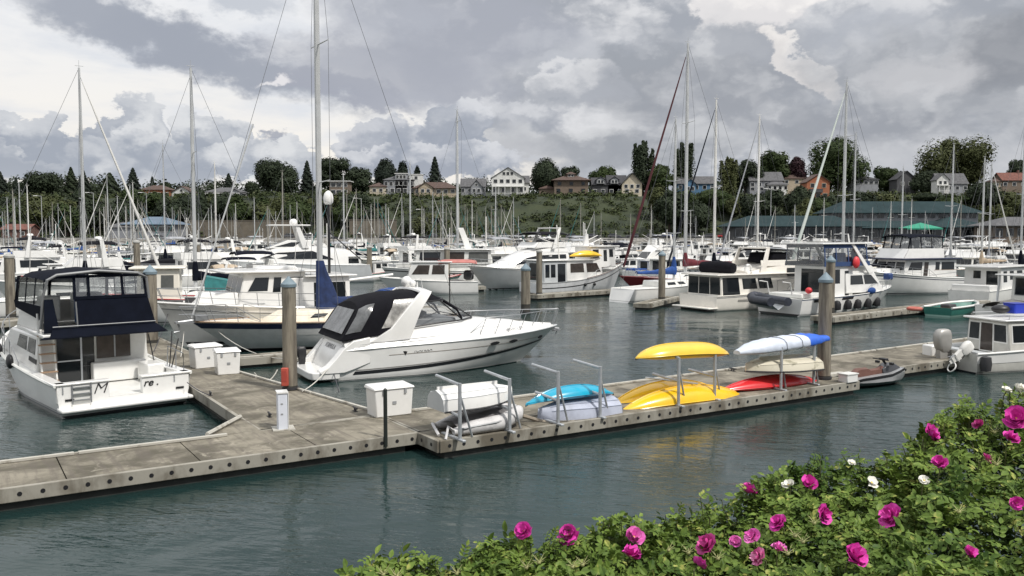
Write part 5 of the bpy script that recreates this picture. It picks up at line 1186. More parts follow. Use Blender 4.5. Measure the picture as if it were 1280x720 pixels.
def bayliner():
    WC = mat('gelcoat_warm', (.80, .765, .70), .25, var=.05, coat=.3)
    b, h = motor('motor_yacht', 'cream white motor yacht with long side windows seen from its stern', 14.0, 4.1, 1.05, 1.9, WC, rub=WC, trans=.0, rake=1.6, boot=mat('boot_slate', (.05, .06, .07), .4), bootz=.05)
    a = MB(); a.box((-7.25, 0, .22), (.9, 3.8, .10)); a.build('swim_platform', WC, b.o, bevel=.03)
    b.block(block_c(-6.4, .6, 1.75, 1.0, 2.42, fr=.6, tum=.10), WC, [('S', .30, .50, .32, .84), ('S', .53, .73, .32, .84), ('P', .30, .70, .3, .84), ('S', .02, .25, .06, .90), ('P', .02, .25, .05, .9), ('B', .03, .32, .08, .92), ('B', .34, .65, .08, .92), ('B', .67, .97, .08, .92)], frame=WC)
    b.roof(-6.9, .8, 1.88, 2.43, .09, WC)
    a = MB(); a.loft([[(x, w, z0), (x, w * .98, lerp(z0, z1, .5)), (x, w * .9, z1), (x, 0, z1 + .08), (x, -w * .9, z1), (x, -w * .98, lerp(z0, z1, .5)), (x, -w, z0)] for x, w, z0, z1 in ((-3.2, 1.45, 2.5, 2.62), (-1.8, 1.55, 2.3, 2.95), (-.4, 1.65, 1.3, 3.15), (2.0, 1.65, 1.3, 3.22), (3.2, 1.5, 1.4, 3.0), (4.6, 1.1, 1.5, 2.3), (6.0, .5, 1.6, 1.95))]); cb = a.build('superstructure', WC, b.o, smooth=40)
    for x0, x1, t0, t1 in ((.0, 1.0, .1, 1.0), (1.15, 3.3, 1.1, 2.3)): a = MB(); q = [(x0, -1.68, 2.25), (x1, -1.66 if x1 < 3 else -1.5, 2.25), (t1, -1.6, 2.85), (t0, -1.61, 2.85)]; a.hexa([(x, y + .1, z) for x, y, z in q] + [(x, y - .03, z) for x, y, z in q]); a.build('window', GLASS, cb, smooth=0)
    b.coaming(-2.4, 1.9, 1.5, 3.0, 3.42, WC, .5, name='flybridge', back=False); b.arch(-2.6, 1.55, 2.5, 4.25, rake=-.75, w=.32, m=WC)
    a = MB(); [a.tube([(1.7, sd * 1.4, 3.4), (.9, sd * 1.35, 4.15), (-1.6, sd * 1.35, 4.3)], .05) for sd in (1, -1)]; a.tube([(.9, -1.35, 4.15), (.9, 1.35, 4.15)], .05); a.build('bimini_frame', ALU, b.o)
    b.canopy(-1.7, .8, 1.4, 4.22, CBLACK); a = MB(); a.hexa(block_c(-1.2, 1.0, 1.2, 3.2, 3.95, .4, .3)); a.build('upper_helm_cover', CBLACK, b.o, bevel=.1)
    a = MB(); a.lathe([(.05, -1.5), (.40, -1.3), (.48, -.4), (.48, .9), (.36, 1.5), (.05, 1.6)], (0, 0, 0), 12); o = a.build('covered_dinghy', CBLACK, b.o, smooth=60); o.location = (-4.6, .7, 2.88); o.rotation_euler = (R(90), 0, R(8))
    a = MB(); a.tube([(.28 * math.cos(q), 0, .28 * math.sin(q)) for q in [2 * math.pi * k / 14 for k in range(15)]], .08, 7); o = a.build('life_ring', WHITE, b.o); o.location = (-3.6, -1.4, 2.85)
    b.tubes('boarding_rail', [[(-1.2, -1.9, 1.1), (-1.2, -1.9, 2.0), (.6, -1.85, 2.1)], [(2.6, -1.8, 1.4), (2.6, -1.8, 2.3), (6.2, -.6, 2.7)]], .025)
    a = MB(); h.railing(a, .5, .97, .7, n=6); a.build('bow_rail', STEEL, b.o)
    a = MB(); h.band(a, .60, .76, .01, .15, .40, 8, sides=(-1,)); a.build('vent', mat('vent_grey', (.30, .29, .27), .5), b.hull_o); a = MB(); h.band(a, lambda t: h.S(t) - .14, lambda t: h.S(t) - .10, .012, 0, 1); a.build('hull_stripe', MGREY, b.hull_o)
    put(b.o, (-7.0, -1.95, 0), (896, 390), R(30), .92)
bayliner()
def blue_cruiser():
    b, h = motor('fendered_cruiser', 'white cruiser with blue canvas hardtop and a row of dark round fenders', 11.5, 3.7, 1.15, 1.6, WHITE, stripe=mat('stripe_steel', (.10, .15, .26), .4), stripez=(.93, 1.0), rub=WHITE, rake=1.4)
    b.block(block_c(-1.2, 2.8, 1.55, 1.35, 2.75, fr=1.0, tum=.12), WHITE, [('*', .12, .50, .42, .88, .16, .54), ('*', .54, .93, .42, .88, .58, .84), ('F', .05, .48, .3, .9), ('F', .52, .95, .3, .9)], frame=WHITE)
    b.block(block_c(-2.6, -.4, 1.45, 1.1, 3.25, tum=.05), WHITE, [('*', .62, .80, .05, .85, GLASS), ('*', .1, .40, .45, .9, GLASS), ('B', .2, .8, .1, .9)], name='aft_house')
    b.block(block_c(-3.4, 1.2, 1.5, 3.25, 4.75, fr=.5, tum=.1), VINYL, [], name='canvas_enclosure', bevel=0); a = MB(); a.box((-.6, -.5, 3.6), (.5, .7, 1.1)); a.box((.4, 0, 3.5), (.4, 2.2, .7)); a.build('helm_seat', mat('seat_blue', (.05, .10, .22), .7), b.o, bevel=.08)
    a = MB()
    for sd in (1, -1):
        for x in (-3.3, -2.2, -1.0, .1, .9): a.slab([(x - .05, sd * 1.53, 3.25), (x + .05, sd * 1.53, 3.25), (x + .02, sd * 1.42, 4.76), (x - .08, sd * 1.42, 4.76)], .015)
        a.slab([(-3.4, sd * 1.53, 3.25), (1.2, sd * 1.53, 3.25), (1.15, sd * 1.51, 3.55), (-3.4, sd * 1.51, 3.55)], .015); a.slab([(-3.4, sd * 1.44, 4.5), (.8, sd * 1.44, 4.5), (.75, sd * 1.42, 4.77), (-3.4, sd * 1.42, 4.77)], .015)
    a.build('canvas_border', mat('navy_border', (.02, .05, .14), .7), b.o, smooth=0)
    b.roof(-3.7, 1.3, 1.62, 4.76, .1, WHITE, name='hardtop'); b.arch(.9, 1.6, 2.7, 4.76, rake=1.6, w=.3)
    b.coaming(-1.0, 2.4, 1.3, 2.75, 3.25, WHITE, .7)
    a = MB(); h.railing(a, .55, .97, .6, n=6); a.build('bow_rail', STEEL, b.o)
    for t0, t1 in ((.34, .44), (.10, .16)):
        for sd in (1, -1): a = MB(); h.band(a, lambda t: h.S(t) - .26, lambda t: h.S(t) - .08, .012, t0, t1, 4, sides=(sd,)); a.build('hull_window', BLACK, b.hull_o)
    for t in (.30, .40, .50, .62, .76):
        x, y, z = h.p(t, .6, -1); a = MB(); a.lathe([(.05, -.32), (.24, -.28), (.26, .1), (.18, .30), (.03, .36)], (x, y - .1, z), 12); a.build('fender', BLACK, b.o)
    a = MB(); x, y, z = h.p(.60, h.S(.6) + .15, -1); a.ball((x, y, z), .3, sq=(1.3, .5, .8)); a.build('blue_buoy', CBLUE, b.o)
    a = MB(); a.ball((-4.8, -1.5, 1.7), .22); a.build('red_buoy', mat('buoy_red', (.62, .04, .05), .5), b.o); a = MB(); a.ball((-.5, -1.7, 3.5), .3, sq=(1, .6, 1.4)); a.build('red_fender', mat('buoy_red', (.62, .04, .05), .5), b.o)
    b.tubes('davit', [[(-5.6, sd * .9, 1.4), (-5.8, sd * .9, 2.2), (-6.5, sd * .9, 2.3)] for sd in (1, -1)], .04, WHITE); a = MB(); a.box((-4.0, 0, 1.3), (2.4, 2.6, .3)); a.build('cockpit_coaming', OFFW, b.o, bevel=.05)
    a = MB(); a.box((5.0, -.3, 2.3), (.5, .5, .5)); a.build('folded_cover', BLUEP, b.o, bevel=.1)
    put(b.o, (-5.7, -1.6, 0), (1000, 396), R(33), .97); b.o.scale.z *= .92
    s = b.o.scale.x; M_ = Matrix.Translation(b.o.location) @ b.o.rotation_euler.to_matrix().to_4x4()
    o = empty('inflatable_dinghy', 'dark inflatable dinghy slung across the stern of the fendered cruiser', 'inflatable boat', None, M_ @ Vector((-7.0 * s, -.1, .45)), b.o.rotation_euler.z + R(70)); t = MB()
    t.tube([(-1.5, .55, .5), (.6, .6, .5), (1.3, .3, .62), (1.5, 0, .68), (1.3, -.3, .62), (.6, -.6, .5), (-1.5, -.55, .5)], .26, 10); t.build('tube', mat('hypalon_navy', (.03, .035, .05), .5, var=.4), o, smooth=60); t = MB(); t.loft([[(x, w, .38), (x, 0, .02), (x, -w, .38)] for x, w in ((-1.4, .5), (.5, .55), (1.2, .2))], False, False); t.build('hull', LGREY, o)
blue_cruiser()
def trawler_flybridge():
    b, h = motor('trawler_yacht', 'white trawler yacht with navy enclosed flybridge and slanted front windows', 12, 4.1, 1.25, 2.1, WHITE, stripe=NAVY, stripez=(.84, .88), cat='trawler', rake=1.1)
    b.block(block_c(-3.8, 1.9, 1.75, 1.4, 2.85, fr=.35, tum=.05, hwf=1.55), WHITE, [('*', .68, .94, .42, .86, .68, .90), ('*', .56, .64, .08, .86, TINT), ('*', .34, .42, .42, .86), ('*', .05, .3, .42, .86), ('F', .04, .32, .42, .86), ('F', .36, .64, .42, .86), ('F', .68, .96, .42, .86)])
    a = MB(); a.hexa(block_c(-4.2, 2.3, 1.95, 2.86, 2.96)); a.build('roof', NAVY, b.o, bevel=.02); b.coaming(-2.6, 1.9, 1.55, 2.96, 3.75, WHITE, .6)
    b.block(block_c(-2.5, 1.2, 1.4, 3.75, 4.75, fr=.3, tum=.1), VINYL, [], name='enclosure', bevel=0); a = MB(); a.box((-.4, .4, 3.9), (.5, .8, 1.0)); a.box((.5, 0, 3.7), (.4, 2.2, .6)); a.build('helm_seat', MGREY, b.o, bevel=.08)
    a = MB(); [a.slab([(x - .05, sd * 1.43, 3.7), (x + .05, sd * 1.43, 3.7), (x + .03, sd * 1.33, 4.8), (x - .07, sd * 1.33, 4.8)], .015) for sd in (1, -1) for x in (-2.5, -1.3, -.1, 1.0)]; [a.slab([(1.23, y - .05, 3.7), (1.23, y + .05, 3.7), (.93, y * .93 + .05, 4.8), (.93, y * .93 - .05, 4.8)], .015) for y in (-1.35, -.45, .45, 1.35)]; a.build('canvas_border', CNAVY, b.o, smooth=0)
    b.canopy(-2.7, 1.3, 1.5, 4.82, CNAVY); a = MB(); a.slab([(-2.7, -1.5, 2.96), (-1.6, -1.55, 2.96), (-1.6, -1.5, 3.9), (-2.6, -1.45, 3.9)], .02); a.build('canvas_panel', CNAVY, b.o)
    a = MB(); h.railing(a, .4, .97, .6, n=8, mid=True); a.build('bow_rail', STEEL, b.o); b.tubes('side_rail', [[(-5.8, sd * 1.85, 2.0), (-1, sd * 1.95, 2.0)] for sd in (1, -1)], .02, TEAKW)
    b.block(block_c(1.8, 4.2, 1.2, 1.5, 2.15, fr=.6, tum=.1, hwf=.7), WHITE, [('*', .2, .35, .3, .7), ('*', .6, .75, .3, .7)], name='trunk_cabin')
    put(b.o, (-5.8, 1.7, 0), (1216, 366), R(203), .98); return b
trawler_flybridge()
def small_items():
    b, h = motor('cabin_cruiser', 'white cabin boat with stepped stern behind the green skiff', 8.6, 3.0, .95, 1.45, OFFW, rake=1.0)
    b.block(block_c(-2.2, 2.0, 1.3, .95, 2.5, fr=.4, tum=.06), WHITE, [('*', .08, .22, .35, .85), ('*', .34, .5, .45, .85), ('*', .64, .86, .4, .85), ('B', .1, .4, .1, .85), ('B', .55, .75, .5, .85), ('F', .1, .9, .4, .85)]); b.roof(-3.2, 2.2, 1.45, 2.52, .12)
    a = MB(); a.box((-3.4, 0, 1.1), (1.2, 2.6, .5)); a.build('cockpit_coaming', WHITE, b.o, bevel=.05); b.antenna([(1.0, .8, 2.6, 1.6, .2)])
    put(b.o, (-4.3, 1.3, 0), (1186, 379), R(38), 1.0)
    o = empty('skiff', 'open green hulled skiff with white rim tied in front of the white cabin boat', 'skiff'); h = Hull(4.6, 1.9, .55, .72, rake=.5, trans=-.05, fl=.85, stern=.9)
    a = MB(); h.shell(a, 14); ho = a.build('hull', GREENP, o, smooth=50); a = MB(); h.rim(a, .07, 0, nt=14); a.build('gunwale', WHITE, o); a = MB(); h.deck(a, .3, 0, 1, 12, 0, .06); a.build('floor', OFFW, o); a = MB(); h.band(a, .0, .10, .008, transom=True); a.build('boot_stripe', mat('pale_green', (.30, .48, .42), .5), ho)
    for x in (-1.2, .2): a = MB(); a.box((x, 0, .42), (.3, 1.6, .05)); a.build('thwart', TEAKW, o)
    a = MB(); a.box((-.6, .2, .5), (.9, .6, .3)); a.build('gear', DKGREY, o, bevel=.08)
    fit(o, (-2.3, -.85, .0), (1196, 397), (2.3, 0, .72), (1150, 379)) if False else fit(o, (-2.3, .8, .0), (1152, 394), (-2.3, -.8, .0), (1190, 397)); put(o, (-2.3, -.8, 0), (1189, 397), R(38), 1.0)
    t = MB(); t.tube([(.34 * math.cos(q), .34 * math.sin(q), .1) for q in [2 * math.pi * k / 14 for k in range(15)]], .1, 8); o = t.build('life_ring', mat('ring_red', (.45, .12, .09), .6)); o.location = tuple(P(1143, 388, .45)); tag(o, 'faded red ring lying at the slip end beside the green skiff', 'life ring')
small_items()
def grey_motor_yacht():
    b, h = motor('sport_cruiser', 'grey hulled motor yacht with smooth sloping white cabin moored bow out', 13, 4.2, 1.5, 2.15, LGREY, rub=WHITE, rake=1.9, boot=BOOT)
    a = MB(); h.band(a, lambda t: h.S(t) - .16, lambda t: h.S(t) + .03, .012); a.build('sheer_band', WHITE, b.hull_o)
    sec = [(-3.6, 1.7, 1.5, 3.6), (-1.5, 1.7, 1.5, 3.7), (.4, 1.65, 1.6, 3.3), (2.0, 1.5, 1.7, 2.75), (3.4, 1.0, 1.8, 2.25), (4.6, .4, 1.95, 2.05)]
    a = MB(); a.loft([[(x, w, z0), (x, w * .95, lerp(z0, z1, .5)), (x, w * .75, z1 - .05), (x, w * .3, z1 + .06), (x, -w * .3, z1 + .06), (x, -w * .75, z1 - .05), (x, -w * .95, lerp(z0, z1, .5)), (x, -w, z0)] for x, w, z0, z1 in sec]); cb = a.build('cabin', WHITE, b.o, smooth=50)
    for sd in (1, -1):
        a = MB(); q = [(-3.2, sd * 1.70, 2.35), (.3, sd * 1.64, 2.3), (2.3, sd * 1.42, 2.2), (1.1, sd * 1.40, 2.75), (-.2, sd * 1.5, 2.95), (-3.2, sd * 1.58, 3.0)]; a.add(q + [(x, y - sd * .12, z) for x, y, z in q], [(0, 1, 2, 3, 4, 5), (11, 10, 9, 8, 7, 6)] + [(i, (i + 1) % 6, 6 + (i + 1) % 6, 6 + i) for i in range(6)]); a.build('window', GLASS, cb, smooth=0)
    a = MB(); h.railing(a, .55, .97, .65, n=6, mid=True); a.build('bow_rail', STEEL, b.o); b.coaming(-3.4, .2, 1.35, 3.6, 4.1, WHITE, .5); b.canopy(-3.6, -.2, 1.5, 4.9, CBLACK, zl=4.0); b.arch(-2.0, 1.6, 3.5, 5.3, .7)
    a = MB(); a.lathe([(.06, -1.3), (.22, -1.2), (.22, 1.2), (.06, 1.3)]); o = a.build('long_fender', WHITE, b.o); o.location = (-.5, 2.2, .45); o.rotation_euler = (0, R(90), 0)
    put(b.o, (6.4, 0, 2.15), (586, 332), R(218), 1.0)
grey_motor_yacht()
def striped_trawler():
    b, h = motor('cabin_trawler', 'white cabin trawler with broad windows and black stripes under a long flat roof', 11, 3.8, 1.35, 1.75, WHITE, rub=WHITE, cat='trawler', stripe=BOOT, stripez=(.80, .86))
    b.block(block_c(-4.6, 2.6, 1.6, 1.3, 3.3, fr=.3, tum=.05), OFFW, [('*', .04, .30, .45, .92, SCREEN), ('*', .36, .62, .45, .92, TINT), ('*', .68, .95, .45, .92), ('F', .05, .48, .4, .9), ('F', .52, .95, .4, .9)])
    b.roof(-5.4, 3.0, 1.8, 3.32, .1); a = MB(); [a.slab([(-4.6, sd * 1.61, z), (2.6, sd * 1.61, z), (2.6, sd * 1.61, z + .05), (-4.6, sd * 1.61, z + .05)], .02) for sd in (1, -1) for z in (1.75, 1.95)]; a.build('side_stripe', BOOT, b.o, smooth=0)
    for t in (.42, .5, .58): x, y, z = h.p(t, 1.0, 1); a = MB(); a.ball((x, y, z), .14, sq=(1, .3, 1)); a.build('porthole', BLACK, b.hull_o)
    a = MB(); h.railing(a, .5, .97, .6, n=6); a.build('bow_rail', STEEL, b.o); b.antenna([(-1, .8, 3.4, 2.5, .1), (0, -.8, 3.4, 2.0, .2)])
    a = MB(); a.hexa(block_c(-3.0, -2.4, .08, 3.4, 5.4, -.7, .8)); a.build('mast', WHITE, b.o)
    put(b.o, (-5.5, 1.7, 0), (626, 357), R(190), 1.0)
striped_trawler()
def pink_cover_boat():
    b, h = motor('pilothouse_boat', 'small white pilothouse boat with faded pink canvas roof', 8, 2.8, 1.0, 1.4, WHITE, rub=WHITE)
    b.block(block_c(-1.6, 1.8, 1.2, 1.0, 2.55, fr=.5, tum=.06), WHITE, [('*', .10, .42, .4, .88, TINT), ('*', .5, .92, .4, .88, .5, .82, TINT), ('F', .05, .48, .4, .9), ('F', .52, .95, .4, .9)]); b.roof(-1.9, 1.5, 1.25, 2.56, .08, WHITE)
    b.canopy(-3.9, -.8, 1.2, 2.65, PINK, zl=1.1); a = MB(); a.box((-3.3, .2, 1.5), (.8, .8, .8)); a.build('gear', BLACK, b.o, bevel=.2)
    put(b.o, (3.9, 0, 1.4), (474, 346), R(188), 1.0)
pink_cover_boat()
def left_cabin_boat():
    b, h = motor('cabin_boat', 'cream cabin boat with flat roof behind the trawler bow pile', 9, 3.1, 1.2, 1.6, WHITE, rub=REDP)
    b.block(block_c(-.5, 1.6, 1.3, 1.2, 2.85, tum=.04, fr=.1), CREAM, [('*', .14, .44, .4, .82, SCREEN), ('*', .62, .90, .4, .82, SCREEN), ('F', .1, .45, .4, .85), ('F', .55, .9, .4, .85)]); b.roof(-.8, 1.9, 1.45, 2.86, .1, CREAM)
    a = MB(); a.slab([(-3.4, -1.3, 1.3), (-1.7, -1.3, 1.3), (-1.7, -1.0, 2.4), (-3.2, -1.0, 2.1)], .03); a.slab([(-3.4, 1.3, 1.3), (-1.7, 1.3, 1.3), (-1.7, 1.0, 2.4), (-3.2, 1.0, 2.1)], .03); a.slab([(-3.2, -1, 2.1), (-1.7, -1, 2.4), (-1.7, 1, 2.4), (-3.2, 1, 2.1)], .03); a.build('green_tarp', CTEAL, b.o)
    put(b.o, (1.6, -1.4, 1.2), (176, 373), R(198), 1.05)
left_cabin_boat()
# ------------------------------------------------------------------ sailing boats with masts one can tell apart
def sloop(name, label, L, mast, cover=None, hullm=WHITE, stripe=None, jib=.97, jibc=None, boom=None, cat='sailboat', mm=MASTM, spr=(.5,), r=.085, group=None, nt=14, dodger=None, deckm=OFFW, wr=.012, lines=True, jibr=.07):
    b = Boat(name, label, cat, group); k = L / 11.0
    h = Hull(L, 3.3 * k, 1.0 * k, 1.35 * k, rake=1.5 * k, trans=.45 * k, fl=.8, full=.42, fw=.26, stern=.74)
    b.hull(h, hullm, BOOT, stripe, (.72, .86), deckm, None, nt=nt, rubr=.03)
    b.block(block_c(-1.9 * k, 2.6 * k, 1.05 * k, 1.0 * k, 1.5 * k, fr=.9 * k, tum=.12, hwf=.6 * k), deckm, [('*', .2, .45, .35, .75), ('*', .55, .75, .35, .75)], name='coachroof')
    b.mast(.6 * k, 1.3 * k, mast, r, mm, spr, .8 * k, boom=(boom or 4.2 * k) if cover or boom else None, cover=cover, boomz=2.0 * k, jib=jib, jibc=jibc, shroud=lines, wr=wr, jibr=jibr)
    if dodger: b.canopy(-3.0 * k, -1.6 * k, 1.0 * k, 2.1 * k, dodger, zl=1.4 * k, name='spray_hood')
    a = MB(); h.railing(a, .84, .99, .6 * k, n=2, r=.018, mid=True); a.build('pulpit', STEEL, b.o)
    return b
def stand_mast(b, px, Y, yaw, L, s=1.0):
    x = Q(px, 290, Y).x; k = L / 11; o = b.o; o.rotation_euler = (0, 0, yaw); o.location = (x - .6 * k * math.cos(yaw), Y - .6 * k * math.sin(yaw), 0)
def mz(top, Y): return EYE + (290 - top) / FOC * Y * 1.0
PROM = [
 (105, 88, 54, 205 - 180 + 8, 11, CNAVY, 'white sloop whose furled sail slants down toward the dark covered boats', dict(jibc=MASTW, spr=(.42,), r=.10, jibr=.075)),
 (243, 88, 56, 208, 11, CNAVY, 'sloop with plain silver mast behind the cream cabin boat', dict(r=.12, spr=(.62,))),
 (572, 140, 88, 205, 11, None, 'sloop with bright silver mast behind the striped cabin trawler', dict(r=.13, spr=(.25, .93), jibc=None)),
 (843, 150, 66, 38, 10.5, CBLUE, 'white sloop stern on with long blue boom cover', dict(r=.10, hullm=WHITE, spr=(.30, .62), jib=None, dodger=None)),
 (857, 58, 70, 200, 13, CRED, 'tall sloop with maroon boom cover and dark red furled headsail', dict(r=.14, jibc=mat('maroon_sail', (.06, .010, .014), .85), hullm=mat('hull_maroon', (.16, .02, .025), .4), spr=(.28, .66), jibr=.09)),
 (893, 127, 76, 204, 11.5, CNAVY, 'sloop with white mast and slim dark furled headsail', dict(r=.12, mm=MASTW, jibc=CNAVY, spr=(.5,))),
 (947, 147, 84, 204, 11, CNAVY, 'sloop with thin white mast behind the motor yacht flybridge', dict(r=.11, mm=MASTW, jibc=CGREY, spr=(.45,))),
 (1054, 105, 70, 200, 12, CNAVY, 'sloop with thick pale furled headsail behind the fendered cruiser', dict(r=.12, jibc=mat('sail_palegreen', (.55, .60, .56), .7), jibr=.10, spr=(.42, .72))),
 (1067, 168, 98, 200, 11, CNAVY, 'sloop with short mast beside the thick pale furled headsail', dict(r=.10)),
 (1127, 210, 112, 205, 10, CBLUE, 'sloop with lone mast left of the green tent', dict(r=.10)),
 (1189, 182, 94, 25, 10.5, CGREY, 'sloop with grey cover moored before the green roofs, mast against the huge tree', dict(r=.10)),
 (1228, 198, 92, 205, 10, CTAN, 'tan covered sloop in front of the green roofs', dict(r=.10, deckm=mat('deck_cream', (.66, .58, .45), .6))),
 (1237, 205, 102, 20, 10, CGREY, 'sloop whose forestay slants toward the frame edge before the grey roof', dict(r=.10, jibc=MASTW)),
 (1277, 148, 84, 200, 11, CNAVY, 'sloop with mast rising at the frame edge', dict(r=.10)),
 (513, 204, 118, 200, 10.5, CBLUE, 'sloop with slim mast under the white towered house', dict(r=.11)),
 (270, 204, 112, 25, 10.5, CNAVY, 'sloop with slim white mast below the grey low roofed house', dict(r=.11, mm=MASTW)),
 (206, 182, 92, 205, 11, CNAVY, 'sloop with slim mast between the blue roofed hall and the orange house', dict(r=.07)),
 (430, 160 + 60, 100, 25, 10.5, CBLUE, 'sloop with bright blue boom cover behind the express cruiser arch', dict(r=.10)),
]
for px, top, Y, yaw, L, cov, lab, kw in PROM:
    b = sloop('sailboat', lab, L, mz(top, Y), cov, group='sailboats in the marina', **kw); stand_mast(b, px, Y, R(yaw), L)

# prototypes for the crowded rows
def mk_motor(i):
    nm = ('flybridge_cruiser', 'cabin_cruiser', 'sedan_cruiser', 'express_cruiser', 'trawler_yacht', 'hardtop_cruiser', 'fishing_boat')[i]
    b, h = motor(nm, 'x', *((11, 3.7, 1.2, 1.9), (9, 3.1, 1.0, 1.5), (10, 3.3, 1.1, 1.6), (9.5, 3.2, 1.1, 1.5), (11, 3.8, 1.3, 1.9), (10, 3.3, 1.05, 1.5), (8, 2.7, .9, 1.5))[i], [WHITE, OFFW, WHITE, CREAM, WHITE, LGREY, WHITE][i], stripe=[None, BLUEP, BOOT, None, NAVY, None, GREENP][i], nt=10, rub=[None, None, MGREY, None, TEAKW, None, REDP][i])
    if i == 0:
        b.block(block_c(-3.4, 2.6, 1.55, 1.2, 2.8, fr=1.6, tum=.12, hwf=1.2), WHITE, [('*', .08, .80, .4, .85, .08, .72), ('F', .05, .95, .2, .85), ('B', .1, .6, .1, .9)]); b.coaming(-3.6, .6, 1.4, 2.8, 3.5, WHITE, .7); b.canopy(-3.2, -.6, 1.4, 4.7, CBLACK, zl=3.4); b.arch(-2.6, 1.5, 2.8, 4.9, -.4); b.dome(-2.0, 0, 4.95, .3, flat=True)
    if i == 1:
        b.block(block_c(-1.6, 1.8, 1.3, 1.0, 2.4, fr=.5, tum=.08), WHITE, [('*', .1, .45, .4, .88), ('*', .52, .92, .4, .88, .52, .82), ('F', .05, .95, .4, .9), ('B', .2, .8, .1, .9)]); b.roof(-2.4, 1.5, 1.35, 2.42, .1); b.antenna([(0, 1, 2.5, 2.2, .2), (.4, -.8, 2.5, 1.2, .1)])
        a = MB(); a.box((-3.0, 0, 1.05), (2.2, 2.5, .5), top=.95); a.build('cockpit_cover', CBLUE, b.o, bevel=.1)
    if i == 2:
        b.block(block_c(-2.6, 2.4, 1.4, 1.1, 2.5, fr=1.4, tum=.12, hwf=1.0), WHITE, [('*', .06, .4, .4, .86), ('*', .46, .84, .4, .86, .46, .74), ('F', .05, .95, .2, .9)]); b.coaming(-3.0, .4, 1.3, 2.5, 3.05, WHITE, .6); b.canopy(-4.4, -1.2, 1.35, 4.1, CNAVY, zl=2.6); a = MB(); a.slab([(-4.3, -1.2, 1.3), (-4.3, 1.2, 1.3), (-4.1, 1.2, 2.5), (-4.1, -1.2, 2.5)], .03); a.build('cockpit_canvas', CNAVY, b.o); a = MB(); a.box((-1.3, .2, 3.1), (.6, 1.0, .8)); a.build('helm_seat', OFFW, b.o, bevel=.08); b.dome(.2, 0, 2.55, .28, flat=True)
    if i == 5:
        b.block(block_c(-2.0, 2.6, 1.35, 1.05, 1.9, fr=1.4, tum=.15, hwf=.9), WHITE, [('*', .4, .8, .35, .75)]); b.tubes('roof_post', [[(-2.6, sd * 1.3, 1.1), (-2.4, sd * 1.25, 2.75)] for sd in (1, -1)] + [[(1.0, sd * 1.2, 1.9), (.2, sd * 1.2, 2.75)] for sd in (1, -1)], .05, WHITE); b.roof(-3.0, .6, 1.4, 2.76, .1, WHITE, name='hardtop'); a = MB(); a.slab([(1.1, -1.2, 1.9), (1.1, 1.2, 1.9), (.4, 1.1, 2.7), (.4, -1.1, 2.7)], .03); a.build('windscreen', GLASS, b.o); b.antenna([(-1, .8, 2.85, 2.0, .3)]); b.dome(-.8, 0, 2.86, .26, flat=True)
    if i == 6:
        b.block(block_c(-.6, 1.6, 1.05, .9, 2.5, fr=.2, tum=.05), WHITE, [('*', .12, .45, .5, .88), ('*', .55, .9, .5, .88), ('F', .05, .48, .5, .9), ('F', .52, .95, .5, .9), ('B', .3, .7, .1, .9)]); b.roof(-1.0, 1.8, 1.15, 2.5, .08); a = MB(); a.tube([(-.8, 0, 2.5), (-.8, 0, 5.2)], .045, 6); a.tube([(-.8, 0, 3.0), (-3.4, 0, 4.4)], .035, 6); a.build('mast', MASTW, b.o); a = MB(); a.box((-2.4, .2, 1.1), (.9, .9, .5)); a.build('fish_box', CGREY, b.o, bevel=.05)
    if i == 3:
        b.block(block_c(-.8, 3.2, 1.3, 1.1, 1.85, fr=1.6, tum=.2, hwf=.7), CREAM, [('*', .3, .7, .3, .7)]); b.canopy(-3.4, -.4, 1.3, 2.7, CTAN, zl=1.2, crown=.3); a = MB(); a.slab([(-.6, -1.2, 1.8), (-.6, 1.2, 1.8), (-1.4, 1.1, 2.6), (-1.4, -1.1, 2.6)], .03); a.build('windscreen', GLASS, b.o); b.arch(-2.6, 1.4, 1.2, 3.0, -.6)
    if i == 4:
        b.block(block_c(-4.2, 1.8, 1.5, 1.2, 2.8, fr=.3, tum=.05), OFFW, [('*', .06, .26, .42, .88), ('*', .32, .52, .42, .88), ('*', .6, .95, .42, .88), ('F', .05, .95, .42, .9), ('B', .2, .8, .1, .9)]); b.roof(-5.0, 2.1, 1.7, 2.82, .1); b.coaming(-2.0, 1.2, 1.3, 2.9, 3.6, WHITE, .5); a = MB(); a.tube([(-2.3, 0, 2.9), (-2.3, 0, 7.0)], .06, 6); a.tube([(-2.3, 0, 3.6), (-5.2, 0, 4.8)], .05, 6); a.build('mast', MASTW, b.o); b.canopy(-2.0, .4, 1.2, 4.6, CGREY, zl=3.5)
    return b
MDESC = ['black bimini flybridge cruiser', 'blue covered cabin boat', 'navy canvas sedan cruiser', 'tan canvas express boat', 'short masted white trawler', 'grey hardtop cruiser', 'small pilothouse fishing boat']
SDESC = [('blue boom cover', CBLUE, WHITE, None, MASTM, None), ('navy boom cover', CNAVY, WHITE, NAVY, MASTM, MASTW), ('bare boom', None, OFFW, None, MASTW, None), ('tan boom cover', CTAN, WHITE, REDP, MASTM, None), ('green boom cover', CTEAL, WHITE, GREENP, MASTM, CTEAL), ('navy hull', CGREY, NAVY, None, MASTM, MASTW)]
PROTO = [(mk_motor(i), MDESC[i], False) for i in range(7)]
MTAN = mat('mast_dull', (.30, .285, .25), .6)
for i, (d, cov, hm, st, mm, jc) in enumerate(SDESC):
    mm = MTAN if i in (1, 3, 4) else mm
    PROTO.append((sloop('sailboat', 'x', 10.5, 12.6 + .5 * (i % 3), cov, hm, st, mm=mm, jibc=jc, r=.085, nt=9, wr=.012, boom=4.0, spr=(.5,) if i % 2 else (.36, .68), jibr=.06), 'sloop with ' + d, True))
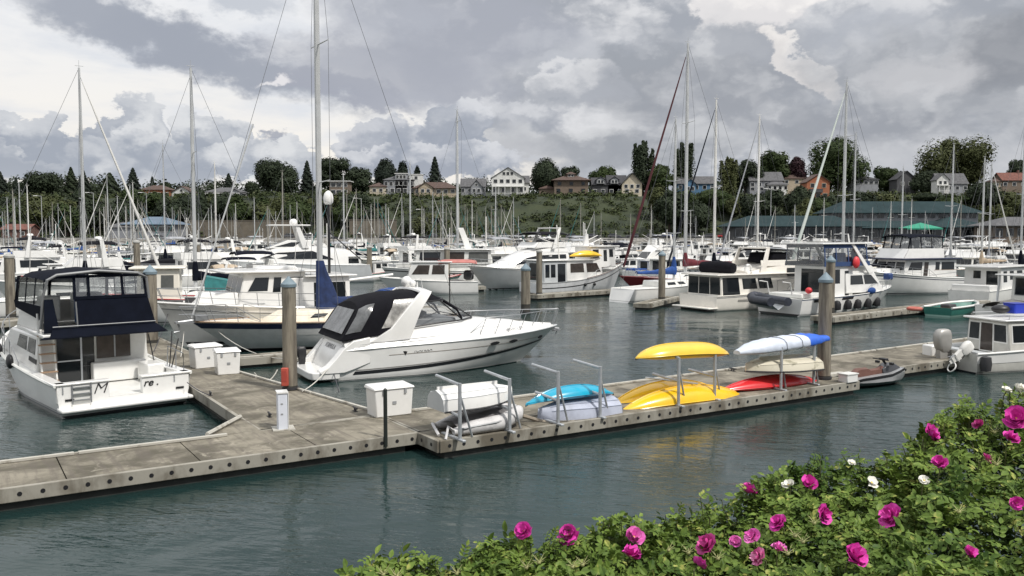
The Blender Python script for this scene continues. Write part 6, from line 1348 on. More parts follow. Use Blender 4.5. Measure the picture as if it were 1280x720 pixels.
MARKS = [(-200, 60, 'the low red shed'), (60, 150, 'the tall conifers'), (150, 232, 'the blue roofed hall'), (232, 310, 'the grey low house'), (310, 400, 'the broad dark tree'), (400, 460, 'the flat roofed house'), (460, 535, 'the white towered house'), (535, 575, 'the brown roofed house'), (575, 610, 'the grey gabled house'), (610, 665, 'the white gabled house'), (665, 690, 'the dense round tree'), (690, 740, 'the brown square house'), (740, 810, 'the dark gabled house'), (810, 880, 'the tall poplars'), (880, 925, 'the pale poplar'), (925, 985, 'the grey hillside house'), (985, 1050, 'the orange house'), (1050, 1140, 'the green roofed pavilion'), (1140, 1175, 'the green tent'), (1175, 1240, 'the huge broad tree'), (1240, 1600, 'the low grey roof')]
mark = lambda px: next((n for a, b, n in MARKS if a <= px < b), 'the low grey roof')
rd = random.Random(11); spots = []; taken = [(o.location.x, o.location.y) for o in bpy.data.objects if o.parent is None and o.get('category') in ('sailboat', 'motor boat', 'trawler', 'boat')]
for k in range(-14, 22):
    for side in (-1, 1):
        for j in range(0, 60):
            s_, n_ = k * 29.0 + 7.6 * side + rd.uniform(-1, 1), 40 + j * 4.9 + rd.uniform(-.6, .6)
            p = SN(s_, n_); Y = p.y
            if not 62 < Y < 246: continue
            px, py = pix((p.x, Y, 0))
            if not -60 < px < 1330: continue
            if px > 640 and Y < 84: continue
            if 440 < px <= 640 and Y < 74: continue
            if 215 < px <= 440 and Y < 64: continue
            if any((p.x - a) ** 2 + ((Y - c) * 1.0) ** 2 < 4.9 ** 2 for a, c in taken): continue
            if Y > 150 and rd.random() < .24: continue
            if rd.random() < .03: continue
            spots.append((p, px, Y))
spots.sort(key=lambda q: q[2])
inst = []
for p, px, Y in spots:
    i = rd.choice((0, 1, 2, 3, 4, 5, 6)) if Y < 112 or rd.random() < (.42 if Y < 150 else .2) else rd.choice(range(7, 13))
    if i >= 7 and px > 660 and rd.random() < .82: i = rd.choice((0, 1, 2, 3, 4, 5, 6))
    inst.append((p, px, Y, i, DK + (math.pi if rd.random() < .5 else 0) + rd.uniform(-.08, .08), rd.uniform(.70, .95) if i < 7 else rd.uniform(.80, 1.04)))
groups = {}
for q in inst:
    row = 'front rows' if q[2] < 105 else 'middle rows' if q[2] < 150 else 'rear rows'
    groups.setdefault((q[3], mark(q[1]), row), []).append(q)
ORD = ['first', 'second', 'third', 'fourth', 'fifth', 'sixth', 'seventh', 'eighth', 'ninth']
used = set()
for (i, mk, row), lst in groups.items():
    lst.sort(key=lambda q: q[1]); b, d, sail = PROTO[i]
    for j, (p, px, Y, _, yaw, s) in enumerate(lst):
        c = b.o if i not in used else copy_tree(b.o); used.add(i)
        c.location = (p.x, p.y, 0); c.rotation_euler = (0, 0, yaw); c.scale = (s, s, s if not sail else s * rd.uniform(.72, 1.0))
        c['label'] = '%s in %s below %s%s' % (d, row, mk, '' if len(lst) == 1 else ', ' + ORD[j] + ' from left')
        c['group'] = 'boats in the crowded marina rows'
for i, (b, d, s_) in enumerate(PROTO):
    if i not in used: [bpy.data.objects.remove(o) for o in list(b.o.children_recursive) + [b.o]]
print('FAR BOATS', len(inst))
# covered boats right behind the navy flybridge canvas
def covered(label, px, py, yaw, L, cov, s=1.0):
    b, h = motor('covered_boat', label, L, 3.0, 1.0, 1.4, WHITE, nt=10, group=None)
    a = MB(); a.loft([[(x, w, 1.1), (x, w * .8, z * .95), (x, 0, z + .1), (x, -w * .8, z * .95), (x, -w, 1.1)] for x, w, z in ((-L * .45, 1.3, 1.5), (-L * .2, 1.35, 2.3), (L * .12, 1.3, 2.1), (L * .34, .8, 1.6))]); a.build('boat_cover', cov, b.o, smooth=60)
    b.tubes('cover_rail', [[(-L * .46, sd * 1.35, 1.0), (-L * .46, sd * 1.35, 1.7), (L * .3, sd * 1.2, 1.8)] for sd in (1, -1)], .025, STEEL); b.arch(-L * .3, 1.35, 1.1, 2.9, -.5)
    put(b.o, (0, 0, 1.0), (px, py), yaw, s)
covered('boat under dark navy cover behind the flybridge canvas top', 118, 341, R(205), 9.5, CNAVY); covered('boat under black cover beside the grey pile and slanting headsail', 205, 339, R(202), 9.5, CBLACK)
covered('boat under black cover at the frame edge by the grey topped pile', 40, 341, R(22), 9, CBLACK)
b, h = motor('motor_yacht', 'long white motor yacht with swept arch and twin domes left of the tall mast', 17, 4.6, 1.7, 2.5, LGREY, rake=2.2, trans=.4)
sec = [(-6.0, 1.9, 1.7, 3.2), (-3.0, 2.0, 1.8, 3.5), (1.0, 1.9, 2.0, 3.4), (3.2, 1.5, 2.1, 2.9), (5.2, .7, 2.25, 2.45)]
a = MB(); a.loft([[(x, w, z0), (x, w * .95, lerp(z0, z1, .5)), (x, w * .8, z1), (x, 0, z1 + .12), (x, -w * .8, z1), (x, -w * .95, lerp(z0, z1, .5)), (x, -w, z0)] for x, w, z0, z1 in sec]); cb = a.build('cabin', WHITE, b.o, smooth=50)
for sd in (1, -1): a = MB(); q = [(-4.5, sd * 1.97, 2.35), (0, sd * 1.93, 2.4), (2.4, sd * 1.7, 2.5), (.8, sd * 1.75, 3.0), (-2.5, sd * 1.85, 3.15)]; a.add(q + [(x, y * .9, z) for x, y, z in q], [(0, 1, 2, 3, 4), (9, 8, 7, 6, 5)] + [(i, (i + 1) % 5, 5 + (i + 1) % 5, 5 + i) for i in range(5)]); a.build('window', GLASS, cb, smooth=0)
b.block(block_c(-2.5, 1.8, 1.5, 3.4, 4.2, fr=2.0, tum=.15), WHITE, [('*', .45, .92, .2, .75, .4, .7)], name='flybridge'); b.arch(-2.2, 1.7, 3.4, 5.6, -.9, .4); b.roof(-2.4, 1.6, 1.7, 5.6, .12, WHITE, name='hardtop'); b.dome(-.9, .6, 5.7, .32); b.dome(-.9, -.6, 5.7, .32)
for t in (.5, .53, .56): a = MB(); x, y, z = h.p(t, 1.2, 1); a.box((x, y, z), (.22, .06, .5)); a.build('porthole', GLASS, b.hull_o)
put(b.o, (8.4, 0, 2.4), (243, 324), R(200), 1.0)

# ------------------------------------------------------------------ buildings along the shore and on the bluff
ROOFG = mat('shingle_grey', (.10, .10, .105), .9, var=.3, scale=1.2); ROOFB = mat('shingle_brown', (.085, .055, .045), .9, var=.3, scale=1.2); ROOFR = mat('shingle_red', (.15, .06, .045), .9, var=.3, scale=1.2); ROOFT = mat('metal_roof_teal', (.026, .044, .048), .9, spec=.1, var=.15, scale=.3); ROOFU = mat('metal_roof_blue', (.10, .145, .20), .5, var=.15, scale=.3); ROOFD = mat('shingle_dark', (.045, .045, .05), .9, var=.3, scale=1.2)
WALL = lambda n, c: mat('wall_' + n, c, .8, var=.12, scale=.6)
WW, WT, WG, WBR, WDK, WBL, WOR, WCR, WRD = WALL('white', (.62, .62, .60)), WALL('tan', (.42, .35, .26)), WALL('grey', (.26, .27, .29)), WALL('brown', (.17, .13, .10)), WALL('dark', (.07, .07, .075)), WALL('blue', (.08, .17, .28)), WALL('orange', (.33, .12, .06)), WALL('cream', (.52, .46, .36)), WALL('red', (.14, .07, .055))
TRIMW = mat('trim_white', (.66, .66, .64), .6)
def house(name, label, px, by, Y, wings, cat='house', yaw=0.0, group=None):
    p = Q(px, by, Y); o = empty(name, label, cat, group, p, yaw)
    for w in wings:
        dx, dy, W, D, H = w['at'][0], w['at'][1], *w['size']; m = w.get('wall', WW); z0 = w.get('z', 0)
        x0, x1, y0, y1 = dx - W / 2, dx + W / 2, dy - D / 2, dy + D / 2
        c = [(x0, y0, z0 - (4 if not z0 else 0)), (x1, y0, z0 - (4 if not z0 else 0)), (x1, y1, z0 - (4 if not z0 else 0)), (x0, y1, z0 - (4 if not z0 else 0)), (x0, y0, z0 + H), (x1, y0, z0 + H), (x1, y1, z0 + H), (x0, y1, z0 + H)]
        a = MB(); a.hexa(c); rt, rh = w.get('roof', ('hip', 2.5)); e = w.get('eave', .5); zz = z0 + H
        if rt == 'front': a.add([(x0, y0 + .01, zz), (x1, y0 + .01, zz), (dx, y0 + .01, zz + rh), (x0, y1, zz), (x1, y1, zz), (dx, y1, zz + rh)], [(0, 1, 2), (5, 4, 3)])
        if rt == 'side': a.add([(x0 + .01, y0, zz), (x0 + .01, y1, zz), (x0 + .01, dy, zz + rh), (x1 - .01, y0, zz), (x1 - .01, y1, zz), (x1 - .01, dy, zz + rh)], [(0, 2, 1), (3, 4, 5)])
        wo = a.build('wall', m, o, smooth=0); a = MB(); t = .18
        if rt == 'flat': a.box((dx, dy, zz + .15), (W + 2 * e, D + 2 * e, .3))
        if rt == 'front':
            for sx in (-1, 1): a.hexa([(dx, y0 - e, zz + rh + .02), (dx + sx * (W / 2 + e), y0 - e, zz - rh * e / (W / 2) + .02), (dx + sx * (W / 2 + e), y1 + e, zz - rh * e / (W / 2) + .02), (dx, y1 + e, zz + rh + .02), (dx, y0 - e, zz + rh + t), (dx + sx * (W / 2 + e), y0 - e, zz - rh * e / (W / 2) + t), (dx + sx * (W / 2 + e), y1 + e, zz - rh * e / (W / 2) + t), (dx, y1 + e, zz + rh + t)])
        if rt == 'side':
            for sy in (-1, 1): a.hexa([(x0 - e, dy, zz + rh + .02), (x0 - e, dy + sy * (D / 2 + e), zz - rh * e / (D / 2) + .02), (x1 + e, dy + sy * (D / 2 + e), zz - rh * e / (D / 2) + .02), (x1 + e, dy, zz + rh + .02), (x0 - e, dy, zz + rh + t), (x0 - e, dy + sy * (D / 2 + e), zz - rh * e / (D / 2) + t), (x1 + e, dy + sy * (D / 2 + e), zz - rh * e / (D / 2) + t), (x1 + e, dy, zz + rh + t)])
        if rt == 'hip':
            k = min(W, D) / 2 * w.get('cut', 1.0); q = [(x0 - e, y0 - e), (x1 + e, y0 - e), (x1 + e, y1 + e), (x0 - e, y1 + e)]; tp = [(x0 + k, y0 + k), (x1 - k, y0 + k), (x1 - k, y1 - k), (x0 + k, y1 - k)]
            a.hexa([(*s, zz - .15) for s in q] + [(*s, zz + .02) for s in q]); a.hexa([(*s, zz + .02) for s in q] + [(s[0], s[1] + (.02 if i > 1 else -.02), zz + rh) for i, s in enumerate(tp)])
        ro = a.build('roof', w.get('rm', ROOFG), o, smooth=0)
        for ch in w.get('chimney', ()): a = MB(); a.box((dx + ch, dy, zz + rh), (.8, .8, 2.4)); a.build('chimney', WRD if m is not WW else WG, ro)
        if w.get('porch'):
            ph, pd = w['porch']; a = MB(); a.box((dx, y0 - pd / 2, z0 + ph), (W * .96, pd, .25)); n = max(3, int(W / 2.2))
            for i in range(n): a.box((x0 + .5 + i * (W - 1) / (n - 1), y0 - pd + .2, z0 + ph / 2 - .1), (.22, .22, ph - .05))
            a.box((dx, y0 - pd + .1, z0 + .55), (W * .94, .08, .14)); a.build('porch', w.get('trim', TRIMW), o)
        for (u, v, ww, hh) in w.get('win', ()):
            xw, zw = x0 + u * W, z0 + v * (H if v <= 1 else 1) if v <= 1 else z0 + H + (v - 1) * rh
            a = MB(); a.box((xw, y0 - .05, zw), (ww + .3, .1, hh + .3)); f = a.build('window', w.get('trim', TRIMW), wo, smooth=0); a = MB(); a.box((xw, y0 - .12, zw), (ww, .06, hh)); a.build('pane', GLASS, f, smooth=0)
    return o
row = lambda n, v, w, h, a=.08, b=.92: [(a + (b - a) * i / max(1, n - 1), v, w, h) for i in range(n)]
G = 'houses along the bluff'
house('house', 'white three storey gabled house with full porch on the bluff', 635, 244, 385, [dict(at=(0, 0), size=(14, 11, 7.2), roof=('front', 4.4), rm=ROOFG, win=row(5, .80, 1.5, 1.5, .12, .88) + row(3, 1.42, 1.1, 1.2, .38, .62) + row(4, .28, 1.4, 1.7), porch=(3.4, 2.2)), dict(at=(6, 3), size=(6, 8, 5.5), roof=('side', 3), rm=ROOFG, win=row(2, .5, 1.2, 1.4, .3, .7))], group=G)
house('house', 'brown square hipped house with small rooftop dormer on the bluff', 713, 244, 385, [dict(at=(0, 0), size=(14.5, 12, 6.2), wall=WBR, roof=('hip', 2.6), rm=ROOFB, eave=1.3, win=row(3, .28, 1.6, 1.6, .12, .85) + row(3, .76, 1.5, 1.5, .15, .85), trim=WBR), dict(at=(0, -1.5), size=(3.6, 3, 1.4), z=7.6, wall=WBR, roof=('hip', 1), rm=ROOFB, win=row(2, .5, .9, .8, .3, .7)), dict(at=(-10, 2), size=(7, 8, 2.8), wall=WBR, roof=('hip', 1.6), rm=ROOFB)], group=G)
house('house', 'dark house with two white trimmed dormers on the bluff', 758, 244, 390, [dict(at=(0, 1), size=(13, 9, 4.6), wall=WDK, roof=('side', 3.0), rm=ROOFD, win=row(4, .35, 1.5, 1.4)), dict(at=(-3, -3), size=(3.4, 3, 1.9), z=4.8, wall=WG, roof=('front', 1.2), rm=ROOFD, win=row(2, .5, 1, 1.2, .3, .7)), dict(at=(3, -3), size=(3.4, 3, 1.9), z=4.8, wall=WG, roof=('front', 1.2), rm=ROOFD, win=row(2, .5, 1, 1.2, .3, .7))], group=G)
house('house', 'cream house with steep dark gable roof next to the tall poplar', 788, 243, 388, [dict(at=(0, 0), size=(8.6, 10, 4.6), wall=WCR, roof=('front', 4.4), rm=ROOFD, win=row(3, .72, 1.3, 1.4, .2, .8) + row(2, .28, 1.5, 1.4, .25, .75), eave=.9), dict(at=(-6, 3), size=(8, 9, 5), wall=WDK, roof=('side', 3.4), rm=ROOFD)], group=G)
house('house', 'large grey house with white square tower and many windows on the bluff', 500, 244, 385, [dict(at=(-9, 0), size=(7, 9, 3.6), wall=WCR, roof=('hip', 1.8), rm=ROOFB, win=row(2, .55, 1.3, 1.2, .3, .7)), dict(at=(0, 1), size=(13, 10, 6.4), wall=WG, roof=('hip', 2.2), rm=ROOFG, win=row(6, .75, 1.3, 1.5) + row(5, .3, 1.5, 1.5)), dict(at=(1, -1.5), size=(5, 5, 9), wall=WG, roof=('flat', .3), rm=TRIMW, eave=.3, win=row(3, .86, 1.0, 1.3, .2, .8) + row(3, .55, 1.0, 1.3, .2, .8)), dict(at=(7.5, -1), size=(5, 6, 8.6), wall=WW, roof=('flat', .3), rm=TRIMW, eave=.2, win=row(1, .85, 1.2, 1.2, .5, .5))], group=G)
house('house', 'long tan house with wide brown roof beside the tower house', 545, 244.5, 383, [dict(at=(0, 0), size=(18, 9, 3.0), wall=WT, roof=('hip', 2.8), rm=ROOFB, eave=1.0, win=row(6, .55, 1.5, 1.3)), dict(at=(-4, -2.5), size=(6, 6, 3.4), wall=WT, roof=('front', 2.0), rm=ROOFB, win=row(2, .55, 1.3, 1.3, .3, .7))], group=G)
house('house', 'grey gabled house left of the white gabled one', 592, 243.5, 392, [dict(at=(0, 0), size=(10.5, 9, 3.6), wall=WG, roof=('side', 3.4), rm=ROOFG, win=row(4, .5, 1.2, 1.4)), dict(at=(1.5, -3.4), size=(5, 4, 3.4), wall=WG, roof=('front', 2.8), rm=ROOFG, win=row(2, .5, 1.2, 1.3, .3, .7) + [(.5, 1.3, 1, .9)])], group=G)
house('house', 'flat roofed modern house with white fascia among trees', 426, 246, 372, [dict(at=(0, 0), size=(8, 7, 6.2), wall=WBR, roof=('flat', .4), rm=TRIMW, eave=.8, win=row(3, .3, 1.8, 1.6, .2, .8) + row(3, .78, 1.8, 1.5, .2, .8))], group=G)
house('house', 'low grey roofed house with white balcony on the wooded slope', 284, 250, 372, [dict(at=(0, 0), size=(15, 9, 3.2), wall=WW, roof=('hip', 2.0), rm=ROOFG, win=row(5, .5, 1.4, 1.3), porch=(2.6, 1.6)), dict(at=(5, -3), size=(6, 5, 2.6), wall=WG, roof=('front', 1.8), rm=ROOFG, win=row(2, .5, 1.2, 1.2, .3, .7))], group=G)
house('house', 'small orange brick house among trees on the wooded slope', 198, 249, 372, [dict(at=(0, 0), size=(12, 8, 3.8), wall=WOR, roof=('hip', 2), rm=ROOFB, win=row(4, .5, 1.3, 1.3))], group=G)
house('house', 'white cottage with brown roof right of the orange brick house', 231, 251, 368, [dict(at=(0, 0), size=(8, 7, 3.4), wall=WW, roof=('front', 2.4), rm=ROOFB, win=row(3, .5, 1.2, 1.3, .2, .8) + [(.5, 1.3, 1.0, .9)])], group=G)
house('house', 'blue house with grey roof behind the sailboat masts', 868, 242, 400, [dict(at=(0, 0), size=(17, 9, 4.4), wall=WBL, roof=('side', 3.2), rm=ROOFG, win=row(5, .6, 1.4, 1.5)), dict(at=(-3, -4), size=(5, 4, 4), wall=WBL, roof=('front', 2.2), rm=ROOFG, win=row(2, .5, 1.2, 1.4, .3, .7))], group=G)
house('house', 'grey two storey hillside house with wide gable dormer', 955, 240, 378, [dict(at=(0, 1), size=(14, 9, 4.8), wall=WG, roof=('side', 3.6), rm=ROOFG, win=row(5, .62, 1.3, 1.3) + row(4, .25, 1.4, 1.2)), dict(at=(4, -4), size=(8, 4, 2.8), wall=WW, roof=('hip', 1.4), rm=ROOFG, win=row(4, .55, 1.1, 1.3))], group=G)
house('house', 'tan house with brown hipped roof behind the orange one', 992, 232, 405, [dict(at=(0, 0), size=(11, 9, 3.0), wall=WT, roof=('hip', 2.6), rm=ROOFB, win=row(3, .5, 1.4, 1.2))], group=G)
house('house', 'bright orange timber house with dark balcony on the slope', 1018, 252, 352, [dict(at=(0, 0), size=(9, 8, 7.6), wall=WOR, roof=('front', 3.0), rm=ROOFB, win=row(2, .82, 1.4, 1.5, .25, .75) + row(3, .3, 1.5, 1.6, .2, .8), trim=WCR), dict(at=(-1, -4.4), size=(5, 1.4, 1.1), z=3.4, wall=WDK, roof=('flat', .1), rm=WDK, eave=.05)], group=G)
house('house', 'low house with white banded windows beyond the sailboat masts', 1078, 234, 400, [dict(at=(0, 0), size=(11, 8, 3.2), wall=WG, roof=('hip', 1.8), rm=ROOFD, win=row(5, .6, 1.5, 1.2))], group=G)
house('house', 'small dark gabled house between shrubs', 1128, 236, 395, [dict(at=(0, 0), size=(8.5, 8, 4.2), wall=WDK, roof=('front', 3.4), rm=ROOFD, win=row(2, .5, 1.3, 1.3, .3, .7))], group=G)
house('house', 'grey roofed house with white dormer and columned porch under the huge tree', 1182, 241, 378, [dict(at=(2, 2), size=(12, 9, 4.0), wall=WG, roof=('side', 4.2), rm=ROOFG, win=row(4, .5, 1.3, 1.3)), dict(at=(-4, -3), size=(5, 5, 5.4), wall=WW, roof=('front', 2.4), rm=ROOFG, win=row(2, .75, 1.1, 1.3, .3, .7), porch=(2.8, 1.6))], group=G)
house('house', 'brown roofed house at the frame edge above the grey roof', 1266, 236, 385, [dict(at=(0, 0), size=(14, 9, 3.6), wall=WBR, roof=('side', 3.2), rm=ROOFR, win=row(4, .5, 1.4, 1.4), chimney=(2,)), dict(at=(-8, -1), size=(6, 6, 3), wall=WT, roof=('hip', 1.6), rm=ROOFB, win=row(2, .5, 1.2, 1.2, .3, .7))], group=G)
house('commercial_building', 'low hall with pale blue metal roof by the shore', 196, 296, 300, [dict(at=(0, 0), size=(17, 12, 4.2), wall=WG, roof=('hip', 2.6), rm=ROOFU, eave=1.0, win=row(6, .6, 2, 1.5)), dict(at=(-10, -3), size=(8, 9, 3.2), wall=WG, roof=('hip', 1.8), rm=ROOFG)], cat='building')
house('shed', 'low red brown shed near the shore behind masts', 26, 297, 298, [dict(at=(0, 0), size=(9, 7, 2.8), wall=WRD, roof=('side', 1.6), rm=ROOFR, win=row(3, .5, 1, 1, .2, .8))], cat='shed')
house('pavilion', 'long low harbour building with grey green hipped roof and glazed front', 988, 299, 268, [dict(at=(0, 0), size=(38, 14, 3.9), wall=WDK, roof=('hip', 3.2), rm=ROOFT, eave=1.6, win=row(14, .55, 2.0, 2.4, .04, .96), trim=WG, cut=.9)], cat='building')
house('pavilion', 'larger two tier harbour building with grey green roofs behind the masts', 1130, 299, 282, [dict(at=(0, 6), size=(46, 14, 8.4), wall=WG, roof=('hip', 3.8), rm=ROOFT, eave=1.6, win=row(14, .88, 2.2, 1.3, .04, .96), trim=WG, cut=.8), dict(at=(0, -4), size=(46, 9, 3.6), wall=WDK, roof=('hip', 2.2), rm=ROOFT, eave=1.4, win=row(16, .5, 2.0, 2.2, .03, .97), trim=WG, cut=1.0), dict(at=(13, -3), size=(17, 16, 3.8), wall=WDK, roof=('hip', 3.2), rm=ROOFT, eave=1.4, win=row(6, .5, 1.8, 2.2, .06, .94), trim=WG)], cat='building')
house('pavilion', 'low grey roofed harbour building cut by the frame edge', 1268, 299, 262, [dict(at=(0, 0), size=(18, 12, 4.0), wall=WBR, roof=('hip', 2.6), rm=ROOFG, eave=1.6, win=row(6, .5, 1.8, 2.0, .06, .94), trim=WG)], cat='building')
def flat_wall(label, px0, px1, y0, y1, Y):
    a, b = Q(px0, y1, Y), Q(px1, y1, Y); t = MB(); t.box(((a.x + b.x) / 2, Y, 0), (b.x - a.x, .6, 0.01)); t = MB(); h = Q(px0, y0, Y).z - a.z; t.box((0, 0, h / 2), (b.x - a.x, .6, h)); t.box((0, 0, h + .1), (b.x - a.x + .3, .9, .2)); o = t.build('retaining_wall', mat('tan_concrete', (.15, .13, .10), .9, var=.25, scale=.3), smooth=0); o.location = ((a.x + b.x) / 2, Y, a.z); tag(o, label, 'retaining wall')
flat_wall('tan concrete retaining wall at the slope foot behind the long motor yacht', 232, 372, 276, 299, 312); flat_wall('shorter tan retaining wall at the slope foot under the tower house', 437, 496, 275, 298, 312)
p = Q(1150, 298, 258); o = empty('canopy_tent', 'green peaked tent in front of the harbour building', 'tent', None, p); t = MB(); W_ = 5.2
t.add([(-W_, -3, 3.0), (W_, -3, 3.0), (W_, 3, 3.0), (-W_, 3, 3.0), (0, 0, 4.6)], [(0, 1, 4), (1, 2, 4), (2, 3, 4), (3, 0, 4)]); t.box((0, -3, 2.8), (2 * W_, .05, .4)); t.box((0, 3, 2.8), (2 * W_, .05, .4)); t.build('roof', mat('tent_green', (.02, .24, .15), .7), o, smooth=0)
for sx in (-1, 1):
    for sy in (-1, 1): t = MB(); t.tube([(sx * W_ * .97, sy * 2.9, 0), (sx * W_ * .97, sy * 2.9, 3)], .07); t.build('leg', ALU, o)
# street lamps and parked cars on the shore road
def lamp(label, px, ty, Y):
    x = Q(px, 290, Y).x; g0 = land_z(x, Y); zt = Q(px, ty, Y).z; o = empty('street_lamp', label, 'street lamp', 'shore street lamps', (x, Y, g0)); h = zt - g0
    t = MB(); t.tube([(0, 0, 0), (0, 0, h)], [.14, .08], 8); t.build('pole', MASTM, o); t = MB(); t.tube([(0, 0, h - .05), (-1.6, 0, h + .1)], .06); t.build('arm', MASTM, o); t = MB(); t.box((-2.0, 0, h + .08), (1.3, .5, .22)); t.build('lamp_head', OFFW, o, bevel=.05)
for lab, px, ty in (('tall street lamp left of the blue roofed hall', 53, 245), ('street lamp beside the tallest furled mast', 118, 241), ('street lamp over the blue roofed hall', 184, 241), ('street lamp under the flat roofed house', 452, 248), ('street lamp before the long harbour building', 963, 236), ('street lamp behind the slim white mast under the tower house', 530, 262)): lamp(lab, px, ty, 296)
def car():
    o = empty('parked_car', 'x', 'car', 'cars parked on the shore road')
    t = MB(); t.loft([[(x, -.86, z0), (x, -.9, lerp(z0, z1, .6)), (x, -.8, z1), (x, .8, z1), (x, .9, lerp(z0, z1, .6)), (x, .86, z0)] for x, z0, z1 in ((-2.2, .45, .8), (-2.1, .32, .98), (-.9, .3, 1.0), (.9, .3, .98), (2.0, .32, .86), (2.2, .42, .72))]); body = t
    g_ = MB(); g_.hexa(block_c(-1.9, 1.1, .78, .96, 1.46, fr=.75, ar=.35, tum=.14)); return o, body, g_
COLS = [('white', (.7, .7, .7)), ('silver', (.38, .39, .40)), ('dark grey', (.06, .06, .065)), ('black', (.015, .015, .017)), ('red', (.30, .02, .02)), ('blue', (.03, .06, .18))]
car_me = {}
crd = random.Random(4); cpx = [648, 668, 690, 716, 742, 768, 790, 815, 836, 862, 884, 905, 934, 360, 384, 408, 540, 566, 610, 632]
for px in cpx:
    ci = crd.choice([0, 0, 1, 1, 2, 3, 4, 5, 2]); Y = 293 + crd.uniform(-1, 1); x = Q(px, 290, Y).x
    if ci not in car_me:
        o, bd, gg = car(); m = mat('car_' + COLS[ci][0].replace(' ', '_'), COLS[ci][1], .25, coat=.5); bo = bd.build('body', m, o, smooth=50); gg.build('cabin_glass', GLASS, o, smooth=40, bevel=.08)
        t = MB(); t.box((-.35, 0, 1.475), (1.7, 1.2, .04)); t.build('roof', m, o, bevel=.02)
        for sx in (-1.35, 1.35):
            for sy in (-.82, .82): t = MB(); t.tube([(sx, sy - .1, .32), (sx, sy + .1, .32)], .32, 12); t.build('wheel', BLACK, o)
        car_me[ci] = o
    else: o = copy_tree(car_me[ci])
    o.location = (x, Y, land_z(x, Y) + .02); o.rotation_euler = (0, 0, crd.choice([0, math.pi]) + crd.uniform(-.05, .05)); o['label'] = '%s car parked on the shore road below %s' % (COLS[ci][0], mark(px))
seen_l = {}
for o in sorted([o for o in bpy.data.objects if o.get('category') == 'car'], key=lambda o: o.location.x):
    k = o['label']; seen_l[k] = seen_l.get(k, 0) + 1
    if seen_l[k] > 1: o['label'] = k + ', ' + ORD[seen_l[k] - 1] + ' from left'
# ------------------------------------------------------------------ trees
def leaf_mat(name, lo, hi, yellow=None, scale=.35, rough=.65):
    m = bpy.data.materials.new(name); m.use_nodes = True; t = m.node_tree; g = NG(t); b = t.nodes['Principled BSDF']
    tc = g.n('ShaderNodeTexCoord'); oi = g.n('ShaderNodeObjectInfo'); n1 = g.noise(tc.outputs['Object'], scale, 3, .6); n2 = g.noise(tc.outputs['Object'], scale * 7, 2, .5)
    f = g.m('ADD', g.m('MULTIPLY', n1, .6), g.m('MULTIPLY', n2, .5)); c = g.mix(g.sm(f, .36, .72), (*lo, 1), (*hi, 1))
    if yellow: c = g.mix(g.sm(n2, .60, .72), c, (*yellow, 1))
    g.put(b.inputs['Base Color'], c); b.inputs['Roughness'].default_value = rough; b.inputs['Specular IOR Level'].default_value = .12
    return m
LDARK = leaf_mat('foliage_dark', (.015, .022, .013), (.036, .049, .026)); LCON = leaf_mat('foliage_conifer', (.012, .018, .014), (.028, .038, .026)); LMID = leaf_mat('foliage_mid', (.018, .030, .010), (.050, .070, .025)); LPALE = leaf_mat('foliage_pale', (.040, .055, .018), (.095, .115, .040)); LPUR = leaf_mat('foliage_purple', (.016, .008, .010), (.036, .016, .020)); LOLIVE = leaf_mat('foliage_olive', (.028, .035, .012), (.075, .085, .034))
BARK = mat('bark', (.06, .045, .035), .95, var=.3)
def quad(vs, fs, c, s, rd, up=.0, el=1.0, out=None):
    n = Vector((rd.gauss(0, 1), rd.gauss(0, 1), rd.gauss(0, 1) + up))
    n = (n * .55 + out * 1.5).normalized() if out is not None else n.normalized(); a = n.orthogonal().normalized(); a.rotate(Matrix.Rotation(rd.random() * 6.28, 3, n)); b = n.cross(a)
    o = len(vs); a = a * s * el; b = b * s * rd.uniform(.5, .8)
    vs += [c - a, c - b * .9 + a * .1, c + a, c + b * .9 - a * .05]; fs.append((o, o + 1, o + 2, o + 3))
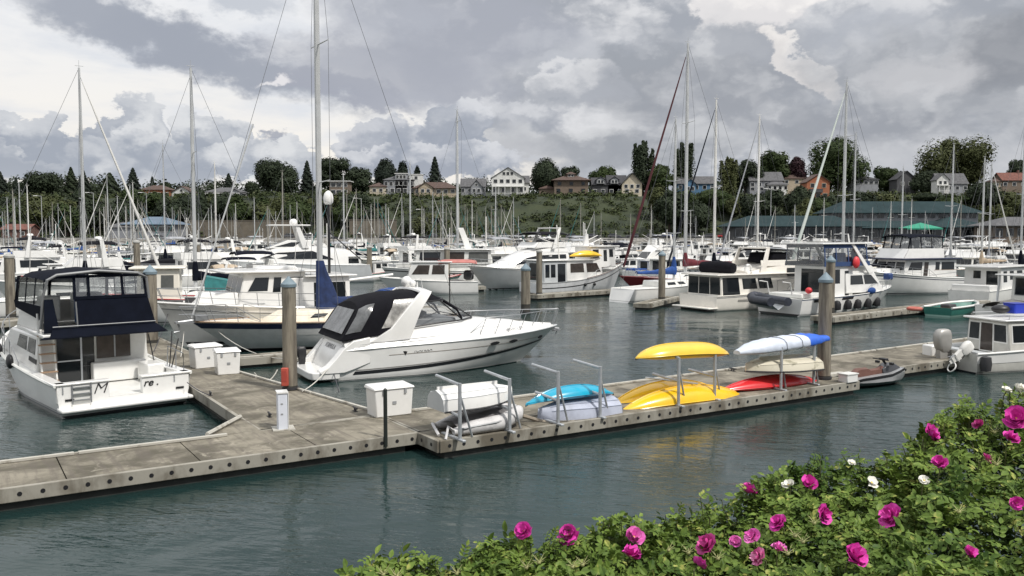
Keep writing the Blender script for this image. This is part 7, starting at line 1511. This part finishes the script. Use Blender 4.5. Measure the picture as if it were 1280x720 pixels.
def crown_pts(kind, H, W, rd, n):
    out = []
    if kind == 'broad':
        lobes = []
        for i in range(11):
            q = rd.random() * 6.28; z = rd.uniform(.38, .86); rr = W / 2 * math.sqrt(max(.05, 1 - ((z - .55) / .5) ** 2)) * rd.uniform(.35, .72); lobes.append((Vector((rr * math.cos(q), rr * math.sin(q), z * H)), rd.uniform(.17, .30) * W))
        lobes.append((Vector((0, 0, H * .72)), .28 * W)); lobes.append((Vector((rd.uniform(-.1, .1) * W, 0, H * .88)), .14 * W)); lobes.append((Vector((0, 0, H * .45)), .34 * W))
        for _ in range(n):
            c, r = rd.choice(lobes); d = Vector((rd.gauss(0, 1), rd.gauss(0, 1), rd.gauss(0, .8))).normalized(); inn = rd.random() < .42; out.append((c + d * r * (rd.uniform(.40, .86) if inn else rd.uniform(.80, 1.0)), 1.7 if inn else .8, d + Vector((0, 0, .3))))
    elif kind == 'conifer':
        for _ in range(n):
            u = rd.random() ** .75; z = H * (1 - u) ; z = H * (1.0 - .90 * u); r = W / 2 * (.05 + u) ** .85; q = rd.random() * 6.28; k = rd.uniform(.2, .6) if rd.random() < .25 else .62 + .38 * (.5 + .5 * math.sin(q * 5 + z * 2.2)) * rd.random() ** .3
            lay = .75 + .25 * abs(math.sin(z * 14 / H * 3.0)); out.append((Vector((r * k * lay * math.cos(q), r * k * lay * math.sin(q), z - .06 * r)), .8, Vector((math.cos(q), math.sin(q), .55))))
    elif kind == 'round':
        for _ in range(n):
            d = Vector((rd.gauss(0, 1), rd.gauss(0, 1), rd.gauss(0, 1))).normalized(); f = 1 + .16 * mnoise.noise(d * 2.2 + Vector((H, W, 0))); inn = rd.random() < .4; rr = (rd.uniform(.4, .86) if inn else rd.uniform(.82, 1.0)) * f
            z = d.z; w = 1.0 if z < 0 else (1 - .28 * z); out.append((Vector((d.x * W / 2 * rr * w, d.y * W / 2 * rr * w, H * .54 + d.z * H * .46 * rr)), 2.2 if inn else .8, d + Vector((0, 0, .25))))
    else:
        tips = [(rd.uniform(-.3, .3) * W, rd.uniform(-.3, .3) * W, H * rd.uniform(.8, 1.0), W * rd.uniform(.16, .24)) for _ in range(7)] + [(0, 0, H, W * .22)]
        for _ in range(n):
            x, y, h, w = rd.choice(tips); z = h * (.12 + .88 * rd.random()); t = z / h; r = w * (1.25 - .9 * t ** 2) * rd.uniform(.6, 1.05) * (.6 if t > .9 else 1); q = rd.random() * 6.28; inn = rd.random() < .3; r *= .5 if inn else 1; out.append((Vector((x * (.5 + t * .6) + r * math.cos(q), y * (.5 + t * .6) + r * math.sin(q), z)), 2.0 if inn else .8, Vector((math.cos(q), math.sin(q), .5))))
    return out
TSEED = [0]
def tree(label, px, ty, wpx, Y, kind='broad', m=LDARK, n=1700, name=None, base=None, group=None, leaf=.55, cat='tree'):
    TSEED[0] += 1; rd = random.Random(TSEED[0] * 7 + 1); x = Q(px, 290, Y).x; g0 = land_z(x, Y) if base is None else base; zt = Q(px, ty, Y).z; H = max(2.0, zt - g0); W = wpx * Y / FOC
    o = empty(name or {'conifer': 'conifer_tree', 'poplar': 'poplar_tree'}.get(kind, 'broadleaf_tree'), label, cat, group, (x, Y, g0), rd.random() * 6)
    t = MB(); r = max(.18, W * .03); t.tube([(0, 0, -1), (.05, 0, H * .3), (0, .1, H * .75)], [r * 1.3, r, r * .35], 7)
    for i in range(5): q = i * 1.3; t.tube([(0, 0, H * (.25 + .07 * i)), (W * .28 * math.cos(q), W * .28 * math.sin(q), H * (.45 + .07 * i))], [r * .5, r * .15], 5)
    t.build('trunk', BARK, o)
    vs, fs = [], []
    for p, s, d in crown_pts(kind, H, W, rd, n): quad(vs, fs, p, leaf * s * rd.uniform(.6, 1.3), rd, .3, 1.0, d)
    b = MB(); b.v = [tuple(v) for v in vs]; b.f = fs; b.build('crown', m, o, smooth=0, fix=False); return o
T = [('conifer at the frame edge with sparse top', 2, 214, 26, 400, 'conifer', LCON), ('thin spindly conifer beside the frame edge one', 22, 222, 12, 400, 'conifer', LCON), ('dark round oak with flattened crown', 54, 221, 46, 395, 'broad', LDARK), ('tall conifer left of its darker twin', 91, 209, 22, 400, 'conifer', LDARK), ('darker conifer behind the tallest furled mast', 106, 212, 20, 398, 'conifer', LCON), ('ragged conifer on a broad dark mound', 139, 216, 34, 392, 'conifer', LDARK), ('dense conical conifer standing clear of the ridge', 168, 210, 25, 400, 'conifer', LCON), ('small conifer right of the dense conical one', 192, 221, 12, 405, 'conifer', LCON), ('round bush like tree above the orange brick house', 208, 227, 16, 400, 'broad', LDARK), ('dark pointed tree above the low grey roofed house', 287, 217, 22, 398, 'conifer', LCON), ('small round tree left of the broad dark tree', 315, 229, 20, 398, 'broad', LDARK), ('broad dark tree filling the gap by the tall mast', 350, 204, 62, 385, 'broad', LDARK), ('upright conifer just behind the tall mast', 385, 201, 24, 390, 'conifer', LCON), ('tall broad tree right of the tall mast', 418, 199, 40, 395, 'broad', LDARK), ('lower spreading tree beside the flat roofed house', 447, 210, 44, 395, 'broad', LDARK), ('dense dark conifer above the tower house', 483, 197, 29, 410, 'round', LCON), ('narrow conifer behind the tower', 504, 200, 15, 412, 'round', LCON), ('little conifer top showing behind the white tower', 522, 207, 9, 412, 'round', LCON), ('ragged tall conifer behind the brown roofed house', 544, 196, 27, 405, 'conifer', LCON), ('dense rounded dark tree right of the white gabled house', 682, 197, 38, 392, 'round', LDARK), ('loose tree behind the brown square house', 712, 209, 30, 410, 'broad', LDARK), ('tree behind the dark dormered house', 752, 208, 34, 410, 'broad', LMID), ('tall dark poplar clump above the cream gabled house', 803, 176, 34, 400, 'poplar', LDARK), ('second tall poplar clump behind the twin masts', 851, 178, 36, 402, 'poplar', LDARK), ('bushy tree between the two tall poplar clumps', 826, 205, 34, 390, 'broad', LMID), ('pale green poplar like tree beside a white mast', 908, 197, 26, 372, 'poplar', LOLIVE), ('dark tree right of the pale poplar', 930, 199, 40, 380, 'broad', LDARK), ('tall broad tree above the grey hillside house', 966, 187, 40, 405, 'broad', LMID), ('purple leaved tree between two green crowns', 994, 194, 34, 408, 'broad', LPUR), ('large dome shaped tree behind the tall pale headsail', 1048, 175, 80, 400, 'broad', LMID), ('dark round tree in front of the orange house', 999, 232, 36, 330, 'round', LDARK), ('light tree beyond the white banded house', 1104, 210, 30, 405, 'broad', LMID), ('small conifer next to the dark gabled house', 1124, 214, 14, 405, 'conifer', LCON), ('huge broad tree towering over the columned porch house', 1186, 174, 84, 402, 'broad', LOLIVE), ('dark tree left of the columned porch house', 1155, 214, 34, 385, 'broad', LDARK), ('leafy tree at the frame edge behind the brown roofed house', 1272, 198, 26, 415, 'broad', LDARK), ('dark rounded tree below the frame edge house', 1222, 232, 46, 345, 'broad', LDARK)]
for lab, px, ty, w, Y, kind, m in T: tree(lab, px, ty, w * 1.06, Y, kind, m, int(2400 + 105 * w + max(0, w - 55) * 130), leaf=.52)
srd = random.Random(3); SL = []
for lo, hi, y0, y1, n in ((-20, 420, 234, 262, 30), (815, 960, 222, 268, 12), (960, 1290, 238, 262, 18), (430, 470, 244, 262, 3), (500, 545, 262, 280, 3)):
    for i in range(n): SL.append((lo + (hi - lo) * (i + srd.uniform(.1, .9)) / n, srd.uniform(y0, y1), srd.uniform(26, 48)))
cnt = {}
for px, ty, w in SL: cnt.setdefault(mark(px), []).append((px, ty, w))
for mk, lst in cnt.items():
    lst.sort()
    for j, (px, ty, w) in enumerate(lst):
        Y = srd.uniform(318, 352); kind = srd.choice(['broad', 'broad', 'round', 'conifer'] if px < 400 else ['broad', 'broad', 'round']); m = srd.choice([LDARK, LMID, LOLIVE] if px < 420 else [LDARK, LMID, LOLIVE])
        tree('%s slope tree below %s%s' % ({LDARK: 'dark', LMID: 'mid green', LOLIVE: 'olive'}[m], mk, '' if len(lst) == 1 else ', %s from left' % ORD[j]), px, ty, w, Y, kind, m, 3400, leaf=.55, group='trees on the slope')
# bramble and shrub cover of the bluff, far woods
rd = random.Random(21); vs, fs = [], []
for i in range(1800):
    x, y = rd.uniform(-215, 235), (rd.uniform(311, 372) if i < 1560 else rd.uniform(366, 374)); r = rd.uniform(.9, 2.9); z = land_z(x, y)
    for _ in range(34): d = Vector((rd.gauss(0, 1), rd.gauss(0, 1), abs(rd.gauss(0, .7)))).normalized(); quad(vs, fs, Vector((x, y, z)) + d * r * rd.uniform(.5, 1.1), rd.uniform(.3, .75), rd, .6, 1.0, d)
b = MB(); b.v = [tuple(v) for v in vs]; b.f = fs; o = b.build('undergrowth', leaf_mat('foliage_bramble', (.014, .022, .008), (.060, .076, .028), (.085, .080, .04), .12), smooth=0, fix=False); tag(o, kind='stuff')
vs, fs = [], []
for i in range(420):
    x, y = rd.uniform(-330, 340), rd.uniform(430, 520); r = rd.uniform(2.5, 5.5); z = land_z(x, y) + r * .6
    for _ in range(90): d = Vector((rd.gauss(0, 1), rd.gauss(0, 1), rd.gauss(0, 1))).normalized(); quad(vs, fs, Vector((x, y, z)) + Vector((d.x * r, d.y * r, d.z * r * rd.uniform(.7, 1.3))), rd.uniform(.5, 1.0), rd, .5, 1.0, d)
b = MB(); b.v = [tuple(v) for v in vs]; b.f = fs; o = b.build('woodland', LDARK, smooth=0, fix=False); tag(o, kind='stuff')

# ------------------------------------------------------------------ rose bushes on the bank
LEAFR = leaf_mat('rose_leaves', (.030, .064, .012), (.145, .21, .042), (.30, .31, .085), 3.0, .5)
LEAFSHADE = leaf_mat('rose_leaves_shaded', (.016, .034, .009), (.06, .10, .026), None, 3.0, .5)  # inner and rear leaves: shade within the bush put into a darker green
STEMR = mat('rose_stem', (.09, .10, .035), .8, var=.3); SEPAL = mat('sepals', (.30, .30, .13), .7, var=.3)
OUT = [(400, 735), (430, 722), (480, 712), (520, 710), (560, 714), (610, 692), (650, 680), (700, 676), (735, 672), (765, 648), (790, 662), (840, 656), (880, 636), (915, 640), (930, 618), (985, 592), (1035, 582), (1062, 574), (1100, 582), (1140, 574), (1150, 548), (1185, 508), (1215, 510), (1240, 522), (1262, 498), (1290, 488), (1400, 470), (1660, 455)]
def ytop(px):
    for (a, b), (c, d) in zip(OUT, OUT[1:]):
        if a <= px <= c: return b + (d - b) * (px - a) / (c - a)
    return 735
def rose_surface(px, q):
    yr = 3.25 + (px - 430) / 850 * 1.35; py = 800 + (ytop(px) - 800) * q; Y = 2.55 + (yr - 2.55) * q
    return Q(px, py, Y)
BUSH = [(447, 600, 'low sprawling rose bush with spent blooms at the bank edge'), (600, 815, 'rose bush with magenta blooms overhanging the dark water'), (815, 965, 'rose bush thick with small pink blooms'), (965, 1140, 'rose bush with white and magenta blooms beside the fairway'), (1140, 1640, 'tallest rose bush with leafy top spray')]
FL = [(656, 664, 26, 'm'), (712, 669, 29, 'm'), (792, 672, 28, 'p'), (788, 694, 28, 'm'), (935, 615, 23, 'm'), (1011, 605, 24, 'm'), (986, 607, 15, 'w'), (1027, 642, 25, 'm'), (974, 655, 25, 'm'), (1115, 647, 31, 'm'), (1066, 697, 34, 'm'), (886, 682, 30, 'd'), (873, 706, 22, 'm'), (920, 678, 17, 'p'), (941, 672, 21, 'p'), (950, 698, 25, 'l'), (973, 688, 21, 'p'), (1162, 543, 24, 'm'), (1175, 580, 20, 'm'), (1224, 531, 15, 'd'), (1262, 549, 22, 'm'), (1271, 524, 30, 'm'), (1271, 629, 17, 'm'), (1210, 691, 21, 'm'), (1089, 604, 17, 'w'), (1155, 601, 13, 'w'), (1258, 489, 14, 'w'), (1270, 486, 15, 'w'), (1065, 579, 10, 'w'), (1232, 574, 14, 'd'), (1278, 487, 14, 'w')]
PET = {'m': mat('petal_magenta', (.66, .055, .40), .6, rgb2=(.52, .025, .29), scale=30), 'p': mat('petal_pink', (.74, .20, .52), .6, rgb2=(.62, .09, .40), scale=30), 'd': mat('petal_deep', (.52, .05, .26), .6, var=.3, scale=30), 'l': mat('petal_light', (.72, .34, .50), .6, rgb2=(.60, .10, .32), scale=24), 'w': mat('petal_white', (.74, .73, .66), .6, var=.1, scale=30)}
STAM = mat('stamens', (.60, .42, .08), .7)
def leaflet(vs, fs, base, d, n, L, w):
    s = d.cross(n).normalized(); o = len(vs); m_ = base + d * L * .5
    vs += [base, base + d * L * .25 + s * w * .42 + n * w * .10, m_ + s * w * .52 + n * w * .14, base + d * L * .80 + s * w * .30 + n * w * .05, base + d * L - n * L * .06, base + d * L * .80 - s * w * .30 + n * w * .05, m_ - s * w * .52 + n * w * .14, base + d * L * .25 - s * w * .42 + n * w * .10, m_ - n * w * .03]
    fs += [(o, o + 1, o + 2, o + 8), (o + 8, o + 2, o + 3, o + 4), (o, o + 8, o + 6, o + 7), (o + 8, o + 4, o + 5, o + 6)]
def spray(vs, fs, c, rd, sc=1.0):
    d = Vector((rd.gauss(0, 1), rd.gauss(-.25, 1), rd.gauss(.25, .5))).normalized(); up = Vector((rd.gauss(0, .45), rd.gauss(-.25, .45), 1)).normalized(); n = (up - d * up.dot(d)).normalized(); s = d.cross(n); k = rd.choice((5, 7, 7)); L = .0275 * sc * rd.uniform(.75, 1.25); step = L * .62
    for i in range(k // 2):
        b = c + d * step * (i + .3) - n * .004 * i
        for sg in (1, -1): leaflet(vs, fs, b, (s * sg * .85 + d * .45 - n * rd.uniform(-.1, .35)).normalized(), n, L, L * .58)
    leaflet(vs, fs, c + d * step * (k // 2 + .1), (d - n * .15).normalized(), n, L * 1.1, L * .62)
def bloom(parent, c, size, key, rd, face, tl):
    n = face.normalized(); a = n.orthogonal().normalized(); a.rotate(Matrix.Rotation(rd.random() * 6.28, 3, n)); b = n.cross(a); t = MB(); r = size / 2; cup = rd.uniform(.15, .8)
    for ring, (cnt, k, lift, z0) in enumerate(((5, 1.0, .30 + .4 * cup, 0), (5, .80, .55 + .5 * cup, .06), (4, .52, .85 + .4 * cup, .10))):
        if ring == 2 and key in 'w': continue
        for i in range(cnt):
            q = 2 * math.pi * (i + .5 * (ring % 2)) / cnt + rd.uniform(-.32, .32); u = a * math.cos(q) + b * math.sin(q); v = n.cross(u); R_ = r * k * rd.uniform(.72, 1.18); rows = []
            for j in range(4):
                f = j / 3; w = R_ * (.18 + .62 * math.sin(math.pi * min(1, f * .78 + .05)) ) ; ctr = c + u * R_ * (.06 + .94 * f) + n * r * (z0 + lift * (f ** 1.4) * .75)
                rows.append([ctr + v * w * e + n * r * (.10 * abs(e) + 0.16 * rd.uniform(-1, 1)) - u * R_ * .16 * e * e * f for e in (-1, -.5, 0, .5, 1)])
            t.loft(rows, False, False)
    o = t.build('rose_bloom', PET[key], parent, smooth=70, fix=False); o['label'] = tl
    t = MB(); r2 = r * (.75 if key in 'wl' else .5); t.lathe([(.001, 0), (r2 * .2, 0), (r2 * .24, r2 * .12), (r2 * .10, r2 * .2)], (0, 0, 0), 9); s_ = t.build('stamens', STAM, o); s_.matrix_local = Matrix.Translation(c + n * r * .12) @ n.to_track_quat('Z', 'Y').to_matrix().to_4x4()
    t = MB(); t.tube([c - n * r * .05, c - n * .03, c - n * .04 + Vector((rd.uniform(-.03, .03), .02, -.16))], .003, 5); t.build('flower_stem', STEMR, o)
rd = random.Random(77)
for bi, (p0, p1, lab) in enumerate(BUSH):
    mid = rose_surface((p0 + p1) / 2, .5); o = empty('rose_bush', lab, 'rose bush', 'rose bushes on the bank'); base = Vector((mid.x, mid.y, bank_z(mid.x, mid.y))); o.location = base
    vs, fs, v2, f2 = [], [], [], []; st = MB(); N = int((p1 - p0) * 13.0)
    for i in range(N):
        px = rd.uniform(p0 - 14, p1 + 14); q = 1 - rd.random() ** 1.5 * .98; c = rose_surface(px, q)
        hump = mnoise.noise((c.x * 4.5, c.y * 4.5, 2.0)); dep = rd.random() ** 2.2 * .34
        c = c + Vector((0, dep * .5 + rd.uniform(-.05, .05), -dep + (.10 * hump - .045) * min(1, (1 - q) * 6 + .25))) - base
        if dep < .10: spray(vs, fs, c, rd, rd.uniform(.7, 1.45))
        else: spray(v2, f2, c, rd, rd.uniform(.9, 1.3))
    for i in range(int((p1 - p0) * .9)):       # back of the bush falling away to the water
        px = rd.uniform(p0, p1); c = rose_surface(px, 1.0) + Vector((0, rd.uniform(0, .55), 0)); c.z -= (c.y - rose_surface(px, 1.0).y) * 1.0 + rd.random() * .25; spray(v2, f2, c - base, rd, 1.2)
    for i in range(int((p1 - p0) * .10)):      # shoots that stick out of the outline
        px = rd.uniform(p0, p1); c = rose_surface(px, rd.uniform(.93, 1.0)) - base; h = rd.uniform(.02, .075); tip = c + Vector((rd.uniform(-.03, .03), rd.uniform(-.02, .02), h)); st.tube([c - Vector((0, 0, .15)), c, tip], [.004, .003, .0015], 4)
        for k in range(4): spray(vs, fs, c.lerp(tip, k / 3) , rd, .75)
    for i in range(int((p1 - p0) * .10)):
        px = rd.uniform(p0, p1); c = rose_surface(px, rd.uniform(.3, .95)) - base; c.z -= .06; st.tube([(c.x * .5, c.y * .5 + .1, -.1), c.lerp(Vector((0, .1, 0)), .4) + Vector((rd.uniform(-.1, .1), 0, .1)), c], [.008, .006, .003], 5)
    b = MB(); b.v = [tuple(v) for v in vs]; b.f = fs; b.build('foliage', LEAFR, o, smooth=0, fix=False); b = MB(); b.v = [tuple(v) for v in v2]; b.f = f2; b.build('inner_foliage', LEAFSHADE, o, smooth=0, fix=False); st.build('stems', STEMR, o)
    for k in range(int((p1 - p0) / 42)):       # spent heads: spiky tan sepals
        px = rd.uniform(p0 + 8, p1 - 8); c = rose_surface(px, rd.uniform(.5, .97)) - base + Vector((0, -.02, .02)); t = MB(); t.ball(c, .009)
        for j in range(9): q = j * .7; t.tube([c, c + Vector((.028 * math.cos(q), .020 * math.sin(q), .022 + .012 * math.sin(3 * q)))], [.0022, .0008], 4)
        t.build('spent_head', SEPAL, o)
    for (px, py, sz, key) in FL:
        if p0 <= px < p1:
            q = max(.05, min(1.0, (800 - py) / (800 - ytop(px)))); yr = 3.25 + (px - 430) / 850 * 1.35; Y = 2.55 + (yr - 2.55) * q - .05; c = Q(px, py, Y); f = Vector((rd.gauss(0, .65), -.5 + rd.gauss(0, .4), .75 + rd.gauss(0, .25)))
            bloom(o, c - base, sz * Y / FOC * .98, key, rd, f, {'m': 'magenta rose bloom', 'p': 'bright pink rose bloom', 'd': 'deep red pink rose bloom', 'l': 'pale pink rose bloom', 'w': 'white rose bloom'}[key])
